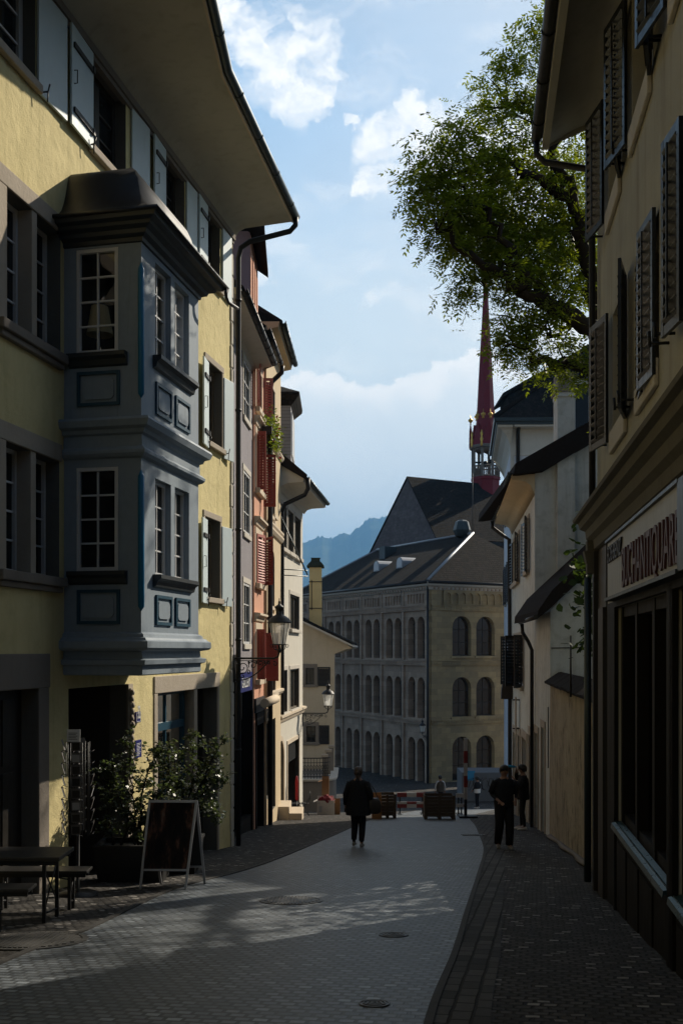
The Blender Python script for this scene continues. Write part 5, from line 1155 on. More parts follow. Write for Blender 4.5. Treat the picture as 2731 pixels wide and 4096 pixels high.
th = thing('tall_white_house', 'white house with hipped tile roof and coved eaves beyond the cream house', 'house', (12,50,gz(50)))
TC = Vector((10.48,62.0)); FT = Fac(TC, (.12,1), (-1,.12)); FTn = Fac(TC, (1,-.02), (-.02,-1)); TE = 10.0; ez = 13.7
tw = [(2.0,3.3,8.6,11.0),(6.0,7.3,8.6,11.0),(2.0,3.3,3.1,5.6),(6.0,7.3,3.1,5.6),(2.0,3.3,-2.6,0),(6.0,7.3,-2.6,0)]
mb = MB(); wall(mb, FT, 0, TE, -10, ez, tw, .2); wall(mb, FTn, 0, 8, -10, ez, [], .2); mb.build('wall', M['clean_white_plaster'], th)
mb = MB(); mb.box(FTn.P, 0,.2, -9, ez-.6, -.01, .03); mb.box(FT.P, 0,.2,-9,ez-.6,-.01,.03); mb.box(FTn.P, .0,8, 12.05,12.25, -.01,.07); mb.box(FTn.P, .0,8, 12.25,ez, -.01,.04); mb.build('corner_pilaster', M['white_plaster'], th)
for h in tw:
    window(th, FT, h, (M['white_paint'], M['stone']), 2, 3, .15, .06, .03, (.08,.12,.1), .1)
    for q in (0,1): shutter(th, FT, h[q], h[2], h[3], .5, 165, 1 if q else -1, M['black_shutter'], 'louvre', .05, None, .12)
pth = [FTn.P(12,0).xy, TC, FT.P(TE,0).xy]; pth = [FT.P(TE,0).xy, TC, FTn.P(8,0).xy]
mb = MB(); moulding(mb, pth[:2]+[FTn.P(.02,0).xy], [(0,12.4),(.06,12.75),(.26,13.2),(.55,13.55),(.81,13.67),(.87,13.86)]); mb.build('coved_eaves', M['white_plaster'], th)
mb = MB(); moulding(mb, pth, [(.81,13.78),(.90,13.78),(.92,13.97),(1.05,13.97),(1.07,14.18),(.81,14.23)]); mb.build('gutter', M['zinc'], th)
e0 = FT.P(-.95,14.22,.98); e1 = FT.P(TE+.7,14.22,.98); e2_ = FTn.P(8.5,14.22,.95); a0 = e0 + Vector((6.9,6.0,5.6))
mb = MB(); mb.face([e0, e2_, e2_+Vector((0,6.0,5.6)), a0]); mb.face([e0, e1, e1+Vector((6.9,-4.0,5.6)), a0]); rf = mb.build('roof', M['tile_across'], th)
mb = MB(); mb.tube([e0+Vector((0,0,.08)), a0+Vector((0,0,.08))], .16, 6); mb.build('hip_tiles', M['verge_wood'], rf)
mb = MB(); o_ = Vector((.6,3.0,.0)); mb.slab([e0+Vector((.9,2.7,2.2)), e0+Vector((9,2.7,6.8)), e0+Vector((9,6.5,6.8)), e0+Vector((.9,6.5,2.2))], .22); mb.slab([e0+Vector((1.2,2.8,2.0)), e0+Vector((9,2.8,6.5)), e0+Vector((9,2.8,1)), e0+Vector((1.4,2.8,1))], 0, 0, (0,3,0)); mb.build('upper_roof', M['tile_across'], rf)
mb = MB(); mb.box(FTn.P, .1,8, ez-.02,ez+.12, .0,.85); mb.build('soffit', M['white_plaster'], th)
mb = MB(); mb.tube([FTn.P(.42,13.8,.6),FTn.P(.42,13.5,.16),FTn.P(.42,-8,.16)], .12, 8); mb.build('downpipe', M['iron'], th)
# ---------------------------------------------------------------- street lamps on scrolled wall brackets
def spiral(c, r0, r1, a0, a1, n=16): return [Vector((c[0]+(r0+(r1-r0)*i/n)*math.cos(a0+(a1-a0)*i/n), 0, c[1]+(r0+(r1-r0)*i/n)*math.sin(a0+(a1-a0)*i/n))) for i in range(n+1)]
def make_lamp(label):
    t = thing('street_lamp', label, 'street lamp', (0,0,0), 'lantern lamps on scrolled wall brackets')
    L = 1.02; mb = MB(); v = lambda x, z: Vector((x,0,z))
    mb.box(I3, .0,.03, -.05,.05, -.52,.08); mb.tube([v(0,0),v(L-.12,0),v(L-.03,.04),v(L,.14),v(L,.24)], .022, 8); mb.tube([v(.02,-.05),v(L-.2,-.05)], .010, 6)
    mb.tube([v(.02,-.45)]+[v(.05+.75*f, -.47+.42*f**1.6-.05*math.sin(f*math.pi)) for f in (.0,.15,.3,.45,.6,.75,.9,1)], .014, 6)
    for c, r, a0, a1 in (((.20,-.20),.14,-2.2,6.6),((.20,-.38),.07,1,8),((.43,-.15),.10,3.6,-4.4),((.60,-.11),.065,-1,6.5),((.78,-.10),.045,3,-4),((.92,-.12),.06,2.2,-4),((.09,-.10),.05,0,6.5),((.33,-.30),.05,2,-4.5)):
        mb.tube(spiral(c, r, r*.2, a0, a1), [.011]*16+[.016], 5)
    for x in (.13,.34,.52,.70): mb.rings([[Vector((x+dx,dy,-.06-dz)) for dx,dy in ((-.02,-.008),(.02,-.008),(.02,.008),(-.02,.008))] for dz in (0,.03,.06)], 0, True, True)
    mb.build('bracket', M['iron'], t, origin=(0,0,0))
    f = MB(); 
    for q in range(4):
        a = math.pi/4+q*math.pi/2; d = Vector((math.cos(a),math.sin(a),0)); o = Vector((L,0,0))
        f.tube([o+v(0,.17)+d*.02, o+v(0,.20)+d*.13, o+v(0,.28)+d*.17, o+v(0,.31)+d*.135], .009, 5)
        f.tube([o+v(0,.30)+d*.138, o+v(0,.76)+d*.222], .008, 5); cc = o+v(0,.27)+d*.19
        f.tube([cc+d*.035*math.cos(w)+Vector((0,0,.035*math.sin(w))) for w in [i*.7 for i in range(10)]], .007, 4)
    f.lathe((L,0,.29), [(.145,0),(.15,.01),(.145,.02),(.02,.022)], 24); f.lathe((L,0,.12), [(.02,0),(.04,.02),(.03,.06),(.02,.18)], 10); f.build('lantern_frame', M['iron'], t)
    g = MB(); g.lathe((L,0,0), [(.136,.31),(.218,.765)], 28, 0, True, False); g.build('lantern_glass', M['frosted_glass'], t, recalc=False)
    c = MB(); c.lathe((L,0,0), [(.20,.755),(.262,.76),(.262,.775),(.245,.79),(.22,.84),(.16,.895),(.10,.925),(.075,.945),(.075,1.06),(.085,1.065),(.10,1.085),(.105,1.10),(.07,1.13),(.03,1.16),(.022,1.19),(.03,1.21),(.012,1.235),(.008,1.29),(.0,1.30)], 28); c.build('lantern_cap', M['iron'], t)
    return t
l1 = make_lamp('large frosted lantern on scrolled black bracket at the yellow house corner')
l2 = copy_tree(l1); l2['label'] = 'frosted lantern on scrolled black bracket at the white house far corner'
l3 = copy_tree(l1); l3['label'] = 'small distant lantern mounted low on the stone school corner'
p = FY.P(UE-.03, -.18, .035); place(l1, p, math.atan2(-.196,.98))
p = FW.P(we-.02, -2.52, .0); place(l2, p, -.06)
p = FL.P(-.05, -6.35, .15); place(l3, p, math.atan2(-.95,-.5)); l3.scale = (1,1,1)

# ---------------------------------------------------------------- covers in the street
def cover(px, py, dia, label, ribs, road=True):
    c = floor_at(px, py); t = thing('manhole_cover', label, 'manhole cover', c)
    sl_ = -.12; f = lambda x, y, z: Vector((c.x+x, c.y+y, c.z+.008+sl_*y+z)); r = dia/2
    mb = MB(); rs = [[f(q*math.cos(a), q*math.sin(a), z) for a in [2*math.pi*j/32 for j in range(32)]] for q, z in ((r,-.004),(r,.008),(r*.9,.009),(r*.89,.002))]; mb.rings(rs, 0, False, False); mb.build('frame', M['cover_iron'], t)
    mb = MB(); mb.rings([[f(q*math.cos(a), q*math.sin(a), z) for a in [2*math.pi*j/32 for j in range(32)]] for q, z in ((r*.88,.0),(r*.88,.005),(.01,.005))], 0, False, False)
    if ribs:
        n = ribs
        for i in range(n):
            x = -r*.8+1.6*r*i/(n-1); w = math.sqrt(max(0,(r*.84)**2-x*x)); mb.box(f, x-r*.035, x+r*.035, -w, w, .005, .013)
    else:
        for q in (.75,.5,.25): mb.rings([[f(r*k*math.cos(a), r*k*math.sin(a), z) for a in [2*math.pi*j/24 for j in range(24)]] for k, z in ((q,.005),(q,.012),(q-.1,.012),(q-.1,.005))], 0, False, False)
    mb.build('lid', M['cover_iron'], t)
paint('cover_iron', (.075,.073,.07), .5, .25, .15, 18, .5, .3)
cover(1165,3605,.80,'large ribbed manhole cover in the middle of the sunlit road',16)
cover(1497,4020,.22,'small round valve cover near the bottom edge of the road',0)
cover(1574,3743,.30,'small round cover set in the dappled part of the road',0)
cover(130,3765,1.05,'dark ribbed manhole cover in the setts below the table',18)
c = floor_at(1890,3342); t = thing('drain_grate', 'dark slotted drain grate beside the right kerb of the road', 'drain', c)
mb = MB(); f = lambda x, y, z: Vector((c.x+x, c.y+y, c.z+.01-.12*y+z)); mb.box(f,-.28,.28,-.2,-.16,0,.012); mb.box(f,-.28,.28,.16,.2,0,.012); fr0 = mb.build('frame', M['cover_iron'], t)
mb = MB(); [mb.box(f,-.27+.06*i,-.24+.06*i,-.16,.16,0,.01) for i in range(10)]; mb.build('grate', M['cover_iron'], t)

# ---------------------------------------------------------------- table and benches by the left edge
def trestle(name, label, cat, x0, x1, y0, y1, zt, th, legx, grp=None):
    yc = (y0+y1)/2; g = gz(yc); t = thing(name, label, cat, ((x0+x1)/2, yc, g), grp)
    mb = MB(); mb.box(I3, x0, x1, y0, y1, zt-th, zt); mb.build('top', M['plank_wood'], t, bevel=.008)
    mb = MB(); mb.box(I3, x0+.05, x1-.03, y0+.05, y0+.08, zt-th-.05, zt-th-.002); mb.box(I3, x0+.05, x1-.03, y1-.08, y1-.05, zt-th-.05, zt-th-.002); mb.build('apron', M['iron'], t)
    for lx in legx:
        for y in (y0+.06, y1-.06):
            mb = MB(); mb.box(I3, lx-.018, lx+.018, y-.018, y+.018, gz(y)+.002, zt-th-.051); mb.build('leg', M['iron'], t)
        mb = MB(); mb.tube([Vector((lx,y0+.06,gz(y0)+.1)), Vector((lx,y1-.06,gz(y1)+.1))], .012, 5); mb.tube([Vector((lx,yc,zt-th-.1)), Vector((lx-.4,yc,zt-th-.03))], .009, 5)
        mb.tube([Vector((lx,y0+.06,gz(y0)+.12)), Vector((lx,y1-.06,zt-th-.1))], .009, 5); mb.tube([Vector((lx,y1-.06,gz(y0)+.12)), Vector((lx,y0+.06,zt-th-.1))], .009, 5); mb.build('brace', M['iron'], t)
    return t
trestle('beer_table', 'long dark folding table with steel legs at the left edge', 'table', -4.35, -3.02, 10.72, 11.32, gz(11)+.745, .045, (-4.1,-3.2))
trestle('bench', 'dark folding bench in front of the table, nearer the camera', 'bench', -4.3, -3.13, 10.02, 10.30, gz(10.15)+.47, .035, (-4.0,-3.5), 'folding benches at the table')
trestle('bench', 'dark folding bench behind the table, nearer the house', 'bench', -4.2, -2.98, 11.72, 12.0, gz(11.85)+.48, .035, (-4.0,-3.2), 'folding benches at the table')

# ---------------------------------------------------------------- advertising board
ab = thing('pavement_board', 'aluminium framed A-shaped poster board standing before the shrubs', 'sign board', (-2.45,14.1,gz(14.1)))
A0, A1 = Vector((-2.79,13.80,0)), Vector((-2.13,13.77,0)); A0.z = gz(13.8)+.005; A1.z = gz(13.77)+.005
T0, T1 = Vector((-2.715,14.10,gz(13.8)+1.19)), Vector((-2.02,14.08,gz(13.8)+1.19)); B0, B1 = Vector((-2.62,14.44,0)), Vector((-1.95,14.42,0)); B0.z = B1.z = gz(14.4)+.005
def leafF(a0, a1, t0, t1):
    X = (a1-a0); Z = (t0-a0); nrm = X.cross(Z).normalized(); return lambda u, v, n: a0 + X*u + (Z + ((t1-a1)-(t0-a0))*u)*v + nrm*n
ff = leafF(A0, A1, T0, T1); fb = leafF(B0, B1, T0, T1)
mb = MB(); s_ = .05
for a_, b_, c_, d_ in ((0,s_,0,1),(1-s_,1,0,1),(s_,1-s_,.20,.225),(s_,1-s_,.97,1)): mb.box(ff, a_, b_, c_, d_, -.012, .014)
mb.build('frame', M['alu'], ab, bevel=.004)
mb = MB(); mb.box(ff, s_, 1-s_, .225, .97, -.006, .004); mb.build('poster', M['poster'], ab)
mb = MB()
for a_, b_, c_, d_ in ((0,s_,0,.99),(1-s_,1,0,.99),(s_,1-s_,.20,.225),(s_,1-s_,.95,.985)): mb.box(fb, a_, b_, c_, d_, -.012, .012)
mb.box(fb, s_, 1-s_, .225, .95, -.005, .005, 1); mb.build('rear_frame', [M['alu'], M['plastic_black']], ab)

# ---------------------------------------------------------------- planters and shrubs
def planter(x0, x1, y0, y1, h, label):
    t = thing('planter', label, 'planter', ((x0+x1)/2,(y0+y1)/2,gz(y0)), 'black planters along the yellow house'); z0 = gz(y0)-.02; z1 = z0+h; q = .04
    mb = MB(); mb.rings([[(a,b,z) for a,b in ((x0+e,y0+e),(x1-e,y0+e),(x1-e,y1-e),(x0+e,y1-e))] for e, z in ((.05,z0),(0,z1-.04),(-.015,z1-.04),(-.015,z1),(.04,z1),(.045,z1-.06))], 0, False, False); mb.build('tub', M['pot_black'], t)
    mb = MB(); mb.face([(x0+.03,y0+.03,z1-.07),(x1-.03,y0+.03,z1-.07),(x1-.03,y1-.03,z1-.07),(x0+.03,y1-.03,z1-.07)]); mb.build('soil', M['pot_black'], t); return z1
def shrub(name, label, stems, n, size, seed, spread=.13, grp=None):
    n = n*2; size *= 1.12
    r = random.Random(seed); base = stems[0][0]; t = thing(name, label, 'shrub', base, grp); mb = MB(); lp = []
    for st in stems:
        pts = []
        for i in range(len(st)-1):
            for k in range(5): pts.append(st[i].lerp(st[i+1], k/5) + Vector((r.gauss(0,.012), r.gauss(0,.012), 0)))
        pts.append(st[-1]); mb.tube(pts, [.022*(1-.85*i/len(pts)) for i in range(len(pts))], 5)
        for i in range(len(pts)//4, len(pts)):
            for _ in range(3 if i % 2 else 2):
                d = Vector((r.gauss(0,1), r.gauss(0,1), r.gauss(.35,.6))).normalized()*r.uniform(.10,.36)*(1.0 if i < len(pts)*.85 else .7)
                tw = [pts[i], pts[i]+d*.55+Vector((0,0,.02)), pts[i]+d]; mb.tube(tw, [.006,.004,.002], 4)
                for _ in range(n):
                    f = r.uniform(.2,1.05); lp.append(pts[i]+d*f+Vector((r.gauss(0,.022), r.gauss(0,.022), r.gauss(0,.02))))
    mb.build('stem', M['bark'], t); leaves_mesh('foliage', lp, size, M['shrub_leaf'], t, seed, 'round', .1); return t
z1 = planter(-3.62,-2.58,14.62,15.3,.56,'long black planter under the left shrub, behind the poster board')
z2 = planter(-3.15,-2.28,15.8,16.6,.52,'black planter under the right shrub, below the shop window')
q = lambda px, py, Y: at(px, py, Y)
shrub('potted_shrub', 'dark glossy shrub in the left planter, leaning toward the shop entrance', [[Vector((-3.3,14.95,z1-.05)), q(520,3300,15.0), q(470,3180,15.0), q(400,3080,15.0)], [Vector((-3.1,14.95,z1-.05)), q(540,3250,15.0), q(520,3080,15.0), q(520,2950,15.0)],
  [Vector((-3.0,14.95,z1-.05)), q(560,3200,15.0), q(600,3060,15.0), q(660,2990,15.0)], [Vector((-2.95,14.95,z1-.05)), q(590,3260,15.0), q(640,3180,15.0), q(690,3130,15.0)], [Vector((-3.4,14.95,z1-.05)), q(440,3320,15.0), q(430,3200,15.0), q(450,3060,15.0)], [Vector((-3.05,14.95,z1-.05)), q(545,3340,15.0), q(555,3290,15.0), q(585,3270,15.0)]], 9, .05, 21, .13, 'glossy shrubs in black planters')
shrub('potted_shrub', 'dark glossy shrub in the right planter, reaching over the poster board', [[Vector((-2.9,16.2,z2-.05)), q(720,3230,16.2), q(700,3100,16.2), q(690,2990,16.1)], [Vector((-2.75,16.2,z2-.05)), q(760,3180,16.2), q(780,3050,16.2), q(760,2930,16.1)],
  [Vector((-2.65,16.2,z2-.05)), q(790,3170,16.2), q(840,3060,16.1), q(890,2960,16.1)], [Vector((-2.6,16.2,z2-.05)), q(800,3190,16.2), q(850,3130,16.1), q(900,3110,16.1)], [Vector((-2.55,16.2,z2-.05)), q(800,3230,16.1), q(840,3220,16.0), q(870,3280,15.9)], [Vector((-2.8,16.2,z2-.05)), q(740,3150,16.1), q(650,3060,16.0), q(620,3010,16.0)]], 9, .052, 22, .13, 'glossy shrubs in black planters')

# ---------------------------------------------------------------- postcard rack
pc = Vector((-3.46,13.15,gz(13.15))); rk = thing('postcard_rack', 'tall wire postcard stand beside the dark shop entrance', 'postcard rack', pc)
mb = MB(); mb.lathe(pc, [(.26,.0),(.26,.03),(.03,.05),(.022,.06),(.022,2.05),(.0,2.06)], 14); mb.build('stand', M['iron'], rk)
proto = None; mb = MB()
for s_ in range(4):
    a = -math.pi/2 + s_*math.pi/2 + .12; d = Vector((math.cos(a),math.sin(a),0)); e = Vector((-d.y,d.x,0))
    for x in (-.075,.075): mb.tube([pc+d*.14+e*x+Vector((0,0,.78)), pc+d*.14+e*x+Vector((0,0,2.02))], .005, 4)
    for k in range(8):
        z = .80+.155*k; mb.tube([pc+d*.145+e*-.08+Vector((0,0,z)), pc+d*.20+e*-.08+Vector((0,0,z+.02)), pc+d*.20+e*.08+Vector((0,0,z+.02)), pc+d*.145+e*.08+Vector((0,0,z))], .004, 4)
        if s_ == 1 and k > 4: continue
        c = pc+d*.165+Vector((0,0,z+.03)); t = thing('postcard', 'small printed postcard held in the wire rack', 'postcard', c, 'postcards in the wire rack')
        m2 = MB(); fx = lambda x, y, n, c=c, d=d, e=e: c+e*x+Vector((0,0,1))*y*.96+d*(y*.28+n)
        m2.box(fx, -.058,.058, 0,.145, 0,.003); cd = m2.build('card', M['card_grey'], t)
        m2 = MB(); m2.box(fx, -.046,.046, .014,.115, .0032,.0045); m2.build('picture', M['card_pic%d' % ((s_*5+k*3) % 4)] if 0 else M[('plastic_black','dark_wood','sign_grey','room_dark')[(s_*5+k*3)%4]], t)
mb.build('wire_pockets', M['iron'], rk)
c = pc+Vector((.0,-.215,2.04)); t = thing('notice_card', 'white notice card fixed on top of the postcard rack', 'card', c)
mb = MB(); mb.box(lambda a,b,z: c+Vector((a,b,z)), -.085,.085,0,.006,0,.16); mb.build('card', M['sign_white'], t)
mb = MB(); [mb.box(lambda a,b,z: c+Vector((a,b,z)), -.065,.05-.02*(i%2),-.002,-.0005,.03+.02*i,.037+.02*i) for i in range(5)]; mb.build('print', M['sign_black'], t)

# ---------------------------------------------------------------- far end of the street
def crate(px0, px1, Y, h, label):
    a, b = at(px0,0,Y).x, at(px1,0,Y).x; g = gz(Y); t = thing('crate', label, 'crate', ((a+b)/2,Y+.4,g), 'slatted wooden crates closing the road')
    mb = MB(); n = 6
    for y in (Y, Y+.8):
        for i in range(n): z = g+.14+(h-.16)*i/n; mb.box(I3, a+.03, b-.03, y-.012, y+.012, z, z+(h-.16)/n-.015)
    for x in (a+.03, b-.03):
        for i in range(n): z = g+.14+(h-.16)*i/n; mb.box(I3, x-.012, x+.012, Y+.02, Y+.78, z, z+(h-.16)/n-.015)
    mb.build('slats', M['crate_wood'], t)
    for x in (a, (a+b)/2-.05, b-.09):
        mb = MB(); mb.box(I3, x, x+.09, Y-.035, Y-.013, g+.0, g+h); mb.build('batten', M['crate_wood'], t)
    mb = MB(); mb.box(I3, a, b, Y-.02, Y+.82, g+.10, g+.135)
    for x in (a, (a+b)/2-.05, b-.1): mb.box(I3, x, x+.1, Y+.0, Y+.8, g, g+.099)
    mb.build('pallet', M['crate_wood'], t)
crate(1515,1584,34.0,.82,'dark slatted wooden crate left of the barrier, behind the walking woman')
crate(1697,1820,33.2,.80,'dark slatted wooden crate right of the barrier in mid road')
def boards(px0, px1, Y, label, rows, seg):
    a, b = at(px0,0,Y).x, at(px1,0,Y).x; g = gz(Y); t = thing('barrier', label, 'barrier', ((a+b)/2,Y,g), 'red and white road barriers')
    for pt, pb, off in rows:
        z0, z1 = at(0,pb,Y).z, at(0,pt,Y).z; x = a; k = off; mb = MB()
        while x < b-.02: mb.box(I3, x, min(b,x+seg), Y-.02, Y+.02, z0, z1, k % 2); x += seg; k += 1
        mb.build('board', [M['red_paint'], M['white_board']], t)
    for x in (a+.1, b-.1):
        mb = MB(); mb.box(I3, x-.025, x+.025, Y+.021, Y+.06, g, at(0,rows[0][0],Y).z); mb.box(I3, x-.06, x+.06, Y-.3, Y+.4, g, g+.05); mb.build('leg', M['iron'], t)
boards(1588,1700,37.5,'red and white striped barrier boards between the two crates',((3171,3188,0),(3207,3216,1),(3216,3231,0)),.36)
boards(1822,1856,36.5,'short red and white barrier right of the crates',((3174,3190,1),(3215,3228,1)),.28)
Y = 34.2; g = gz(Y); c = at(1861,0,Y); t = thing('marker_post', 'tall red and white banded post on a black foot', 'post', (c.x,Y,g))
mb = MB(); zt = at(0,2953,Y).z; edges = [2953,3003,3052,3103,3149,3197]
for i, (a, b) in enumerate(zip(edges, edges[1:])): mb.box(I3, c.x-.062, c.x+.062, Y-.03, Y+.03, at(0,b,Y).z, at(0,a,Y).z, (i+1) % 2)
mb.build('banded_board', [M['red_paint'], M['white_board']], t)
mb = MB(); mb.box(I3, c.x-.05,c.x+.05, Y-.025,Y+.025, g, at(0,3197,Y).z); mb.build('stem', M['iron'], t); mb = MB(); mb.box(I3, c.x-.22,c.x+.4, Y-.2,Y+.2, g, g+.1); mb.build('foot', M['plastic_black'], t, bevel=.02)
Y = 57; a, b = at(1846,0,Y).x, at(1990,0,Y).x; g = gz(Y); ct = thing('site_container', 'grey graffiti-marked container behind the barrier posts', 'container', ((a+b)/2,Y+1,g))
mb = MB(); mb.box(I3, a, b+1, Y, Y+2.4, g, at(0,3090,Y).z); mb.build('body', M['sheet_grey'], ct, bevel=.02)
mb = MB(); r = random.Random(3)
for k in range(5):
    o = Vector((a+.5+.4*k, Y-.012, g+1.0)); mb.tube([o+Vector((.28*math.cos(j*1.1+k)*(1-.06*j), 0, .38*math.sin(j*1.25+k*.7))) for j in range(9)], .016, 4)
mb.box(I3, a+.3,a+.75, Y-.01,Y-.002, g+1.2,g+1.75, 1); mb.build('graffiti', [M['iron'], M['bottle_blue']], ct)
mb = MB(); [mb.box(I3, a+i*.7, a+i*.7+.05, Y-.03,Y-.001, g, at(0,3092,Y).z) for i in range(5)]; mb.build('ribs', M['sheet_grey'], ct)

def carton(px0, px1, pt, pb, Y, dep, label, m, open_=False, name='cardboard_box', z0=None):
    a, b = at(px0,0,Y).x, at(px1,0,Y).x; zb = gz(Y)+.003 if z0 is None else z0; zt = at(0,pt,Y).z
    t = thing(name, label, 'box', ((a+b)/2,Y+dep/2,zb)); mb = MB()
    mb.rings([[(x,y,z) for x,y in ((a+e,Y+e),(b-e,Y+e),(b-e,Y+dep-e),(a+e,Y+dep-e))] for e, z in ((0,zb),(0,zt),(.008,zt),(.008,zb+.02))], 0, False, True); mb.build('body', m, t)
    mb = MB(); mb.slab([(a,Y,zt),(a-.14,Y+.02,zt-.06),(a-.14,Y+dep-.02,zt-.06),(a,Y+dep,zt)], .006); mb.slab([(a,Y-.002,zt),(b,Y-.002,zt),(b,Y-.09,zt-.1),(a,Y-.09,zt-.1)], .006) if open_ else mb.slab([(a,Y+dep,zt),(b,Y+dep,zt),(b,Y+dep+.05,zt+.12),(a,Y+dep+.05,zt+.12)], .006)
    mb.build('flap', m, t); return t, zt
t, zt = carton(1268,1337,3203,3254,37.6,.45,'large white cardboard box filled with red cloth beside the terrace',M['card_white'])
mb = MB(); mb.box(I3, at(1275,0,37.6).x,at(1288,0,37.6).x,37.59,37.599,gz(37.6)+.1,gz(37.6)+.34); mb.box(I3, at(1271,0,37.6).x,at(1279,0,37.6).x,37.59,37.599,gz(37.6)+.42,gz(37.6)+.47); mb.build('print', M['sign_grey'], t)
carton(1338,1360,3212,3252,37.9,.3,'small orange cardboard box right of the white box',M['card_orange'])
carton(1287,1316,3123,3190,38.6,.4,'upright brown cardboard box standing behind the white box',M['card_brown'])
carton(1487,1526,3190,3262,33.4,.3,'orange brown cardboard box beside the left crate, behind the woman',M['card_orange'])
cl = at(1305,3188,37.8); r = random.Random(8); mb = MB(); N = 22
mb.rings([[cl+Vector((.33*(1-f)**.5*math.cos(a)*(1+.18*mnoise.noise(Vector((a*2,f*4,1)))), .22*(1-f)**.5*math.sin(a), -.14+f*.20+.13*mnoise.noise(Vector((math.cos(a)*2,math.sin(a)*2,f*5))))) for a in [2*math.pi*j/N for j in range(N)]] for f in (0,.15,.3,.45,.6,.75,.9,.99)], 0, True, True)
tag(mb.build('cloth', M['cloth_red'], None), 'crumpled dark red cloth piled in the white box', 'cloth')
# stone steps in front of the cream house
st = thing('stone_steps', 'two pale stone steps leading to the cream house door', 'steps', (-2.0,33.6,gz(33.6)))
for i, (x0,x1,y0,y1,h) in enumerate(((-2.35,-1.72,33.0,34.4,.44),(-1.72,-1.30,33.0,34.4,.22))):
    mb = MB(); mb.box(I3, x0,x1,y0,y1,gz(34.4)-.1,gz(33.0)+h); mb.build('step', M['sill_stone'], st, bevel=.015)
# bistro chairs and red folded parasol
def bistro():
    t = thing('folding_chair', 'black folding bistro chair on the left by the arched door', 'chair', (0,0,0), 'bistro chairs by the white house')
    mb = MB(); [mb.box(I3, -.2,.2, -.2+.07*i, -.15+.07*i, .44,.455) for i in range(6)]; mb.build('seat', M['iron'], t, origin=(0,0,.44))
    mb = MB(); [mb.box(I3, -.2,.2, .235,.25, .62+.08*i,.67+.08*i) for i in range(3)]; mb.build('backrest', M['iron'], t)
    for s_ in (-.19,.19):
        mb = MB(); mb.tube([Vector((s_,-.22,.0)),Vector((s_,.24,.62)),Vector((s_,.25,.88))], .012, 6); mb.build('leg', M['iron'], t)
        mb = MB(); mb.tube([Vector((s_*.88,.24,.0)),Vector((s_*.88,-.2,.45))], .012, 6); mb.build('leg', M['iron'], t)
    return t
b1 = bistro(); b2 = copy_tree(b1); b2['label'] = 'black folding bistro chair on the right of the red parasol'
Y = 36.2; place(b1, (at(1168,0,Y).x, Y, gz(Y)), 1.9); place(b2, (at(1212,0,Y).x, Y, gz(Y)), -1.5)
Y = 36.0; x = at(1187,0,Y).x; pa = thing('folded_parasol', 'narrow folded bright red parasol between the bistro chairs', 'parasol', (x,Y,gz(Y)))
mb = MB(); mb.lathe((x,Y,gz(Y)), [(.025,.55),(.06,.6),(.05,.9),(.06,1.2),(.03,1.42),(.0,1.45)], 10); mb.build('canopy', M['bright_red'], pa); mb = MB(); mb.lathe((x,Y,gz(Y)), [(.12,0),(.12,.06),(.015,.08),(.015,.56)], 10); mb.build('pole', M['iron'], pa)

# terrace with iron railing in front of the gable house
Y0 = 43.6; zt = at(0,3116,Y0).z; tr = thing('terrace', 'curved stone terrace with pale coping below the gable house', 'terrace', (-1.5,45,gz(45)))
xr = at(1338,0,Y0).x; edge = [Vector((-3.2,Y0))]+[Vector((xr-.9+.9*math.sin(a), Y0+.9-.9*math.cos(a))) for a in [i*math.pi/2/8 for i in range(9)]]+[Vector((xr+.05,Y0+4.3))]
mb = MB(); mb.rings([[(p.x,p.y,-10) for p in edge]+[(-3.2,Y0+4.3,-10)], [(p.x,p.y,zt-.09) for p in edge]+[(-3.2,Y0+4.3,zt-.09)]], 0, False, True); mb.build('wall', M['dark_stone'], tr)
mb = MB(); moulding(mb, edge, [(-.3,zt),(.10,zt),(.12,zt-.03),(.10,zt-.1),(-.3,zt-.1)]); mb.build('coping', M['pale_stone'], tr)
rl = thing('iron_railing', 'black ornamental iron railing along the terrace edge', 'railing', (-1.5,Y0,zt)); mb = MB(); ep = [p for p in offset_path(edge, -.06)[:7]]; top = zt+.9
mb.tube([(p.x,p.y,top) for p in ep], .025, 6); mb.tube([(p.x,p.y,zt+.1) for p in ep], .018, 6); mb.tube([(p.x,p.y,zt+.70) for p in ep], .014, 6); mb.build('rail', M['iron'], rl)
dist = [0]; 
for a, b in zip(ep, ep[1:]): dist.append(dist[-1]+(b-a).length)
def along(s):
    for i in range(len(ep)-1):
        if s <= dist[i+1]: return ep[i].lerp(ep[i+1], (s-dist[i])/max(1e-6,dist[i+1]-dist[i]))
    return ep[-1]
for k in range(int(dist[-1]/.13)):
    p = along(k*.13+.05); mb = MB(); mb.tube([(p.x,p.y,zt),(p.x,p.y,top)], .010, 5)
    for zc in (zt+.28,zt+.5): mb.tube([Vector((p.x+.05*math.cos(a),p.y,zc+.09*math.sin(a))) for a in [i*.55 for i in range(12)]], .010, 4)
    mb.build('baluster', M['iron'], rl)
for px0, px1, pt, pb, Y, lb in ((1288,1309,3018,3112,43.9,'lowest stone pillar at the end of the iron railing'),(1302,1324,2998,3100,45.2,'middle stone pillar stepping up behind the railing'),(1315,1336,2982,3085,46.6,'highest stone pillar against the gable house corner')):
    a, b = at(px0,0,Y).x, at(px1,0,Y).x; z1 = at(0,pt,Y).z; t = thing('stone_pillar', lb, 'pillar', ((a+b)/2,Y,zt), 'stone pillars of the terrace stair')
    mb = MB(); mb.box(I3, a+.02,b-.02,Y,Y+.2,zt-.2,z1-.12); mb.build('shaft', M['dark_stone'], t); mb = MB(); mb.box(I3, a-.03,b+.03,Y-.04,Y+.24,z1-.12,z1); mb.build('cap', M['stone'], t, bevel=.015)
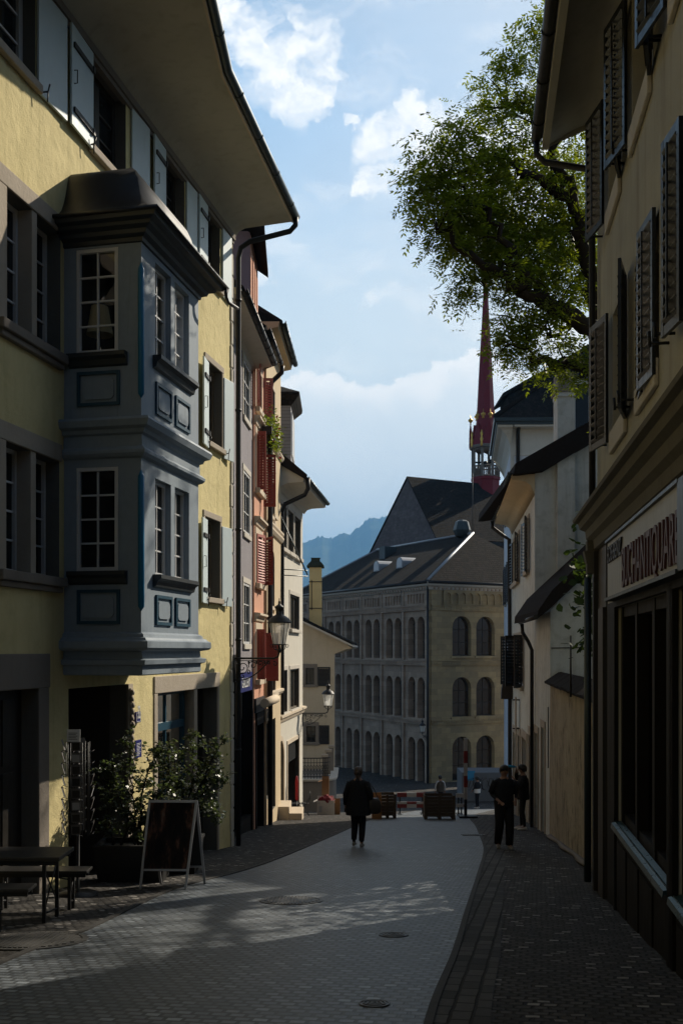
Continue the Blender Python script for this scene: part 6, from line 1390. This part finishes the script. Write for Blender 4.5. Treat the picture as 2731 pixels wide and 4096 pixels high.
# flower box on the cream house
a, b, c, d = FC.rect(1070,1104,1735,1752,.2); fbx = thing('flower_box', 'window box of green trailing plants and red flowers, high on the cream house', 'flower box', FC.P((a+b)/2,c,.2))
mb = MB(); mb.box(FC.P, a, b, c-.1, d, .05, .32); mb.build('box', M['dark_wood'], fbx)
pp = [FC.P(random.uniform(a,b), d+random.gauss(.0,.26), .2+random.gauss(.05,.10)) for _ in range(900)]; leaves_mesh('foliage', pp, .11, M['flower_leaf'], fbx, 31, 'leaf', .2)
pp = [FC.P(random.uniform(a,b), d+random.gauss(.05,.25), .3+random.gauss(.03,.08)) for _ in range(40)]; leaves_mesh('flowers', pp, .09, M['petal_red'], fbx, 32, 'round', .0)
# ---------------------------------------------------------------- the ash tree in the garden
tree = thing('ash_tree', 'large backlit ash tree leaning over the street from the walled garden', 'tree', (5.9,20.6,-1.5))
def limb(mb, pts, r0, r1, n=8, wob=.06):
    P_ = spline3([Vector(p) for p in pts], 5); k = len(P_)
    for i in range(1, k-1): P_[i] = P_[i] + Vector((random.gauss(0,wob), random.gauss(0,wob), random.gauss(0,wob)))
    mb.tube(P_, [r0+(r1-r0)*(i/(k-1))**.8 for i in range(k)], n); return P_
def spline3(P, n):
    out = []
    for i in range(len(P)-1):
        a, b, c, d = P[max(i-1,0)], P[i], P[i+1], P[min(i+2, len(P)-1)]
        for k in range(n):
            t = k/n; out.append(.5*((2*b) + (c-a)*t + (2*a-5*b+4*c-d)*t*t + (3*b-a-3*c+d)*t**3))
    return out + [P[-1]]
mb = MB(); limb(mb, [(5.9,20.6,-1.6),(5.85,20.5,1.0),(5.7,20.3,3.4),(5.55,20.2,5.2)], .42, .30, 12, .02); mb.build('trunk', M['bark'], tree)
mb = MB(); q = at
LB = [limb(mb, [(5.6,20.2,4.6), q(2400,1390,19.6), q(2300,1275,19.0), q(2190,1215,18.5), q(2100,1165,18.1), q(1960,1075,17.7), q(1830,975,17.5), q(1745,890,17.5)], .24, .03),
 limb(mb, [(5.55,20.2,5.2), q(2395,1250,19.6), q(2340,1080,19.0), q(2300,860,18.8), q(2270,760,18.7), q(2215,640,18.6), q(2205,500,18.7), q(2240,300,19.6), q(2190,100,19.6)], .20, .025),
 limb(mb, [q(2290,800,18.9), q(2190,740,18.4), q(2090,690,18.2), q(2030,640,18.9), q(1935,625,18.6)], .11, .02),
 limb(mb, [(5.6,20.2,4.4), q(2360,1480,19.8), q(2270,1465,19.4), q(2190,1440,19.0), q(2122,1450,18.7)], .14, .05),
 limb(mb, [q(2122,1450,18.7), q(2120,1400,18.6), q(2080,1395,18.5), q(2020,1340,18.4)], .03, .006, 5, .02),
 limb(mb, [q(2205,540,19.6), q(2130,470,19.3), q(2060,430,19), q(1980,430,18.8)], .08, .015),
 limb(mb, [q(2110,1160,18.1), q(2030,1000,17.8), q(1940,860,17.8), q(1850,760,18.4), q(1730,700,18.1)], .10, .015),
 limb(mb, [q(2000,1080,18.8), q(1930,1120,18.6), q(1870,1110,18.4)], .04, .008, 6),
 limb(mb, [q(2300,1260,19.8), q(2240,1330,19.4), q(2150,1320,19.0), q(2080,1290,18.7)], .06, .01, 6),
 limb(mb, [(5.55,20.2,5.2), (6.2,20.0,7.5), (6.9,19.6,9.5), (7.2,19.0,11.5)], .22, .04), limb(mb, [(5.8,20.4,3.6), (7.0,19.6,5.0), (8.2,18.6,6.0), (9.2,17.6,6.4)], .18, .03),
 limb(mb, [(5.75,20.4,3.0), (6.2,18.9,4.2), (6.4,17.4,4.6), (6.5,16.0,4.8)], .12, .02)]
TIP = []
for L_ in LB:
    for p in L_[2:]:
        if random.random() < .55:
            d = Vector((random.gauss(0,.7), random.gauss(0,.5), random.gauss(.25,.6))).normalized()*random.uniform(.3,.8); TIP.append(p+d); TIP.append(p+d*.7); mb.tube([p, p+d*.5+Vector((0,0,.06)), p+d], [.022,.014,.004], 4)
mb.build('limbs', M['bark'], tree)
BL = [(2074,900,220,190,19.2,1.1,1150),(1850,740,180,130,18.5,1.0,760),(1690,770,70,95,18,.6,190),(1725,600,45,80,18,.5,100),(1840,520,70,50,18.3,.5,100),(2260,800,130,220,20,1.2,800),(1800,950,85,85,18.2,.6,190),
 (2010,1065,120,60,18.6,.8,240),(1858,1150,32,42,18,.4,60),(2150,1170,130,100,19.3,1.0,360),(2080,1290,80,50,18.6,.5,130),(2250,1380,100,60,19.2,.7,120),(2075,1380,38,30,18.5,.3,45),(2300,1440,70,45,19.5,.6,110),
 (2080,330,85,110,19,.6,170),(1960,415,75,45,18.7,.5,90),(2150,150,45,110,19.5,.5,110),(2220,520,85,150,19.5,.8,250),(2040,590,90,45,19,.6,80),(2330,1050,70,130,20,.8,300),(1950,640,110,60,18.7,.6,150),(2040,200,35,50,19,.3,35),(1760,850,90,70,18.2,.6,160),(2230,80,40,90,19.6,.4,60),(2190,1000,150,130,19.4,1.0,420),(1940,900,140,130,18.8,.9,420)]
C_ = []
for p in TIP + [p for L_ in LB for p in L_[-5:]]:
    for _ in range(7): C_.append(p + Vector((random.gauss(0,.16), random.gauss(0,.16), random.gauss(0,.14))))
for px, py, rx, ry, Y, ry2, n in BL:
    for _ in range(max(3, int(n/19))):
        while True:
            a, b = random.uniform(-1,1), random.uniform(-1,1)
            if a*a+b*b < 1: break
        cc = at(px+a*rx*.95, py+b*ry*.95, Y + random.gauss(0, ry2*.55)); sg_ = random.uniform(.09,.24)
        for _ in range(random.randint(8,26)): C_.append(cc + Vector((random.gauss(0,sg_), random.gauss(0,sg_), random.gauss(0,sg_*.75))))
for c, r_, n in (((6.5,19.8,9.5),(1.4,1.8,2.0),1000),((7.6,19.2,7.0),(1.7,1.6,1.5),330),((6.8,17.6,5.8),(1.1,1.2,1.1),150),((8.6,20.0,3.8),(1.7,1.6,1.4),200),((6.8,20.2,12.0),(1.3,1.3,1.2),600),((6.6,21.4,7.2),(.9,1.0,1.6),300),((6.4,19.4,3.0),(1.2,1.3,1.0),80),((6.2,23.0,9.2),(1.1,1.5,2.6),300),((6.9,22.9,5.2),(.9,1.2,1.4),330)):
    for _ in range(int(n*.9/24)):
        cc = Vector((random.gauss(c[0],r_[0]*.62), random.gauss(c[1],r_[1]*.62), random.gauss(c[2],r_[2]*.62))); sg_ = random.uniform(.16,.30)
        for _ in range(24): C_.append(cc + Vector((random.gauss(0,sg_), random.gauss(0,sg_), random.gauss(0,sg_*.8))))
def keep(c):
    px, py = CX + FK*c.x/c.y, HY - FK*c.z/c.y
    return not (c.y < 14.6 and c.x > 2.2) and px > 1612 and not (px < 2400 and py > 1540) and not (1888 < px < 1955 and py > 1110)
C_ = np.array([tuple(c) for c in C_ if keep(c)]); n = len(C_)
az = rng.uniform(0, 2*np.pi, n); el = rng.normal(-.25, .45, n)
ax = np.stack([np.cos(az)*np.cos(el), np.sin(az)*np.cos(el), np.sin(el)], 1)
sd = np.cross(ax, np.array([0,0,1.0])+rng.normal(0,.3,(n,3))); sd /= np.linalg.norm(sd,axis=1,keepdims=True); up = np.cross(sd, ax)
Ls = rng.uniform(.22,.40,n)[:,None]; quads = []
for k in range(9):
    f = (.25+.75*((k+1)//2)/4); side = 0 if k == 8 else (1 if k % 2 else -1)
    b = C_ + ax*Ls*f - up*(Ls*.22*f*f); d = ax*(.45 if side else 1.0) + sd*side*.85 - up*.18 + rng.normal(0,.12,(n,3)); d /= np.linalg.norm(d,axis=1,keepdims=True)
    l = Ls*.30*rng.uniform(.8,1.2,(n,1)); w = np.cross(d, up); w /= np.linalg.norm(w,axis=1,keepdims=True)+1e-9
    quads.append(np.stack([b, b+d*l*.45+w*l*.19, b+d*l, b+d*l*.45-w*l*.19], 1))
V_ = np.concatenate(quads, 0).reshape(-1,3); nq = len(V_)//4; base = V_.mean(0)
me = bpy.data.meshes.new('crown'); me.vertices.add(len(V_)); me.vertices.foreach_set('co', (V_-base).ravel()); me.loops.add(nq*4); me.loops.foreach_set('vertex_index', np.arange(nq*4)); me.polygons.add(nq)
me.polygons.foreach_set('loop_start', np.arange(0,nq*4,4)); me.polygons.foreach_set('loop_total', np.full(nq,4)); me.update(calc_edges=True); me.materials.append(M['ash_leaf']); link('crown', me, tree, base)

# ---------------------------------------------------------------- people
def ell(mb, c, r, n=12, m=0, rot=None, cut=None):
    c = Vector(c); rs = []
    for i in range(1, n):
        f = math.pi*i/n
        rs.append([c + Vector((r[0]*math.sin(f)*math.cos(a), r[1]*math.sin(f)*math.sin(a), r[2]*math.cos(f))) for a in [2*math.pi*j/16 for j in range(16)]])
    mb.rings(rs, m, True, True)
def person(label, loc, rz, H, arms, legs, mats, head=(0,.03), lean=0.0, group=None):
    """mats: top, legs, skin.  arms / legs: per side joints in metres for a 1.72 m figure facing +Y"""
    t = thing('person', label, 'person', (0,0,0), group); k = H/1.72
    v, e, r = [], [], []
    def add(p, rad, par=None):
        v.append(Vector(p)*k); r.append((rad if isinstance(rad, tuple) else (rad, rad))); i = len(v)-1
        if par is not None: e.append((par, i))
        for q in (r,): q[-1] = (q[-1][0]*k, q[-1][1]*k)
        return i
    pel = add((0,0,.94), (.155,.115)); bel = add((0,lean*.2,1.08), (.135,.105), pel); che = add((0,lean*.5,1.25), (.165,.115), bel); nb = add((0,lean*.8,1.40), (.12,.09), che); nk = add((0,lean,1.485), .052, nb)
    h1 = add((head[0]*.5,lean+head[1]*.7,1.555), (.068,.075), nk); h2 = add((head[0],lean+head[1],1.62), (.078,.092), h1); h3 = add((head[0],lean+head[1]-.01,1.665), (.058,.07), h2)
    nose = add((head[0],lean+head[1]+.105,1.60), .014, h2)
    for s in (-1,1): add((head[0]+s*.085,lean+head[1]-.005,1.60), (.014,.022), h2)
    hands = []
    for s, (el_, wr_) in zip((-1,1), arms):
        sh = add((s*.175,lean*.8,1.385), .066, nb); ee = add(el_, .043, sh); ww = add(wr_, .029, ee); dv = (Vector(wr_)-Vector(el_)).normalized(); pm = Vector(wr_)+dv*.075
        p_ = add(pm, (.036,.022), ww); sidev = dv.cross(Vector((0,1,.2))).normalized(); hands.append(pm)
        for j, ln in enumerate((.062,.072,.066,.05)):
            o = sidev*(.024-.016*j); a = add(pm+dv*.045+o, .0095, p_); b_ = add(pm+dv*(.045+ln*.55)+o+Vector((0,.008,0)), .0088, a); add(pm+dv*(.045+ln)+o+Vector((0,.022,0)), .0075, b_)
        a = add(Vector(wr_)+dv*.05+sidev*.042, .0105, p_); add(Vector(wr_)+dv*.095+sidev*.055, .0095, a)
    feet = []
    for s, (kn, an, to) in zip((-1,1), legs):
        hp = add((s*.088,0,.87), .092, pel); kk = add(kn, .060, hp); cf = add(Vector(kn).lerp(Vector(an),.35)+Vector((0,-.012,0)), .056, kk); aa = add(an, .038, cf); add(Vector(an)+(Vector(to)-Vector(an))*.8, .032, aa); feet.append((Vector(an)*k, Vector(to)*k))
    me = bpy.data.meshes.new('figure'); me.from_pydata([tuple(p) for p in v], e, []); ob = bpy.data.objects.new('figure', me); COL.objects.link(ob)
    sk = ob.modifiers.new('Skin','SKIN'); sk.use_smooth_shade = True
    for i, sv in enumerate(me.skin_vertices[0].data): sv.radius = r[i]; sv.use_root = (i == 0)
    sb = ob.modifiers.new('Sub','SUBSURF'); sb.levels = sb.render_levels = 1
    m2 = bpy.data.meshes.new_from_object(ob.evaluated_get(bpy.context.evaluated_depsgraph_get())); bpy.data.objects.remove(ob); bpy.data.meshes.remove(me)
    for m in mats: m2.materials.append(m)
    hk = [h*k for h in hands]
    for p in m2.polygons:
        c = p.center; p.use_smooth = True
        skin = c.z > 1.455*k or any((c-h).length < .14*k for h in hk) or c.z < .115*k
        p.material_index = 2 if skin else (0 if c.z > .95*k else 1)
    WL[t.name] = Vector((0,0,0)); link('body', m2, t, (0,0,0))
    return t, k, feet, hk
def shoes(t, feet, k, mat):
    for an, to in feet:
        d = Vector((to.x-an.x, to.y-an.y, 0)).normalized() if (to-an).xy.length > 1e-4 else Vector((0,1,0)); s = Vector((d.y,-d.x,0)); pit = (to.z-an.z+.05*k)
        mb = MB(); rs = []
        for f, w, h in ((-.06,.026,.055),(-.045,.036,.085),(0,.040,.10),(.06,.042,.082),(.12,.047,.062),(.165,.042,.05),(.195,.022,.035)):
            c = Vector((an.x,an.y,an.z-.078*k))+d*f*k+Vector((0,0,max(-.001,pit*f/.2)*1.0)); rs.append([c+s*math.cos(a)*w*k+Vector((0,0,(h/2+math.sin(a)*h/2)*k)) for a in [2*math.pi*j/10 for j in range(10)]])
        mb.rings(rs, 0, True, True); mb.build('shoe', mat, t)
def garment(name, t, k, prof, mat, wav=.0, sh=(0,0), rise=0):
    mb = MB(); rs = []
    for z, rx, ry, dy in prof:
        rs.append([Vector((rx*math.cos(a)*(1+wav*math.sin(a*7+z*9)*(1.45-z)), ry*math.sin(a)*(1+wav*math.sin(a*5+z*5)*(1.45-z))+dy, z))*k for a in [2*math.pi*j/28 for j in range(28)]])
    mb.rings(rs, 0, True, False); return mb.build(name, mat, t)
def sleeve(t, k, el_, wr_, s, mat, long_=True):
    mb = MB(); sh = Vector((s*.165,0,1.39)); E, W_ = Vector(el_), Vector(wr_); pts = [sh, sh.lerp(E,.5), E, E.lerp(W_,.5), E.lerp(W_,.95)] if long_ else [sh, sh.lerp(E,.5), sh.lerp(E,.92)]
    mb.tube([p*k for p in pts], [x*k for x in ((.085,.072,.062,.055,.048) if long_ else (.085,.078,.07))], 12); mb.build('sleeve', mat, t)
def hair(t, k, c, mat, bun=False):
    mb = MB(); c = Vector(c); rs = []
    for i in range(1,10):
        f = math.pi*(i/10)*.80; rs.append([(c+Vector((.096*math.sin(f)*math.cos(a), .112*math.sin(f)*math.sin(a)-.012-(.02*(i/9) if math.sin(a)<.3 else -.0), .118*math.cos(f)+(.06*max(0,math.sin(a))*(i/9)))))*k for a in [2*math.pi*j/18 for j in range(18)]])
    mb.rings(rs, 0, True, True)
    if bun: ell(mb, (c+Vector((0,-.12,-.02)))*k, (.045*k,.05*k,.05*k), 8); mb.tube([(c+Vector((0,-.10,-.06)))*k, (c+Vector((0,-.115,-.13)))*k, (c+Vector((0,-.09,-.2)))*k], [.04*k,.035*k,.012*k], 8)
    mb.build('hair', mat, t)
def eyes(t, k, hx, hy):
    for s in (-1,1):
        mb = MB(); ell(mb, Vector((hx+s*.03,hy+.082,1.617))*k, (.011*k,.008*k,.007*k), 6); mb.build('eye', M['plastic_black'], t)
    mb = MB(); ell(mb, Vector((hx,hy+.082,1.562))*k, (.022*k,.008*k,.005*k), 6); mb.build('mouth', M['cloth_red'], t)
# woman walking away down the road
p0 = floor_at(1432,3388); arms = [((-.27,-.04,1.13),(-.28,.02,.90)),((.28,-.05,1.14),(.27,.10,.95))]; legs = [((-.085,.10,.49),(-.09,-.02,.10),(-.09,.12,.03)),((.085,.04,.48),(.085,-.08,.085),(.09,.06,.03))]
t, k, ft, hk = person('woman in a loose dark coat and pale shoes walking away down the road', (0,0,0), 0, 1.70, arms, legs, (M['coat_black'],M['trouser_dark'],M['skin']))
garment('coat', t, k, [(.70,.27,.20,-.03),(.76,.275,.205,-.02),(.90,.255,.19,-.01),(1.05,.235,.17,0),(1.20,.225,.155,0),(1.33,.215,.14,0),(1.41,.17,.115,0),(1.455,.085,.075,0),(1.475,.075,.07,0)], M['coat_black'], .06)
for s, (a_, b_) in zip((-1,1), arms): sleeve(t, k, a_, b_, s, M['coat_black'])
for s, (kn, an, to) in zip((-1,1), legs):
    mb = MB(); mb.tube([Vector((s*.085,0,.9))*k, Vector(kn)*k, Vector(kn).lerp(Vector(an),.5)*k, (Vector(an)+Vector((0,0,.06)))*k], [.10*k,.078*k,.07*k,.056*k], 14); mb.build('trouser_leg', M['trouser_dark'], t)
hair(t, k, (0,.03,1.625), M['hair_brown'], True); eyes(t, k, 0, .03); shoes(t, ft, k, M['shoe_grey'])
place(t, p0+Vector((0,0,.006)), -.16)
bg = thing('shoulder_bag', 'dark slouchy leather bag hanging at the walking woman\'s right side', 'bag', p0+Vector((.33,-.02,.72))); WLb = p0+Vector((.33,-.02,.72))
mb = MB(); mb.rings([[WLb+Vector((.15*w*math.cos(a)+.01, .09*w*math.sin(a), z)) for a in [2*math.pi*j/14 for j in range(14)]] for z, w in ((0,.7),(.04,1.0),(.15,1.08),(.27,.9),(.33,.6))], 0, True, True); mb.build('bag_body', M['leather'], bg)
mb = MB(); mb.tube([WLb+Vector((.1,0,.3)),WLb+Vector((.02,.02,.5)),WLb+Vector((-.10,0,.68)),WLb+Vector((-.14,-.1,.6)),WLb+Vector((-.08,-.06,.32))], .009, 5); mb.build('strap', M['leather'], bg)
# man coming up the right-hand pavement
p0 = floor_at(2014,3396); arms = [((-.27,-.03,1.13),(-.20,.17,1.02)),((.27,-.03,1.13),(.17,.20,1.03))]; legs = [((-.10,.09,.49),(-.10,.06,.09),(-.11,.22,.03)),((.10,.03,.48),(.105,-.10,.10),(.12,.04,.05))]
t, k, ft, hk = person('man in dark shirt and loose dark trousers on the right pavement', (0,0,0), 0, 1.74, arms, legs, (M['shirt_dark'],M['trouser_dark'],M['skin']))
garment('shirt', t, k, [(.88,.20,.15,0),(.95,.205,.155,0),(1.10,.20,.15,0),(1.25,.215,.15,0),(1.36,.205,.13,0),(1.42,.15,.10,0),(1.46,.07,.07,0)], M['shirt_dark'], .04)
for s, (a_, b_) in zip((-1,1), arms): sleeve(t, k, a_, b_, s, M['shirt_dark'], False)
for s, (kn, an, to) in zip((-1,1), legs):
    mb = MB(); mb.tube([Vector((s*.088,0,.92))*k, Vector(kn)*k, Vector(kn).lerp(Vector(an),.6)*k, Vector(an)*k], [.115*k,.09*k,.083*k,.075*k], 14); mb.build('trouser_leg', M['trouser_dark'], t)
hair(t, k, (0,.03,1.625), M['hair_black']); eyes(t, k, 0, .03); shoes(t, ft, k, M['shoe_grey']); place(t, p0+Vector((0,0,.006)), math.pi+.1)
# man drinking by the wall
p0 = floor_at(2091,3321); arms = [((-.25,.10,1.16),(-.14,.20,1.30)),((.24,.16,1.33),(.10,.17,1.52))]; legs = [((-.10,.03,.49),(-.10,-.03,.09),(-.11,.14,.03)),((.10,.05,.48),(.10,.04,.09),(.12,.22,.03))]
t, k, ft, hk = person('man in black with white sneakers drinking from a bottle beside the wall', (0,0,0), 0, 1.78, arms, legs, (M['coat_black'],M['trouser_dark'],M['skin']))
garment('jacket', t, k, [(.82,.21,.16,0),(.90,.215,.165,0),(1.10,.205,.155,0),(1.25,.215,.15,0),(1.36,.205,.13,0),(1.42,.15,.10,0),(1.46,.08,.075,0)], M['coat_black'], .05)
for s, (a_, b_) in zip((-1,1), arms): sleeve(t, k, a_, b_, s, M['coat_black'])
hair(t, k, (0,.03,1.625), M['hair_black']); eyes(t, k, 0, .03); shoes(t, ft, k, M['shoe_white']); place(t, p0+Vector((0,0,.006)), math.pi/2-.1)
m_ = at(2066,3068,p0.y-.02); bt = thing('drink_bottle', 'glinting blue bottle raised level to the drinking man\'s mouth', 'bottle', m_)
mb = MB(); dx = Vector((-1,-.1,.12)).normalized(); mb.tube([m_, m_+dx*.05, m_+dx*.08, m_+dx*.24, m_+dx*.26], [.014,.016,.036,.037,.03], 12); mb.build('bottle_body', M['bottle_blue'], bt); mb = MB(); mb.tube([m_-dx*.012, m_+dx*.012], .018, 10); mb.build('bottle_neck', M['sign_white'], bt)
# two people beyond the barrier
Y = 52; p0 = Vector((at(1908,0,Y).x, Y, gz(Y))); arms = [((-.26,.02,1.13),(-.24,.16,.98)),((.26,.05,1.15),(.30,.28,1.10))]; legs = [((-.09,.02,.48),(-.09,-.02,.09),(-.09,.14,.03)),((.09,.03,.48),(.09,.0,.09),(.10,.15,.03))]
t, k, ft, hk = person('distant pedestrian in a dark top with white shirt hem beyond the barrier', (0,0,0), 0, 1.68, arms, legs, (M['shirt_dark'],M['trouser_dark'],M['skin']))
garment('shirt', t, k, [(.86,.20,.15,0),(.95,.205,.15,0),(1.12,.2,.15,0)], M['shirt_white'], .03); garment('jacket', t, k, [(1.08,.215,.16,0),(1.25,.22,.155,0),(1.36,.21,.135,0),(1.42,.15,.10,0),(1.46,.08,.075,0)], M['shirt_dark'], .03)
sleeve(t, k, *arms[1], 1, M['shirt_white'], False); hair(t, k, (0,.03,1.625), M['hair_black']); shoes(t, ft, k, M['shoe_white']); place(t, p0, .9)
Y = 50; p0 = Vector((at(1760,0,Y).x, Y, gz(Y))); arms = [((-.26,.0,1.13),(-.25,.05,.9)),((.26,.0,1.13),(.25,.05,.9))]
t, k, ft, hk = person('distant pedestrian in a grey shirt seen behind the right crate', (0,0,0), 0, 1.70, arms, legs, (M['sign_grey'],M['trouser_dark'],M['skin']))
garment('shirt', t, k, [(.9,.2,.15,0),(1.1,.2,.15,0),(1.25,.21,.15,0),(1.36,.2,.13,0),(1.42,.15,.10,0),(1.46,.08,.075,0)], M['room_dark'], .03); hair(t, k, (0,.03,1.625), M['hair_black']); place(t, p0, .2)
